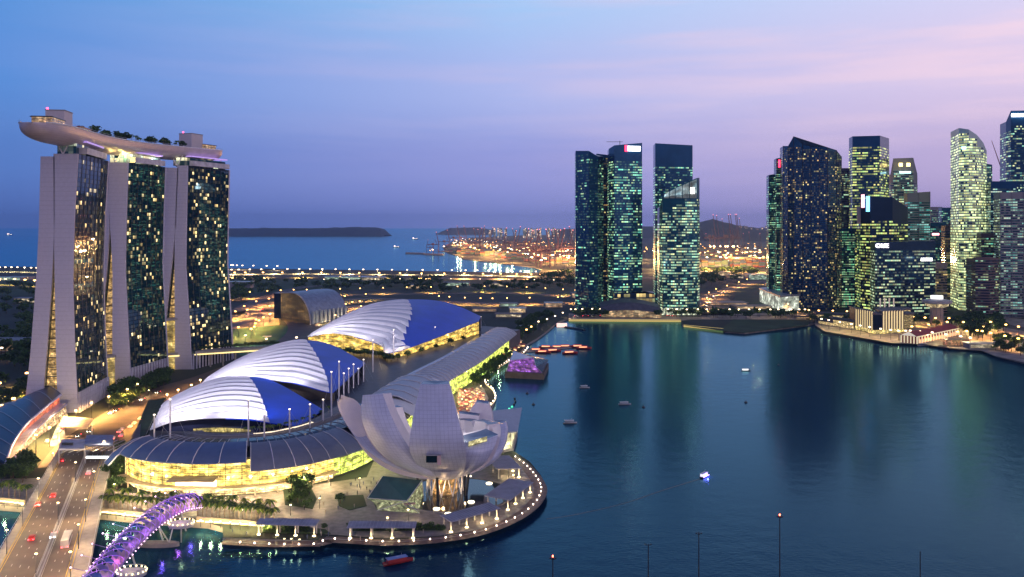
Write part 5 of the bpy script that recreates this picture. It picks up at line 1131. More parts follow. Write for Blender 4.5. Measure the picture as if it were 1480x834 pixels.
# raised garden deck that runs behind the middle and far hotel towers to the mall
GD = thing('garden_footbridge', 'long raised walkway with lit underside linking the far hotel tower towards the shell roofs', 'footbridge', tuple(P(300, 520, 3)))
m_ = MB(); a_, b_ = XY(236, .66), XY(400, .70)
m_.prism([(a_.x, a_.y), (b_.x, b_.y), (b_.x, b_.y + 12), (a_.x, a_.y + 12)], 17, 19.4, bottom=True); m_.build('deck', concrete, GD)
MB().prism([(a_.x, a_.y - .6), (b_.x, b_.y - .6), (b_.x, b_.y - .1), (a_.x, a_.y - .1)], 15.6, 16.8).build('light_strip', emit('walkway_strip', (1, .74, .28), 1.6), GD)
for k in range(9): p = a_.lerp(b_, (k + .5) / 9); MB().tube([(p.x, p.y + 4, 2.7), (p.x, p.y + 4, 17)], .9, 8).build('pier', concrete, GD)
for i in range(30):
    p = a_.lerp(b_, i / 29); put(treeB, Vector((p.x, p.y + 6, 19.4)), 'small tree growing on the raised walkway beside the far hotel tower', 'trees on the raised walkway', .45)
# low linking blocks with golden glass between the hotel towers
for k, (x0, d0, x1, d1, yt, lb) in enumerate(((150, .585, 166, .60, 516, 'golden glass lobby block between the nearest and middle hotel towers'), (234, .655, 262, .668, 462, 'tall golden glass lobby block between the middle and far hotel towers'))):
    a_, b_ = XY(x0, d0), XY(x1, d1); zt = CH - (yt - HZ) * d1; B = thing('lobby_block', lb, 'lobby', tuple((a_ + b_) / 2))
    MB().prism([(a_.x - 8, a_.y), (b_.x, b_.y), (b_.x, b_.y + 18), (a_.x - 8, a_.y + 18)], 2.7, zt).build('glass_wall', interior('gold_lobby', (1, .60, .10), (1, .80, .32), 1.5, .1, .1, True, 2.9, 2.5, 5), B)
    MB().prism([(a_.x - 9, a_.y - 1.5), (b_.x + 1, b_.y - 1.5), (b_.x + 1, b_.y + 19), (a_.x - 9, a_.y + 19)], zt, zt + 2.0).build('roof', concrete, B)

# ------------------------------------------------------------------ road bridge
def side(pts, off):
    out = []
    for i, p in enumerate(pts):
        d = pts[min(i + 1, len(pts) - 1)] - pts[max(i - 1, 0)]; d.z = 0; d.normalize(); out.append(p + Vector((d.y, -d.x, 0)) * off)
    return out
zb = 8.0
bl = [P(-45, 870, zb), P(0, 795, zb), P(32, 742, zb), P(60, 695, zb), P(83, 652, zb)]; br = [P(118, 870, zb), P(130, 815, zb), P(141, 760, zb), P(153, 705, zb), P(167, 652, zb)]
BL = crom(bl, 40); BR = crom(br, 40)
RB = thing('road_bridge', 'wide multi-lane road bridge with yellow edge lines crossing the water at the bottom left', 'bridge', tuple(P(80, 790, 0)))
def bstrip(f0, f1, dz, name, m_, solid=0.0, par=None, i0=0, i1=40):
    g = [[a_.lerp(b_, f0) + Vector((0, 0, dz)), a_.lerp(b_, f1) + Vector((0, 0, dz))] for a_, b_ in list(zip(BL, BR))[i0:i1]]
    return MB().grid(g, 0, (2, 2), flip=True, solid=solid).build(name, m_, par or RB)
bstrip(0, 1, 0, 'deck', concrete, 2.2)
rdm = mat('bridge_asphalt', (.13, .095, .07), .65, 0, .25, .12)
bstrip(.115, .49, .05, 'carriageway', rdm); bstrip(.545, .80, .05, 'carriageway', rdm)
bstrip(.0, .095, .25, 'footway', mat('pale_footway', (.36, .33, .28), .7, 0, .15, .4), .2); bstrip(.845, .995, .25, 'footway', MT['pale_footway'], .2)
yl = mat('yellow_line', (.60, .42, .05), .6); wl = mat('white_line', (.7, .68, .62), .6)
for f0 in (.125, .785): bstrip(f0, f0 + .008, .075, 'edge_line', yl); 
bstrip(.82, .828, .32, 'kerb_line', yl, .2); bstrip(.100, .108, .32, 'kerb_line', yl, .2)
bstrip(.482, .4865, .075, 'edge_line', wl); bstrip(.550, .5545, .075, 'edge_line', wl)
bstrip(.497, .505, .7, 'crash_barrier', steel, .4); bstrip(.53, .538, .7, 'crash_barrier', steel, .4)
for f0 in (.21, .30, .39, .63, .71):
    for i in range(1, 38, 2):
        a_ = BL[i].lerp(BR[i], f0); b_ = a_.lerp(BL[i + 1].lerp(BR[i + 1], f0), .45); d = (b_ - a_).normalized() ; n_ = Vector((d.y, -d.x, 0)) * .13; zz = Vector((0, 0, .075))
        MB().face([a_ - n_ + zz, a_ + n_ + zz, b_ + n_ + zz, b_ - n_ + zz][::1]).build('lane_dash', wl, RB)
for f0 in (0.004, .996):
    m_ = MB(); L_ = [a_.lerp(b_, f0) + Vector((0, 0, 1.3)) for a_, b_ in zip(BL, BR)]; m_.tube(L_, .1, 4); m_.build('railing', steel, RB)
    for i in range(0, 40, 1): p = L_[i]; MB().tube([p - Vector((0, 0, 1.1)), p], .07, 4).build('railing_post', steel, RB)
for f_ in (.2, .5, .8):
    for i in (8, 22, 34):
        p = BL[i].lerp(BR[i], f_); MB().tube([(p.x, p.y, -3), (p.x, p.y, zb - 2.2)], 1.6, 10).build('pier', concrete, RB)
bend = [a_.lerp(b_, .5) for a_, b_ in zip(BL, BR)]
# lamps of the bridge, each with its own light
def street_lamp(p, h, pw, col, label, grp, arm=(0, 0), mt=None):
    T_ = thing('street_lamp', label, 'street lamp', tuple(p), grp)
    top = p + Vector((arm[0], arm[1], h)); MB().tube([p, p + Vector((0, 0, h * .96)), top], [.16, .12, .08], 5).build('pole', dark, T_)
    s_ = .55 if h < 14 else .8
    MB().box(tuple(top), (s_ * 1.4, s_, s_ * .4)).build('lantern', mt or emit('lantern', (1, .72, .35), 14), T_)
    if pw: lamp(top - Vector((0, 0, .6)), pw, col, .35, T_)
    return T_
for i, f_ in ((3, .1), (9, .1), (16, .1), (24, .1), (32, .1), (6, .84), (13, .84), (20, .84), (28, .84), (36, .84), (5, .517), (18, .517), (30, .517)):
    p = BL[i].lerp(BR[i], f_); street_lamp(p, 10, 10500, (1, .68, .36), 'street lamp standing along the wide road bridge', 'street lamps on the road bridge', (0, 0))
# canopied gantry over the bridge end
GN = thing('road_canopy', 'blue-grey flat road canopies with a white light bar spanning the far end of the bridge', 'canopy', tuple(P(125, 650, zb)))
for (x0, x1, y0, y1, mm) in ((84, 122, 637, 651, mat('canopy_grey', (.40, .42, .48), .5)), (121, 163, 631, 645, mat('canopy_blue', (.16, .22, .38), .45))):
    z_ = 15.5; q = [P(x0, y1, z_), P(x1, y1, z_), P(x1 + 1, y0, z_), P(x0 + 4, y0, z_)]; MB().prism([(p.x, p.y) for p in q], z_, z_ + 1.0, bottom=True).build('roof', mm, GN)
    for p in (q[0], q[1]): MB().tube([(p.x, p.y + 1, zb), (p.x, p.y + 1, z_)], .4, 6).build('post', steel, GN)
a_, b_ = P(125, 661, 14), P(157, 661, 14); MB().box(tuple((a_ + b_) / 2), ((b_ - a_).length, .8, 1.0)).build('light_bar', emit('white_bar', (.9, .95, 1), 6, True), GN)
for k in range(7): p = P(88 + k * 11.5, 655 - k * .6, 15); MB().tube([p, p + Vector((2, 26, 0))], .22, 4).build('beam', steel, GN)
a_, b_ = P(92, 643, 16.2), P(108, 643, 16.2); MB().box(tuple((a_ + b_) / 2 + Vector((0, -2, 1))), ((b_ - a_).length, .6, 1.6)).build('sign_board', dark, GN)

# ------------------------------------------------------------------ double helix footbridge
HX = thing('helix_footbridge', 'curved tubular footbridge of crossing steel helices lit violet, running to the promenade', 'footbridge', tuple(P(200, 790, 0)))
hc = crom([P(112, 872, 12), P(150, 822, 12), P(186, 780, 12), P(222, 748, 12), (P(256, 729, 12)), P(284, 724, 10)], 120)
tubm = mat('helix_steel', (.30, .20, .55), .3, .6, .1); vglow = emit('violet_light', (.45, .12, 1), 2.2, True); mg = emit('magenta_light', (1, .2, .9), 5, False)
def frame(i):
    d = hc[min(i + 1, 119)] - hc[max(i - 1, 0)]; d.z = 0; d.normalize(); return hc[i], d, Vector((d.y, -d.x, 0))
Ltot = sum((hc[i + 1] - hc[i]).length for i in range(119)); turns = Ltot / 26
for hr, sgn, cnt, rr_, mm in ((4.8, 1, 5, .13, tubm), (4.2, -1, 5, .10, emit('helix_violet_glow', (.36, .16, .85), .55))):  # inner tubes glow by themselves, violet lighting put into their material
    for k in range(cnt):
        pts = []
        for i in range(0, 120):
            c_, d, n_ = frame(i); a2 = sgn * (i / 119 * turns * 2 * math.pi) + k * 2 * math.pi / cnt; pts.append(c_ + n_ * math.cos(a2) * hr + Vector((0, 0, math.sin(a2) * hr * .92)))
        MB().tube(pts, rr_, 4).build('helix_tube', mm, HX)
g = [[frame(i)[0] - frame(i)[2] * 3 - Vector((0, 0, 2.9)), frame(i)[0] + frame(i)[2] * 3 - Vector((0, 0, 2.9))] for i in range(0, 120, 2)]
MB().grid(g, 0, (2, 2), flip=True, solid=.35).build('walkway', mat('helix_deck', (.25, .22, .26), .6), HX)
# canopy panels of glass and perforated mesh along the inside
for k in range(2, 116, 5):
    g = []
    for i in range(k, min(k + 4, 119)):
        c_, d, n_ = frame(i); g.append([c_ + n_ * math.cos(a2) * 3.9 + Vector((0, 0, math.sin(a2) * 3.7)) for a2 in [math.pi * q / 8 + .55 for q in range(6)]])
    MB().grid(g, 0, (1, 1), flip=True).build('canopy_panel', [mat('blue_glass_panel', (.05, .08, .42), .2, .2), mat('grey_mesh_panel', (.18, .13, .40), .5, .3)][(k // 5) % 2], HX)
for i in range(3, 119, 3):
    c_, d, n_ = frame(i)
    for s_ in (1, -1):
        q = c_ + n_ * 4.9 * s_ + Vector((0, 0, -2.3 if s_ > 0 else 1)); MB().box(tuple(q), (.3, .3, .3)).build('light', emit('pink_dot', (1, .55, .9), 5), HX)
for i in (8, 22, 36, 50, 64, 80, 96, 110):
    c_, d, n_ = frame(i); lamp(c_ + Vector((0, 0, -.5)), 1300, (.45, .12, 1) if i % 3 else (1, .15, .8), .3, HX)
for i in (18, 45, 72, 96):
    c_, d, n_ = frame(i)
    for s_ in (-1, 1): MB().tube([c_ + n_ * s_ * 2 + Vector((0, 0, -4)), Vector((c_.x, c_.y, -2)) + n_ * s_ * 5], .35, 6).build('pier_leg', steel, HX)
for i in range(10, 110, 9):
    c_, d, n_ = frame(i); q0 = c_ + n_ * -4.5 + Vector((0, 0, 2)); q1 = c_ + n_ * -9.5 + Vector((0, 0, 3.6)); MB().tube([q0, q1], .1, 4).build('outrigger', tubm, HX); MB().box(tuple(q1), (.4, .4, .4)).build('light', MT['pink_dot'], HX)
for px, py, lb in ((262, 756, 'oval viewing pod with lit rim on the right of the violet footbridge'), (190, 826, 'round viewing pod with lit rim at the bottom edge by the violet footbridge')):
    c_ = P(px, py, 8.6); V_ = thing('viewing_pod', lb, 'viewing platform', tuple(c_)); e_ = [(c_.x + math.cos(q * .3927) * 5.6, c_.y + math.sin(q * .3927) * 4.4) for q in range(16)]
    MB().prism(e_, c_.z - 1.2, c_.z, bottom=True).build('platform', mat('pod_shell', (.42, .42, .46), .5), V_)
    MB().tube([Vector((*q, c_.z + 1.1)) for q in e_ + e_[:1]], .09, 4).build('railing', steel, V_)
    for q in e_[::1]: MB().box((q[0], q[1], c_.z + .5), (.4, .4, .5)).build('rim_light', emit('rim_lamp', (1, .80, .42), 3.5), V_)
    MB().tube([c_ - Vector((0, 0, 1)), Vector((c_.x, c_.y, -2))], .3, 6).build('column', steel, V_); lamp(c_ + Vector((0, 0, 2.4)), 450, WARM, .3, V_)
c_ = P(228, 789, 0); B = thing('pontoon', 'pale boat-shaped fender pontoon on the water under the violet footbridge', 'pontoon', tuple(c_))
e_ = [(c_.x + math.cos(q * .3927) * 9.5, c_.y + math.sin(q * .3927) * 2.6) for q in range(16)]; MB().prism(e_, -.5, 1.6).build('hull', concrete, B)
MB().tube([c_ + Vector((5, 0, 1.5)), c_ + Vector((-1, 3, 8))], .25, 6).build('strut', steel, B); MB().tube([c_ + Vector((5, 0, 1.5)), c_ + Vector((6, 2, 8))], .25, 6).build('strut', steel, B)

# ================================================================== PROMENADE
nl = [0]
# palms in a lit row along the quay, left and right of the helix bridge
def lit_wall(pts, lab):
    q = pz(pts); a_, b_ = q[0], q[-1]
    B = thing('planter_wall', lab, 'lit wall', tuple((a_ + b_) / 2)); m_ = MB(); u = 0
    for s in range(len(q) - 1):
        m_.prism([(q[s].x, q[s].y - .4), (q[s + 1].x, q[s + 1].y - .4), (q[s + 1].x, q[s + 1].y + .8), (q[s].x, q[s].y + .8)], 2.6, 4.8)
    m_.build('wall', mat('warm_stone', (.4, .33, .25)), B)
    n_ = 9
    for s in range(n_):
        p = q[0].lerp(q[-1], (s + .5) / n_); MB().box((p.x, p.y - .6, 3.2), ((q[-1] - q[0]).length / n_ * .8, .25, .5)).build('wall_washer', emit('wall_washer', (1, .72, .32), 4.2, True), B)
    return B
lit_wall([(148, 741), (212, 748)], 'low stone wall washed with warm light, left of the violet footbridge'); lit_wall([(284, 754), (398, 762)], 'low stone wall washed with warm light, right of the violet footbridge'); lit_wall([(-30, 722), (36, 729)], 'low stone wall washed with warm light at the left edge of the picture')
for x0, y0, x1, y1, n_, lb in ((150, 736, 262, 744, 17, 'tall palm in the row left of the violet footbridge'), (286, 747, 396, 756, 18, 'tall palm in the row right of the violet footbridge'), (-30, 715, 38, 722, 9, 'tall palm in the row at the left edge beyond the road bridge'),
                             (160, 728, 250, 734, 5, 'palm in the back row below the mall front'), (300, 736, 390, 744, 6, 'palm in the second back row right of the footbridge')):
    for i in range(n_):
        f_ = i / (n_ - 1); p = P(x0 + (x1 - x0) * f_ + rt.uniform(-1, 1), y0 + (y1 - y0) * f_, 2.7); put(palm, p, lb, 'palms: ' + lb[:60], .95)
for x0, y0, x1, y1, n_ in ((150, 745, 214, 751, 5), (284, 757, 398, 765, 8), (-20, 727, 36, 733, 3)):
    for i in range(n_): p = P(x0 + (x1 - x0) * (i + .5) / n_, y0 + (y1 - y0) * (i + .5) / n_, 3.6); street_lamp(Vector((p.x, p.y - 1, 2.7)), 3.2, 5200, (1, .74, .30), 'low garden lamp among the palms by the quay wall', 'garden lamps along the quay', (0, 0), MT['rim_lamp'])
# pergolas: flat pale louvre roofs on lit columns
def pergola(x0, y0, x1, y1, w_, lab, h=5.2, n_=4):
    a_, b_ = P(x0, y0, 2.8), P(x1, y1, 2.8); d = (b_ - a_).normalized(); nn = Vector((-d.y, d.x, 0)); L = (b_ - a_).length
    B = thing('pergola', lab, 'pergola', tuple((a_ + b_) / 2))
    rf = MB().grid([[a_ - d * 1.2 - nn * 1.5 + Vector((0, 0, h)), a_ - d * 1.2 + nn * w_ + Vector((0, 0, h + .7))], [b_ + d * 1.2 - nn * 1.5 + Vector((0, 0, h)), b_ + d * 1.2 + nn * w_ + Vector((0, 0, h + .7))]], 0, flip=True, solid=.3).build('roof', mat('louvre_roof', (.36, .36, .42), .5, .2), B)
    k = 0
    while k * 1.6 < L + 2: p = a_ - d * 1.1 + d * (k * 1.6) + Vector((0, 0, h + .12)); MB().tube([p - nn * 1.5, p + nn * w_ + Vector((0, 0, .7))], .09, 4).build('louvre', steel, rf); k += 1
    for k in range(n_):
        p = a_ + d * (L * k / (n_ - 1))
        for q in (p, p + nn * (w_ - 1.5)):
            MB().tube([q, q + Vector((0, 0, h))], .36, 8).build('column', mat('pale_column', (.6, .56, .5), .5), B)
        MB().tube([p + Vector((0, 0, .02)), p + Vector((0, 0, .35))], [.8, .75], 10).build('base_light', emit('base_light', (1, .78, .42), 5, True), B); lamp(p + Vector((0, -1.2, 1.8)), 260, WARM, .2, B)
pergola(374, 773, 454, 775, 5, 'pale flat-roofed pergola at the left end of the boardwalk terraces'); pergola(506, 778, 597, 778, 5, 'pale flat-roofed pergola on the boardwalk below the green glass pavilion', n_=4)
pergola(652, 769, 718, 750, 7, 'broad angled pergola on the boardwalk below the museum pond', n_=4); pergola(734, 737, 766, 712, 12, 'broad pergola at the right rim of the promenade'); pergola(750, 690, 733, 672, 13, 'curved-looking pergola farthest round the promenade behind the pond', n_=3)
# boardwalk edge lights
edge = crom(pz([(326, 786), (400, 790), (462, 789), (474, 782), (560, 786), (630, 782), (690, 772), (739, 754), (770, 733), (782, 712), (778, 696), (763, 677), (743, 661)]), 240)
acc = 0; last = edge[0]; gp = thing('bollard_light', 'x', 'bollard light', (0, 0, 0), 'x')
MB().tube([(0, 0, 0), (0, 0, .7)], .14, 6).build('post', dark, gp); MB().box((0, 0, .9), (.5, .5, .45)).build('lens', emit('bollard_lens', (1, .78, .62), 11, True), gp)
for p in edge:
    acc += (p - last).length; last = p
    if acc > 6.2: acc = 0; dup(gp, (p.x, p.y, 2.85), 0, 'small glowing bollard light on the curved boardwalk edge', 'bollard lights on the boardwalk edge')
edge2 = crom(pz([(706, 590), (716, 577), (712, 564), (702, 555), (703, 546), (716, 535), (735, 523), (753, 514), (764, 502)]), 90); acc = 0; last = edge2[0]
for p in edge2:
    acc += (p - last).length; last = p
    if acc > 8: acc = 0; dup(gp, (p.x, p.y, 2.85), 0, 'small glowing bollard light on the winding quay behind the museum', 'bollard lights on the winding quay', 1.5)
for i, (px, py) in enumerate([(411, 786), (421, 786), (433, 787)]): p = P(px, py, 2.8); street_lamp(p, 2.2, 300, (1, .85, .5), 'bright yellow lamp on the lower boardwalk steps near its left end', 'bright lamps on the lower steps', (0, 0), MT['rim_lamp'])
MB().tube([p + Vector((0, 0, .15)) for p in edge2], .35, 4).build('lit_quay_edge', emit('quay_edge_light', (1, .72, .42), 1.0), loc=tuple(edge2[0])); bpy.data.objects['lit_quay_edge']; tag(bpy.data.objects['lit_quay_edge'], 'winding line of warm light along the quay edge behind the museum', 'light line')
rl = MB().tube([p + Vector((0, 0, 1.0)) for p in edge[::4]], .06, 4).build('promenade_railing', steel, loc=tuple(edge[0])); tag(rl, 'thin metal railing following the curved boardwalk edge', 'railing')
# people on the plaza
pp = MB(); pp.tube([(0, 0, 0), (0, 0, .45), (0, 0, .85), (0, 0, 1.15), (0, 0, 1.42), (0, 0, 1.5), (0, 0, 1.62), (0, 0, 1.74)], [.10, .14, .17, .18, .20, .07, .11, .07], 7)
for s_ in (-1, 1): pp.tube([(s_ * .22, 0, 1.4), (s_ * .26, .03, 1.1), (s_ * .24, .1, .85)], [.06, .05, .035], 5)
pe = [pp.build('person', m_, loc=(0, 0, 0)) for m_ in (dark, mat('blue_clothes', (.08, .10, .2)), mat('pale_clothes', (.4, .35, .3)))]
for k in range(44):
    px, py = rt.choice([(rt.uniform(500, 545), rt.uniform(694, 716)), (rt.uniform(400, 540), rt.uniform(712, 745)), (rt.uniform(330, 620), rt.uniform(768, 781))]); p = P(px, py, 2.8)
    z_ = pe[k % 3].copy(); link(z_); z_.location = p; z_.rotation_euler = (0, 0, rt.uniform(0, 6)); z_.scale = (1.15,) * 3; tag(z_, ['person in dark clothes walking on the promenade', 'person in blue clothes walking on the promenade', 'person in pale clothes walking on the promenade'][k % 3], 'person', ['people in dark clothes on the promenade', 'people in blue clothes on the promenade', 'people in pale clothes on the promenade'][k % 3])
for o in pe: bpy.data.objects.remove(o)
# planting beds and plaza trees
for k, (pts, lb) in enumerate(((((408, 700), (448, 702), (458, 722), (452, 736), (412, 730)), 'planted bed left of the plaza path'), (((487, 718), (525, 716), (530, 732), (505, 738), (490, 732)), 'oval lawn bed beside the green glass pavilion'), (((372, 752), (400, 758), (470, 766), (478, 772), (380, 770)), 'long hedge bed behind the left pergola'), (((500, 757), (640, 762), (640, 767), (505, 768)), 'long hedge bed behind the middle pergola'))):
    o = poly(pz(pts), 2.6, 3.0, 'planting_bed', grass); del o['kind']; tag(o, lb, 'planting bed')
shr = MB(); leafball(shr, (0, 0, 1.1), 1.5, 90, .35, .75); shrub = shr.build('shrub', [leaf, leafd], loc=(0, 0, 0))
for i in range(60):
    px, py = rt.choice([(rt.uniform(384, 470), rt.uniform(762, 770)), (rt.uniform(505, 640), rt.uniform(763, 768)), (rt.uniform(410, 452), rt.uniform(703, 734))]); p = P(px, py, 3.0); o = shrub.copy(); link(o); o.location = p; o.rotation_euler = (0, 0, i); o.scale = (rt.uniform(.8, 1.4),) * 3; tag(o, 'low bushy shrub in the promenade planting beds', 'shrub', 'shrubs in the promenade beds')
bpy.data.objects.remove(shrub)
for px, py, s in ((424, 708, .6), (434, 716, .55), (443, 708, .6), (492, 728, .35), (430, 726, .5)): put(treeA, P(px, py, 3), 'dark leafy tree on the plaza in front of the mall', 'plaza trees', s)
for px, py in ((478, 702), (462, 735), (520, 705), (560, 764), (590, 752), (697, 752), (742, 700), (735, 690), (420, 745), (350, 752), (230, 722)):
    street_lamp(P(px, py, 2.75), 5, 3200, (1, .72, .36), 'slim warm lamp standing on the promenade plaza', 'plaza lamps', (0, 0))

# ================================================================== ROADSIDE LAMPS
# prototype for far ones: pole + lantern
def lamp_proto(h, s_, m_):
    T_ = thing('street_lamp', 'x', 'street lamp', (0, 0, 0), 'x'); MB().tube([(0, 0, 0), (0, 0, h)], [.2, .12], 4).build('pole', dark, T_); MB().box((0, 0, h), (s_, s_, s_ * .6)).build('lantern', m_, T_); return T_
lp0 = lamp_proto(12, 1.1, emit('avenue_lantern', (1, .55, .2), 16)); lp1 = lamp_proto(12, 1.9, emit('sodium_lantern', (1, .50, .14), 12)); lp2 = lamp_proto(12, 2.0, emit('pale_lantern', (1, .74, .45), 6)); lp3 = lamp_proto(14, 3.6, MT['sodium_lantern']); lp4 = lamp_proto(14, 3.8, MT['pale_lantern'])
def row(pts, n_, pr, lab, off=0, pw=0, every=1, col=SOD, z=2.8, h=13, s=1.0):
    L = crom(pz(pts), n_)
    if off: L = side(L, off)
    for i, p in enumerate(L):
        p = Vector((p.x + rt.uniform(-2, 2), p.y + rt.uniform(-2, 2), z)); o = dup(pr, tuple(p), 0, lab, lab.replace('street lamp', 'street lamps', 1)[:70], s)
        if pw and i % every == 0: spot((p.x, p.y, z + h - 1.4), (p.x, p.y, 0), pw, col, 158, .35, .8, o)
row([(175, 625), (205, 598), (250, 575), (300, 556)], 9, lp0, 'street lamp along the avenue beside the hotel towers', 17, 230000, 1)
row([(110, 655), (150, 625), (190, 600), (240, 578)], 8, lp0, 'street lamp on the hotel side of the avenue', -22, 160000, 1)
row([(335, 500), (350, 484), (380, 470), (400, 462), (425, 456)], 6, lp1, 'street lamp by the amber lit road left of the round-roofed theatre', 0, 500000, 1)
row([(338, 462), (365, 448), (395, 440), (425, 432)], 6, lp1, 'street lamp by the amber lit construction road behind the theatre', 0, 500000, 1)
row([(345, 490), (362, 474), (392, 458)], 8, lp1, 'amber lamp over the earth works beside the sports field', 14, 300000, 2)
row([(485, 468), (500, 450), (520, 446)], 5, lp1, 'amber lamp over the earth works right of the theatre', 0, 300000, 2)
row([(490, 458), (540, 452), (600, 452)], 4, lp1, 'street lamp by the amber yard right of the round-roofed theatre', 0, 400000, 1)
row([(0, 612), (20, 600), (45, 588), (60, 578)], 4, lp1, 'street lamp by the amber road at the left edge behind the convention hall', 0, 360000, 1)
row([(0, 575), (40, 560)], 2, lp1, 'street lamp by the far amber road at the left edge', 0, 400000, 1)
row([(0, 520), (50, 500), (130, 480)], 5, lp2, 'street lamp in the dark gardens left of the hotel towers', 0, 16000, 2)
row([(640, 437), (690, 440), (740, 440), (836, 438)], 9, lp1, 'street lamp on the road passing behind the farthest shell roof', 10, 700000, 2)
row([(320, 434), (400, 428), (480, 426), (600, 423), (740, 422), (836, 428)], 20, lp1, 'street lamp along the middle park road', 8, 600000, 2)
row([(120, 500), (200, 480), (330, 462), (420, 446), (520, 434)], 12, lp1, 'amber street lamp along the road curving behind the theatre', 12, 450000, 1)
row([(355, 500), (400, 506), (450, 498), (474, 484)], 5, lp2, 'pale lamp round the green sports field', 0, 60000, 1, (.8, 1, .75))
row([(330, 410), (480, 411), (640, 410), (800, 412)], 14, lp2, 'street lamp along the dark far lawn', 0)
row([(335, 396), (440, 395), (560, 396), (690, 397), (780, 399)], 26, lp4, 'tall street lamp along the coastal expressway', 30, 1200000, 2, (1, .62, .30))
row([(335, 402), (440, 402), (560, 403), (690, 404), (780, 405)], 18, lp3, 'amber street lamp on the inland side of the coastal expressway', -20, 1000000, 2)
row([(0, 393), (25, 393), (52, 394)], 7, lp4, 'street lamp along the far coast left of the hotel towers', 0, 260000, 2, (1, .70, .36))
row([(0, 412), (20, 412), (50, 414)], 5, lp3, 'amber street lamp in the far gardens left of the hotel towers', 0, 120000, 2)
row([(335, 384.5 + 5), (350, 390), (400, 391)], 7, lp4, 'street lamp on the far shore beside the hotel tower', 0, 160000, 3, (1, .6, .35))
row([(825, 459), (870, 458), (930, 458), (985, 459), (1050, 459), (1110, 459), (1165, 459)], 26, lp2, 'street lamp on the quay below the left towers', -3, 30000, 2, (1, .70, .34))
row([(1022, 448), (1024, 432), (1050, 421), (1080, 411)], 7, lp1, 'street lamp on the bright boulevard right of the crowned tower', 0, 500000, 1)
row([(1102, 404), (1116, 418), (1126, 436), (1140, 450)], 6, lp1, 'street lamp on the road by the white market hall', 0, 500000, 1)
row([(1170, 460), (1230, 462), (1290, 468), (1340, 472), (1400, 474), (1470, 486)], 18, lp1, 'street lamp behind the waterfront row on the right', 0, 160000, 1)
row([(1385, 494), (1410, 492), (1430, 496), (1470, 505)], 7, lp1, 'street lamp in the lit park at the right end of the quay', 0, 160000, 1)
row([(780, 478), (795, 472), (812, 464)], 4, lp2, 'street lamp on the ramp at the corner of the bay', 0, 12000, 1, (1, .7, .4))
row([(705, 530), (730, 508), (752, 495), (770, 486)], 6, lp1, 'street lamp among the trees beside the silver canopy wing', 0, 7000, 1, WARM)
for p_ in ((355, 466, 30000), (372, 456, 30000)):
    pass
row([(1185, 474), (1240, 484), (1290, 492), (1335, 494), (1400, 504)], 16, lp2, 'pale quayside lamp along the right waterfront', -2, 60000, 1, (1, .70, .30))
row([(1320, 486), (1380, 478), (1420, 486)], 6, lp1, 'amber lamp behind the red-roofed pier building', 0, 160000, 1)
wk = strip(crom(pz([(1012, 692), (960, 708), (900, 728), (830, 744), (790, 750)], .05), 24), .9, 'boat_wake', mat('wake_water', (.004, .012, .03), .35), .03)
# quay walls that glow themselves, standing in for wash lights
qw = thing('glowing_quay_wall', 'long yellow glowing quay wall at the far side of the bay below the left towers', 'quay wall', tuple(P(900, 465)))
a_, b_ = P(822, 464.4, 0), P(984, 465.4, 0); MB().prism([(a_.x, a_.y - 1.4), (b_.x, b_.y - 1.4), (b_.x, b_.y - .2), (a_.x, a_.y - .2)], .2, 3.4).build('wall', emit('quay_wall_glow', (1, .72, .22), .55), qw)
a_, b_ = P(988, 472.6, 0), P(1045, 478, 0); MB().prism([(a_.x, a_.y - 1.4), (b_.x, b_.y - 1.4), (b_.x, b_.y - .2), (a_.x, a_.y - .2)], .2, 3.2).build('wall', MT['quay_wall_glow'], qw)
# small bright things: market stalls on the pier behind the museum, awnings and tents
st = thing('cafe_parasol', 'x', 'parasol', (0, 0, 0), 'x')
MB().tube([(0, 0, 0), (0, 0, 2.6)], .08, 5).build('pole', steel, st); MB().tube([(0, 0, 2.3), (0, 0, 3.3)], [2.2, .1], 8).build('canopy', mat('parasol_red', (.55, .16, .12), .7), st); MB().box((0, 0, 1.1), (1.6, 1.6, .5)).build('lit_table', emit('table_glow', (1, .55, .25), 2.2), st)
st2 = dup(st, (0, 0, 0)); st2.children[1 if 'canopy' in st2.children[1].name else 0]
for ch in st2.children:
    if ch.name.startswith('canopy'): ch.data = ch.data.copy(); ch.data.materials[0] = mat('parasol_cream', (.65, .5, .35), .7)
for i in range(70):
    px, py = rt.uniform(664, 700), rt.uniform(566, 600)
    dup(st if i % 2 else st2, tuple(P(px, py, 2.8)), 0, ('red' if i % 2 else 'cream') + ' cafe parasol over a glowing table on the crowded terrace behind the museum', ('red' if i % 2 else 'cream') + ' parasols behind the museum', 1.1)
for i in range(26):
    px = rt.uniform(690, 760); py = 540 - (px - 690) * .62 + rt.uniform(-6, 5); dup(st if i % 3 else st2, tuple(P(px, py, 2.8)), 0, ('red' if i % 3 else 'cream') + ' cafe parasol along the promenade beyond the museum', ('red' if i % 3 else 'cream') + ' parasols beyond the museum', 1.3)
for px, py, c_ in ((672, 575, (1, .45, .55)), (690, 580, (1, .5, .3)), (680, 592, (1, .8, .3)), (668, 588, (1, .5, .3)), (695, 568, (1, .7, .4)), (705, 560, WARM), (722, 538, WARM), (740, 520, WARM), (664, 562, (.9, .3, .9))): street_lamp(P(px, py, 2.8), 6, 5000, c_, 'festoon lamp over the cafe terraces behind the museum', 'festoon lamps behind the museum', (0, 0))
kill(st); kill(st2); kill(gp)
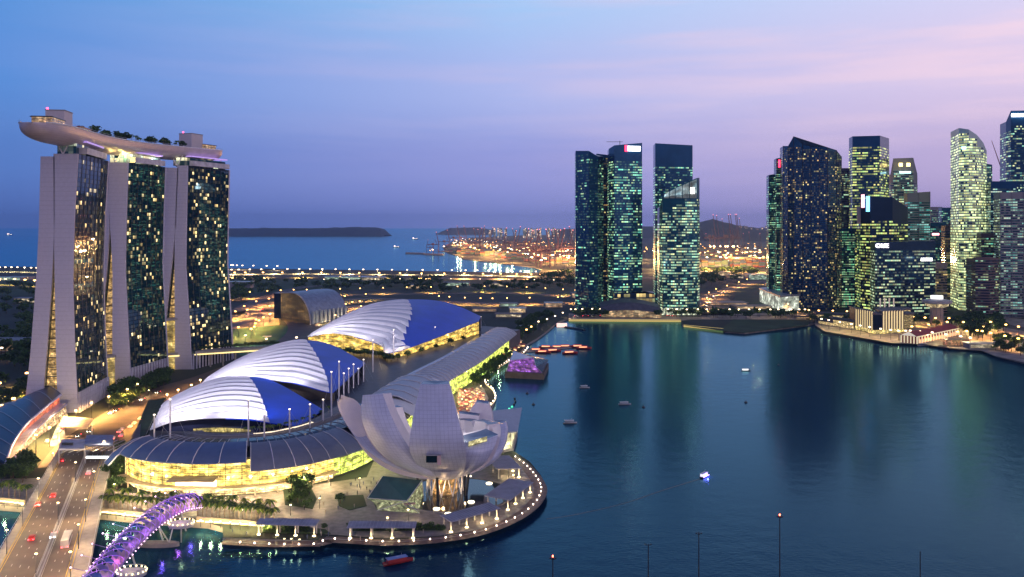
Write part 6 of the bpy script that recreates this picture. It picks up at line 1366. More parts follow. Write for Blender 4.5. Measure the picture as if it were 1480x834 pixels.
# floating jetty with red boats
JT = thing('floating_jetty', 'floating jetty crowded with red lit craft reaching into the bay by the crystal pavilion', 'jetty', tuple(P(800, 506)))
a_, b_ = P(758, 510, 0), P(826, 503, 0); MB().prism([(a_.x, a_.y), (b_.x, b_.y), (b_.x, b_.y + 9), (a_.x, a_.y + 9)], -.5, 1.2).build('deck', concrete, JT)
rb = thing('red_boat', 'x', 'boat', (0, 0, 0), 'x')
def hullmb(L, Wd, H, n_=9):
    g = []
    for i in range(n_):
        u = i / (n_ - 1); w_ = Wd / 2 * (1 - max(0, (u - .55) / .45) ** 2) * (.85 + .15 * min(1, u * 4)); x_ = (u - .5) * L; sh = H * (1 + .35 * u * u)
        g.append([Vector((x_, -w_, sh)), Vector((x_, -w_ * .75, .2)), Vector((x_, 0, -.3)), Vector((x_, w_ * .75, .2)), Vector((x_, w_, sh))])
    m_ = MB(); m_.grid(g, 0, flip=False); m_.grid([[r_[0] - Vector((0, 0, .25)), r_[4] - Vector((0, 0, .25))] for r_ in g], 0, flip=False); m_.face([g[0][k] for k in range(5)], 0); return m_
hullmb(16, 4.5, 1.4).build('hull', mat('boat_red', (.35, .03, .03), .4), rb); MB().box((-1, 0, 2.6), (9, 3.6, .3)).build('canopy', emit('red_canopy', (1, .06, .06), .15), rb); MB().box((-1, 0, 1.7), (8, 3, .8)).build('lit_cabin', emit('cabin_glow', (1, .5, .25), 1.6), rb)  # canopy glows red by itself, light put into its material
for px, py in ((776, 507), (790, 503), (806, 503), (818, 502), (836, 502), (844, 504), (824, 511), (800, 508), (785, 510)): dup(rb, tuple(P(px, py, .2)), rt.uniform(-.3, .3), 'red-canopied river boat moored at the floating jetty', 'red boats at the jetty', 1.1)
kill(rb)
JT2 = thing('floating_walkway', 'thin dark curved floating walkway in the far corner of the bay', 'floating walkway', tuple(P(820, 474)))
MB().tube([P(800, 470, .6), P(815, 472.5, .6), P(832, 475, .6), P(845, 477, .6)], 1.6, 6).build('float', dark, JT2); MB().box(tuple(P(812, 470, 3)), (14, 6, 5)).build('lit_kiosk', emit('kiosk_glow', (1, .6, .5), 1.4), JT2)

# ================================================================== BOATS AND BUOYS
def boat(px, py, L, rz, lab, hullm, cab, cabm, roof=None, name='boat', cat='boat', glow=None):
    c_ = P(px, py, 0); B = thing(name, lab, cat, (0, 0, 0)); hullmb(L, L * .26, L * .07).build('hull', hullm, B)
    MB().box((-.06 * L, 0, L * .07 + cab / 2), (L * .62, L * .2, cab)).build('cabin', cabm, B)
    MB().box((-.06 * L, 0, L * .07 + cab + .1), (L * .68, L * .23, .2)).build('roof', roof or whitep, B); MB().tube([(L * .1, 0, L * .07 + cab), (L * .1, 0, L * .07 + cab + 1.6)], .06, 4).build('mast', steel, B)
    if glow: MB().box((0, -L * .135, L * .05), (L * .8, .1, .25)).build('light_strip', glow, B)
    B.location = (c_.x, c_.y, .1); B.rotation_euler = (0, 0, rz); return B
B = boat(576, 814, 13, .5, 'long red river boat with blue canopy near the bottom of the picture', mat('boat_red', (.35, .03, .03)), 1.5, mat('red_side', (.4, .03, .03), .5), mat('blue_canopy', (.16, .28, .6), .6))
B = boat(1018, 689, 9, .9, 'small boat with violet light under way in the open bay', dark, 1.5, emit('boat_white', (.8, .75, 1), 1.2), whitep, glow=emit('violet_strip', (.25, .15, 1), 14, True)); lamp(P(1019, 690, 1.6) + Vector((.5, -2.5, 0)), 2500, (.22, .12, 1), .4, B) if False else None
l_ = lamp((0, -2.2, .9), 900, (.22, .12, 1), .3, B)
l_.location = (0, -2.2, .9)
for px, py, L, lb in ((845, 561, 9, 'small pale boat moored farthest left of the three in the bay'), (903, 585, 10, 'small pale-blue boat moored right of the other two in the bay'), (824, 612, 10, 'small white boat moored nearest of the three in the bay')): boat(px, py, L, .1, lb, mat('boat_white_hull', (.5, .52, .56), .5), 1.4, mat('boat_cabin', (.3, .35, .42), .4))
B = boat(1385, 503, 44, .12, 'dark double-decked ferry with red lights moored at the right quay', dark, 7, interior('ferry_glow', (1, .25, .12), (.9, .8, .5), .7, .3, .3, False, 4, 3, 3), dark, 'ferry', 'ferry')
boat(1335, 500, 14, .1, 'small white launch moored in front of the red-roofed pier building', whitep, 2, mat('boat_cabin', (.3, .35, .42), .4))
boat(1078, 536, 9, 0, 'tiny boat with one white lamp right of centre in the bay', dark, 1.2, emit('boat_lamp', (1, 1, .95), 1.6))
for px, py, lb in ((762, 569, 'small dark floating marker near the crystal pavilion'), (771, 585, 'long dark floating marker by the winding quay'), (930, 589, 'tiny dark buoy right of the moored boats'), (1078, 582, 'dark float far out in the middle of the bay'), (1125, 528, 'tiny dark buoy far right below the dark lawn')):
    c_ = P(px, py, 0); B = thing('buoy', lb, 'buoy', tuple(c_)); MB().tube([c_, c_ + Vector((0, 0, .8))], [1.4, 1.0], 10).build('float', dark, B); MB().tube([c_ + Vector((0, 0, .8)), c_ + Vector((0, 0, 2.6))], [.3, .1], 5).build('top_mark', dark, B)
GB = thing('float_string', 'curved string of green lit floats near the winding quay', 'floats', tuple(P(742, 580)))
for i, (px, py) in enumerate(((733, 594), (736, 591), (740, 588), (743, 584), (745, 580), (744, 576))): MB().tube([P(px, py, 0), P(px, py, .9)], [.9, .5], 8).build('float', emit('green_float', (.1, 1, .5), 1.2) if i < 3 else dark, GB)
# floodlight masts at the near bank
for px, pt, d, red, heads in ((799, 806, .232, 1, 3), (937, 786, .238, 0, 1), (1010, 770, .248, 0, 2), (1127, 746, .258, 1, 3), (1330, 797, .236, 0, 0)):
    zt = CH - (pt - HZ) * d; b_ = XY(px, d); lb = {799: 'red-tipped floodlight mast, leftmost of those rising from the bottom edge', 937: 'thin lamp mast rising from the bottom edge, second from left', 1010: 'forked lamp mast rising from the bottom edge near the middle', 1127: 'tallest red-tipped floodlight mast at the bottom of the bay', 1330: 'plain thin mast rising from the bottom edge at the right'}[px]
    M_ = thing('floodlight_mast', lb, 'mast', (b_.x, b_.y, 2.6)); MB().tube([(b_.x, b_.y, 2.6), (b_.x, b_.y, zt)], [.28, .16], 8).build('pole', dark, M_)
    for k in range(heads * 2):
        a2 = k * math.pi / max(heads, 1); q = Vector((b_.x + math.cos(a2) * .9, b_.y + math.sin(a2) * .5, zt - .2)); MB().tube([(b_.x, b_.y, zt - .8), q], .07, 4).build('bracket', dark, M_); MB().box(tuple(q), (.5, .35, .4)).build('floodlight', dark, M_)
    if red: MB().box((b_.x, b_.y, zt + .5), (.42, .42, .5)).build('beacon', emit('mast_beacon', (1, .12, .06), 14), M_)

# ================================================================== VEHICLES
def car_proto(bodym, L=4.6, Wd=1.9, H=1.45, bus=False, nm='car', tail=1):
    T_ = thing(nm, 'x', 'car' if not bus else 'bus', (0, 0, 0)); m_ = MB()
    if bus: m_.box((0, 0, 1.75), (Wd, L, 2.7))
    else:
        pr = [(-L / 2, .35), (-L / 2, .85), (-L * .28, .95), (-L * .14, H), (L * .2, H), (L * .36, .95), (L / 2, .8), (L / 2, .35)]
        g = [[Vector((x_ * Wd / 2 * (1 if z_ < 1 else .82), y_, z_)) for y_, z_ in pr] for x_ in (-1, 1)]; m_.grid(g, 0); m_.face(g[0][::1], 0); m_.face(g[1][::-1], 0)
    m_.build('body', bodym, T_)
    MB().box((0, .03 * L if not bus else 0, 1.17 if not bus else 2.2), (Wd * (.90 if not bus else 1.02), L * (.36 if not bus else .94), .34 if not bus else .9)).build('window', mat('car_glass', (.01, .012, .015), .1), T_)
    for x_ in (-1, 1):
        for y_ in (-.31, .31):
            w_ = MB(); w_.tube([(x_ * (Wd / 2 - .22), y_ * L, .34), (x_ * (Wd / 2 + .02), y_ * L, .34)], .34, 10); w_.build('wheel', mat('tyre', (.01, .01, .01), .8), T_)
        MB().box((x_ * Wd * .36, -L / 2 - .02, .8), (.42, .1, .24)).build('tail_light', emit('tail_light', (1, .04, .05), 22), T_)
        MB().box((x_ * Wd * .36, L / 2 + .02, .68), (.36, .1, .2)).build('headlight', emit('headlight', (1, .92, .75), 22), T_)
    return T_
cars = [car_proto(mat(n_, c_, .3, .2, .05)) for n_, c_ in (('car_red', (.45, .03, .02)), ('car_white', (.7, .7, .68)), ('car_black', (.02, .02, .025)), ('car_silver', (.35, .36, .38)))]
busp = car_proto(mat('bus_white', (.6, .58, .5), .4), 11.5, 2.6, 3, True, 'bus')
cn = ['red', 'white', 'black', 'silver']
def on_bridge(px, py, k, lab, away=True, s=1.25, pr=None):
    p = P(px, py, zb + .06); d = (P(px + 12, py - 30, zb) - P(px, py, zb)); a_ = math.atan2(d.y, d.x) - math.pi / 2
    bl_ = min(range(39), key=lambda i: abs(bend[i].y - p.y)); dd = bend[bl_ + 1] - bend[bl_]; a_ = math.atan2(dd.y, dd.x) - math.pi / 2
    return dup(pr or cars[k], tuple(p), a_ + (0 if away else math.pi), lab, None, s)
on_bridge(46, 780, 0, 'red car with glowing tail lights, nearest on the left carriageway of the bridge'); on_bridge(55, 731, 0, 'red car second from the front on the left carriageway'); on_bridge(77, 718, 0, 'red car farther up the left carriageway near the median')
on_bridge(77, 776, 1, 'white car with headlights on beside the bridge median', False); on_bridge(128, 685, 1, 'white car near the canopies on the right carriageway'); on_bridge(89, 667, 0, 'reddish car about to pass under the bridge canopies')
on_bridge(96, 786, 0, 'long pale bus near the right edge of the right carriageway', True, 1.15, busp)
def veh_row(pts, n_, lab, ks, rev=False, off=0):
    L = crom(pz(pts, 2.8), n_ * 3)
    for i in range(n_):
        j = min(i * 3 + rt.randint(0, 2), n_ * 3 - 2); p = L[j]; d = L[j + 1] - L[j]; k = rt.choice(ks); nn = Vector((d.y, -d.x, 0)).normalized() * (off + rt.choice([-1.8, 1.8]))
        dup(cars[k], (p.x + nn.x, p.y + nn.y, 2.8), math.atan2(d.y, d.x) - math.pi / 2 + (math.pi if rev else 0), cn[k] + ' car ' + lab, cn[k] + ' cars ' + lab, 1.2)
veh_row([(150, 636), (172, 616), (205, 592), (240, 573)], 14, 'in the queue on the avenue below the shell roofs', [0, 1, 3], False, 7)
veh_row([(120, 640), (160, 608), (200, 585), (240, 566)], 6, 'on the hotel side of the avenue', [2, 3, 1], True, -6)
veh_row([(72, 640), (84, 622), (100, 612), (112, 610)], 9, 'waiting at the hotel forecourt', [0, 0, 1], False, 0)
veh_row([(345, 462), (380, 448), (420, 436)], 8, 'on the amber lit road behind the theatre', [0, 1, 3], False, 0)
veh_row([(830, 457), (900, 456.5), (980, 457)], 12, 'on the quay drive across the bay', [0, 1, 2], False, 0)
veh_row([(1022, 450), (1026, 432), (1050, 422)], 8, 'on the bright boulevard right of the crowned tower', [0, 1], True, 0)
for c_ in cars + [busp]: kill(c_)
FC = thing('forecourt_canopy', 'pale flat canopy over the lit hotel forecourt at the foot of the nearest tower', 'canopy', tuple(P(108, 622, 2.7)))
MB().prism([(p.x, p.y) for p in (P(84, 617, 9), P(126, 620, 9), P(134, 606, 9), P(92, 603, 9))], 9, 9.6, bottom=True).build('roof', MT['warm_stone'], FC)
for px, py in ((85, 640), (126, 643), (133, 628)): p = P(px, py, 2.7); MB().tube([p, p + Vector((0, 0, 6.3))], .3, 6).build('post', steel, FC)
for px, py in ((97, 636), (115, 638)): lamp(P(px, py, 7.6), 16000, (1, .74, .32), .5, FC)

# ================================================================== TREES IN THE PARKS
woods = []
def scatter(pts, n_, pr, lab, s=1.0, zb_=2.7, far=False):
    """n trees inside a pixel polygon on the ground"""
    xs_ = [p[0] for p in pts]; ys_ = [p[1] for p in pts]; k = 0; tries = 0
    while k < n_ and tries < n_ * 30:
        tries += 1; x_, y_ = rt.uniform(min(xs_), max(xs_)), rt.uniform(min(ys_), max(ys_)); ins = False
        for (x0, y0), (x1, y1) in zip(pts, pts[1:] + pts[:1]):
            if (y0 > y_) != (y1 > y_) and x_ < (x1 - x0) * (y_ - y0) / (y1 - y0) + x0: ins = not ins
        if ins and far: woods.append((P(x_, y_, zb_), s * rt.uniform(.85, 1.25))); k += 1
        elif ins: put(pr[k % len(pr)] if isinstance(pr, list) else pr, P(x_, y_, zb_), lab, lab.replace('tree', 'trees', 1)[:80], s); k += 1
AB = [treeA, treeB]
scatter([(165, 600), (240, 560), (262, 552), (240, 545), (160, 575)], 40, AB, 'leafy tree at the foot of the hotel towers along the avenue', .8)
scatter([(0, 700), (34, 700), (60, 672), (40, 665), (0, 690)], 22, AB, 'dark leafy tree between the convention hall and the road bridge', .6)
scatter([(150, 700), (178, 655), (188, 655), (180, 708), (160, 722)], 16, AB, 'green lit tree between the road bridge and the mall', .6)
scatter([(0, 560), (55, 530), (50, 410), (0, 412)], 60, treeC, 'dark tree in the gardens left of the hotel towers', 1.0, far=True)
scatter([(0, 600), (40, 585), (40, 560), (0, 575)], 10, treeA, 'tree lit amber from below at the left edge', .8)
scatter([(332, 440), (395, 425), (400, 405), (332, 408)], 44, treeC, 'dark tree in the wood right of the hotel towers', 1.1, far=True)
scatter([(400, 421), (560, 418), (640, 424), (830, 420), (830, 408), (640, 412), (400, 408)], 90, treeC, 'dark tree scattered over the far park', .9, far=True)
scatter([(540, 419), (640, 417), (640, 406), (560, 406)], 20, treeC, 'dark tree clump in the middle of the far park', 1.1, far=True)
scatter([(735, 492), (752, 470), (790, 452), (800, 462), (768, 485), (748, 500)], 40, [treeA, treeB], 'dark tree at the corner where the quay bends', .85)
scatter([(668, 556), (700, 528), (738, 505), (748, 500), (758, 505), (712, 545), (690, 565)], 40, AB, 'green lit tree between the silver wing and the quay', .72)
scatter([(775, 415), (830, 415), (830, 396), (800, 392)], 24, treeC, 'dark tree beyond the leftmost skyline tower', 1.3, far=True)
scatter([(822, 459), (985, 461), (1045, 461), (1165, 460), (1165, 457), (822, 455)], 46, treeB, 'small tree along the quay across the bay', .8, far=True)
scatter([(1012, 420), (1080, 404), (1100, 396), (1050, 390), (1012, 396)], 50, treeC, 'dark tree in the park seen right of the crowned tower', 1.2, far=True)
scatter([(1385, 484), (1400, 462), (1440, 462), (1455, 478), (1420, 490)], 46, [treeA, treeB], 'large dark tree in the grove at the right end of the quay', 1.15)
scatter([(1420, 505), (1480, 515), (1490, 500), (1440, 492)], 22, AB, 'small tree on the point at the right edge of the bay', .8)
scatter([(1175, 468), (1330, 474), (1390, 474), (1390, 468), (1175, 462)], 26, AB, 'street tree behind the low quay buildings', .8, far=True)
scatter([(545, 560), (600, 600), (625, 575), (590, 545)], 10, AB, 'tree in the lit court between the mall wings', .7) if False else None
for px, py in ((20, 690), (38, 676), (170, 690), (165, 712), (1400, 480), (1425, 476), (1440, 500), (720, 525), (700, 545), (185, 588), (215, 572)): street_lamp(P(px, py, 2.7), 4.5, 3000 if py > 500 else 30000, (1, .74, .30), 'small garden lamp lighting the trees from below', 'garden lamps under trees', (0, 0))
wb = MB(); wt = MB()
for p, s_ in woods:
    H_, R_ = 15 * s_, 8.5 * s_; wt.tube([p, p + Vector((0, 0, H_ * .5))], [.4, .25], 4)
    for q in range(5):
        a_ = q * 1.3 + rt.uniform(0, 1); leafball(wb, p + Vector((math.cos(a_) * R_ * .5, math.sin(a_) * R_ * .5, H_ * rt.uniform(.5, .78))), R_ * rt.uniform(.4, .6), 16, 1.9)
i0 = len(wb.v); 
for f_, m__ in zip(wt.f, wt.m): wb.f.append(tuple(k + i0 for k in f_)); wb.m.append(2)
wb.v += wt.v; wb.uv += wt.uv
o = wb.build('woodland', [leaf, leafd, bark], loc=tuple(woods[0][0])); o['kind'] = 'stuff'; o['label'] = 'dark woods and park trees spread over the far gardens'
for o in (treeA, treeB, treeC, palm, lp0, lp1, lp2, lp3, lp4): kill(o)

# ================================================================== THEATRE, PORT, FAR CITY
TH = thing('round_roofed_theatre', 'barrel-roofed theatre hall with a dim golden gable, beyond the sports field', 'theatre', tuple(P(440, 468)))
a_, b_ = P(405, 463, 2.7), P(449, 469, 2.7); ax = (b_ - a_); zt = CH - (424 - HZ) * .99; dp = Vector((38, 75, 0)); prof = []
for i in range(15):
    q = i / 14 * math.pi / 2; prof.append((1 - .58 + .58 * math.sin(q), math.cos(q)))
prof = [(0, .96), (.3, 1.0)] + prof + [(1.0, 0)]
def pt(f_, h_, o_): return a_ + ax * f_ + Vector((0, 0, (zt - 2.7) * h_)) + o_
MB().grid([[pt(f_, h_, Vector()) for f_, h_ in prof], [pt(f_, h_, dp) for f_, h_ in prof]], 0, flip=False).build('roof', mat('zinc_roof', (.22, .27, .36), .4, .3), TH, smooth=True)
m_ = MB(); m_.face([pt(0, 0, Vector((0, 1, 0)))] + [pt(1, 0, Vector((0, 1, 0)))] + [pt(f_ * .97, h_ * .97, Vector((0, 1, 0))) for f_, h_ in prof[::-1][1:]], 0, [(0, 0), (40, 0)] + [(f_ * 40, h_ * 40) for f_, h_ in prof[::-1][1:]]); m_.build('gable', interior('bronze_glow', (.8, .45, .15), (.6, .4, .2), .35, .04, .04, False, 3.3, 3, 50), TH)
for k in range(9): p = a_ + ax + dp * ((k + .3) / 9); MB().box((p.x + 1.5, p.y, 12), (3, 4.2, 18)).build('buttress', MT['zinc_roof'], TH)
MB().tube([pt(f_, h_, Vector((0, -.5, 0))) for f_, h_ in prof], .9, 6).build('arch_edge', mat('pale_arch', (.5, .45, .42), .5), TH)
MB().box((a_.x - 4, a_.y + 10, (zt + 3) / 2), (10, 20, zt - 8)).build('side_block', spand['black'], TH)
for k in range(3): p = a_ + ax + dp * (.1 + .3 * k); lamp((p.x + 9, p.y - 9, 7), 7000, WARM, .5, TH)
GL = thing('sports_stand', 'low pale open shed on the dark sports field', 'shed', tuple(P(386, 486)))
MB().box(tuple(P(386, 486, 3.8)), (10, 5, .4)).build('roof', whitep, GL); [MB().tube([P(386, 486, 2.7) + Vector((s_, 0, 0)), P(386, 486, 3.8) + Vector((s_, 0, 0))], .15, 4).build('post', steel, GL) for s_ in (-4, 4)]
# container cranes
def ccrane():
    T_ = thing('container_crane', 'x', 'port crane', (0, 0, 0), 'x')
    for x_ in (-12, 12):
        for y_ in (-14, 14): MB().tube([(x_, y_, 0), (x_, y_, 46)], 1.1, 4).build('leg', mat('crane_paint', (.07, .03, .06), .5), T_)
        MB().tube([(x_, -14, 46), (x_, 14, 46)], 1.1, 4).build('beam', MT['crane_paint'], T_)
    for y_ in (-14, 14): MB().tube([(-12, y_, 20), (12, y_, 20)], .9, 4).build('beam', MT['crane_paint'], T_)
    MB().tube([(-40, 0, 46), (14, 0, 46)], 1.6, 4).build('girder', MT['crane_paint'], T_); MB().tube([(6, 0, 46), (-4, 0, 70)], 1.0, 4).build('apex', MT['crane_paint'], T_)
    MB().tube([(14, 0, 46), (2, 0, 106)], [1.9, 1.3], 4).build('boom', MT['crane_paint'], T_); MB().box((-14, 0, 50), (12, 6, 6)).build('machinery_house', MT['crane_paint'], T_)
    MB().box((2, 0, 107), (2.5, 2.5, 2.5)).build('tip_light', emit('crane_lamp', (1, .3, .35), 1.5), T_)
    MB().box((-12, -15, 22), (5, 3, 3)).build('floodlight', emit('port_flood', (1, .62, .28), 16), T_); return T_
cc_ = ccrane()
for px, yt, yb in ((619, 347, 366), (630, 336, 367), (660, 327, 357), (670, 327, 357), (697, 330, 362), (701, 327, 360), (713, 329, 362), (740, 331, 366), (753, 328, 368), (765, 331, 376), (776, 332, 382), (646, 333, 362), (684, 331, 364), (690, 332, 366), (733, 330, 368), (771, 334, 378), (796, 333, 384), (802, 332, 378), (817, 331, 380), (829, 333, 378), (781, 332, 384), (788, 332, 387), (811, 333, 380), (822, 328, 372), (747, 334, 370), (726, 336, 366)):
    p = P(px, yb, 2.7); hh = (yb - yt) * (CH / (yb - HZ)); s = hh / 108; dup(cc_, tuple(p), rt.uniform(-.25, .25) + (math.pi if px % 2 else 0), 'tall container crane with raised boom at the port left of the skyline', 'container cranes at the port', (s * 1.1, s * 1.1, s))
for px, yt, yb in ((1030, 311, 368), (1035, 312, 368), (1043, 317, 366), (1052, 310.5, 368), (1055, 310.5, 368), (1062, 310.5, 368), (1064, 310.5, 368), (1068, 316, 366), (1082, 336, 372), (1098, 338, 372), (1020, 338, 372), (1074, 338, 372)):
    p = P(px, yb, 2.7); hh = (yb - yt) * (CH / (yb - HZ)); s = hh / 108; dup(cc_, tuple(p), rt.uniform(-.2, .2), 'container crane against the hill right of the crowned tower', 'container cranes below the hill', (s * .6, s * .6, s))
kill(cc_)
# container stacks
cols = [mat('container_%d' % i, c_, .6) for i, c_ in enumerate(((.30, .08, .05), (.36, .22, .08), (.10, .16, .26), (.30, .28, .25), (.10, .20, .12)))]
def stack(seed):
    r_ = random.Random(seed); m_ = MB()
    for i in range(6):
        for j in range(3):
            n_ = r_.randint(2, 5)
            for k in range(n_): m_.box(((i - 2.5) * 13, (j - 1) * 3, 1.3 + k * 2.6), (12.2, 2.5, 2.5), 0, r_.randint(0, 4))
    return m_.build('container_stack', cols, loc=(0, 0, 0))
sk = [stack(s) for s in range(4)]
def stk(px, py, lab, s):
    o = sk[rt.randint(0, 3)].copy(); link(o); o.location = P(px, py, 2.9); o.rotation_euler = (0, 0, rt.uniform(-.1, .1)); o.scale = (s, s, s); tag(o, lab, 'containers', lab.replace('stack', 'stacks', 1))
for i in range(120): px = rt.uniform(660, 832); stk(px, rt.uniform(355, 366 + (px - 672) * .11), 'lit stack of shipping containers at the port left of the skyline', 1.8)
for i in range(46): stk(rt.uniform(1002, 1112), rt.uniform(361, 386), 'lit stack of shipping containers below the hill right of the crowned tower', 1.7)
for o in sk: bpy.data.objects.remove(o)
hm1 = thing('high_mast_lamp', 'x', 'high mast lamp', (0, 0, 0), 'x'); MB().tube([(0, 0, 0), (0, 0, 34)], [.8, .5], 4).build('pole', dark, hm1); MB().box((0, 0, 34), (6, 6, 2.2)).build('lantern', emit('high_mast', (1, .50, .14), 9), hm1)
hm2 = dup(hm1, (0, 0, 0))
for ch in hm2.children:
    if ch.name.startswith('lantern'): ch.data = ch.data.copy(); ch.data.materials[0] = emit('high_mast_pale', (1, .86, .6), 12)
for i in range(110):
    px = rt.uniform(652, 832); py = rt.uniform(349, 368 + max(0, (px - 672)) * .12); o = dup(hm1 if i % 3 else hm2, tuple(P(px, py, 2.7)), 0, ('amber' if i % 3 else 'pale') + ' high mast lamp over the container port left of the skyline', ('amber' if i % 3 else 'pale') + ' high mast lamps at the port', .9)
    if i % 3 == 0: lamp(P(px, py, 30), 750000, (1, .46, .14), 2, o)
for i in range(60):
    px, py = rt.uniform(1003, 1112), rt.uniform(358, 386); o = dup(hm1 if i % 4 else hm2, tuple(P(px, py, 2.7)), 0, ('amber' if i % 4 else 'pale') + ' high mast lamp in the freight yard below the hill', ('amber' if i % 4 else 'pale') + ' high mast lamps below the hill', .9)
    if i % 3 == 0: lamp(P(px, py, 30), 650000, (1, .48, .14), 2, o)
for i in range(40):
    px, py = rt.uniform(930, 948), rt.uniform(362, 400)
    if i < 8: o = dup(hm1, tuple(P(px, py, 2.7)), 0, 'amber high mast lamp seen in the slot between the left towers', 'high mast lamps seen between towers', .8); lamp(P(px, py, 28), 300000, (1, .55, .2), 2, o) if i % 2 else None
kill(hm1); kill(hm2)
# distant housing and ships
for i in range(26):
    px = [720, 724, 731, 757, 760, 764, 768, 772, 776, 781, 800, 806, 815, 1062, 1070, 1078, 1086, 1094, 1102, 1108, 700, 708, 715, 745, 793, 827][i]; yt = rt.uniform(328.5, 333) if px < 900 else rt.uniform(326, 331); d = 7.5 if px < 900 else 6.8; a_ = XY(px, d); h_ = CH - (yt - HZ) * d; w_ = rt.uniform(14, 30)
    B = thing('tower_block', 'distant pale tower block on the horizon behind the port' if px < 900 else 'distant lit tower block on the slope beside the hill', 'tower block', (a_.x, a_.y, 2.7), 'distant tower blocks behind the port' if px < 900 else 'distant tower blocks by the hill')
    MB().box((a_.x, a_.y, h_ / 2), (w_, 25, h_)).build('wall', mat('far_wall', (.35, .25, .25), .8), B)
    m_ = MB(); m_.face([(a_.x - w_ * .45, a_.y - 13, h_ * .2), (a_.x + w_ * .45, a_.y - 13, h_ * .2), (a_.x + w_ * .45, a_.y - 13, h_ * .96), (a_.x - w_ * .45, a_.y - 13, h_ * .96)], 0, [(px * 7, 0), (px * 7 + w_, 0), (px * 7 + w_, h_ * .76), (px * 7, h_ * .76)]); m_.build('lit_windows', winmat('far_windows', 77, .4, (1, .5, .3), (1, .85, .6), 2.4, 7, 10, (.05, .05, .06), .3, .1), B)
for px, py, lb in ((443, 336.6, 'distant lit ship before the long island, left of the pair'), (455, 336.4, 'distant lit ship before the long island, right of the pair'), (660, 330.2, 'distant lit ship on the horizon, left one above the port'), (670, 330.6, 'distant lit ship on the horizon, right one above the port'), (573, 357.6, 'small ship with a lamp out on the strait'), (14, 340.0, 'distant lit ship on the horizon left of the hotel towers'), (600, 346, 'small lit ship far out in front of the port')):
    p = P(px, max(py, 332.5), 0); d = p.y / F; B = thing('ship', lb, 'ship', tuple(p)); L = 9 * d
    m_ = hullmb(L, L * .15, d * .9); m_.v = [(x_ + p.x, y_ + p.y, z_ * 1.0) for x_, y_, z_ in m_.v]; m_.build('hull', dark, B); MB().box((p.x - L * .3, p.y, d * 1.9), (L * .18, L * .1, d * 1.8)).build('bridge', emit('ship_glow', (1, .75, .65), 3), B)
    for q in (-.1, .1, .3): MB().box((p.x + L * q, p.y, d * 1.4), (d * .5, d * .5, d * .5)).build('deck_lamp', emit('ship_lamp', (1, .8, .7), 6), B)
# mooring barrage at the mouth of the port
for k, (x0, x1, y_) in enumerate(((586, 612, 367), (612, 640, 368.5))):
    a_, b_ = P(x0, y_, 0), P(x1, y_ + .8, 0); o = MB().prism([(a_.x, a_.y), (b_.x, b_.y), (b_.x, b_.y + 60), (a_.x, a_.y + 60)], -2, 7).build('breakwater', concrete, loc=tuple(a_)); tag(o, ['dark breakwater reaching left from the port mouth', 'inner breakwater joining the port quay'][k], 'breakwater')
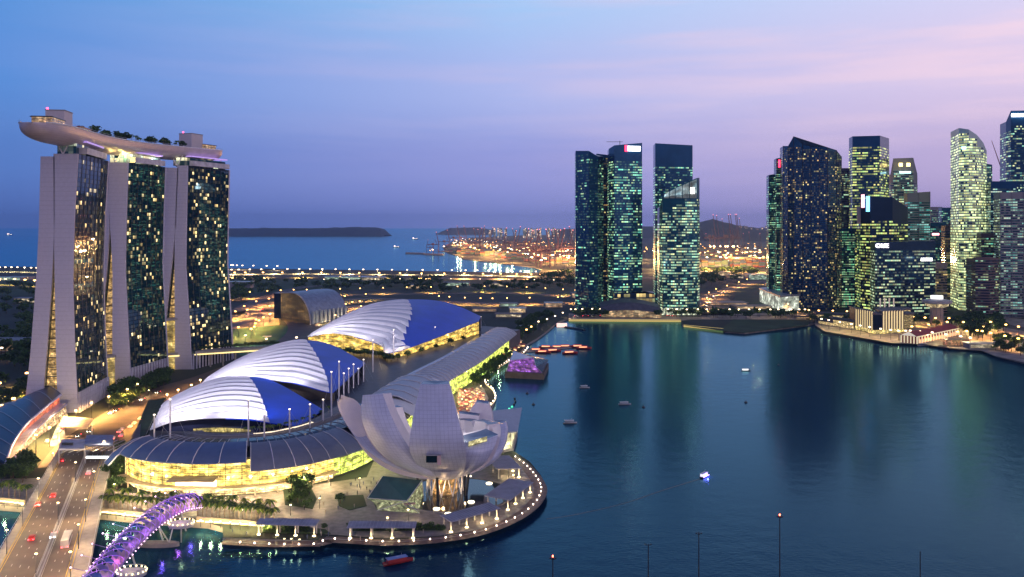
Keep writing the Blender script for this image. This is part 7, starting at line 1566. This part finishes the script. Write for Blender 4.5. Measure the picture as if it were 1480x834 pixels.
# low sheds and temporary buildings in the park
for i, (px, py, w_, d_, h_, c_, st_) in enumerate(((345, 416, 60, 30, 14, 'white', 0), (500, 404, 110, 30, 8, 'teal', .8), (540, 405, 60, 30, 8, 'teal', .9), (800, 444, 30, 20, 8, 'white', .8), (748, 452, 26, 18, 8, 'white', 1.2), (735, 443, 30, 14, 6, 'grey', .8), (735, 458, 40, 20, 5, 'brown', 1.5), (700, 450, 40, 18, 5, 'brown', 1.2), (606, 417, 50, 20, 8, 'grey', .5),
        (660, 413, 60, 24, 8, 'grey', .6), (720, 414, 44, 24, 8, 'grey', .9), (840, 430, 40, 26, 9, 'brown', 1.0), (1030, 398, 100, 40, 10, 'grey', .9), (1095, 404, 60, 40, 14, 'white', .9), (1062, 402, 40, 30, 9, 'grey', .8), (1048, 440, 70, 40, 4, 'beige', 1.0), (1086, 446, 60, 30, 5, 'beige', .8), (10, 405, 90, 30, 8, 'white', 1.6), (40, 437, 40, 20, 8, 'grey', .6), (18, 506, 50, 26, 12, 'grey', .6), (30, 404, 60, 30, 8, 'grey', 1.6), (760, 476, 16, 12, 5, 'white', .6), (1422, 503, 40, 14, 6, 'white', .4))):
    p = P(px, py, 2.7); B = thing('shed', ['low lit ', 'small lit ', 'flat-roofed ', 'long '][i % 4] + c_ + ' building ' + ('at the left edge beyond the towers' if px < 60 else 'in the far park left of the skyline' if px < 850 else 'in the park right of the crowned tower' if px < 1120 else 'on the right point') + ', ' + ['nearest the coast', 'beside the lawn', 'by the road', 'among the trees', 'by the water'][i % 5], 'low building', tuple(p))
    MB().box((p.x, p.y, 2.7 + h_ / 2), (w_, d_, h_)).build('wall', spand['grey'], B); MB().box((p.x, p.y, 2.9 + h_), (w_ + 2, d_ + 2, .8)).build('roof', spand[c_], B)
    if st_: MB().face([(p.x - w_ * .47, p.y - d_ / 2 - .3, 3.5), (p.x + w_ * .47, p.y - d_ / 2 - .3, 3.5), (p.x + w_ * .47, p.y - d_ / 2 - .3, 2.2 + h_), (p.x - w_ * .47, p.y - d_ / 2 - .3, 2.2 + h_)], 0, [(0, 0), (w_, 0), (w_, h_), (0, h_)]).build('lit_front', interior('shed_glow_%d' % (i % 4), [(1, .6, .25), (.5, 1, .8), (1, .8, .5), (1, .45, .2)][i % 4], (1, .85, .6), st_ * 1.4, .1, .2, False, i, 4, 5), B)

# ================================================================== HAZE
hz = MB().box((0, 7990, 178), (24000, 16300, 364)).build('haze', bpy.data.materials.new('haze'), loc=(0, 7990, 178)); hz['kind'] = 'stuff'
hmz = bpy.data.materials['haze']; hmz.use_nodes = True; t = NT(hmz.node_tree); t.t.nodes.clear(); pv = t.n('ShaderNodeVolumePrincipled'); oo = t.n('ShaderNodeOutputMaterial'); t.l(pv.outputs[0], oo.inputs['Volume'])
pv.inputs['Color'].default_value = (.36, .58, 1.0, 1); pv.inputs['Density'].default_value = HAZE; pv.inputs['Anisotropy'].default_value = .2
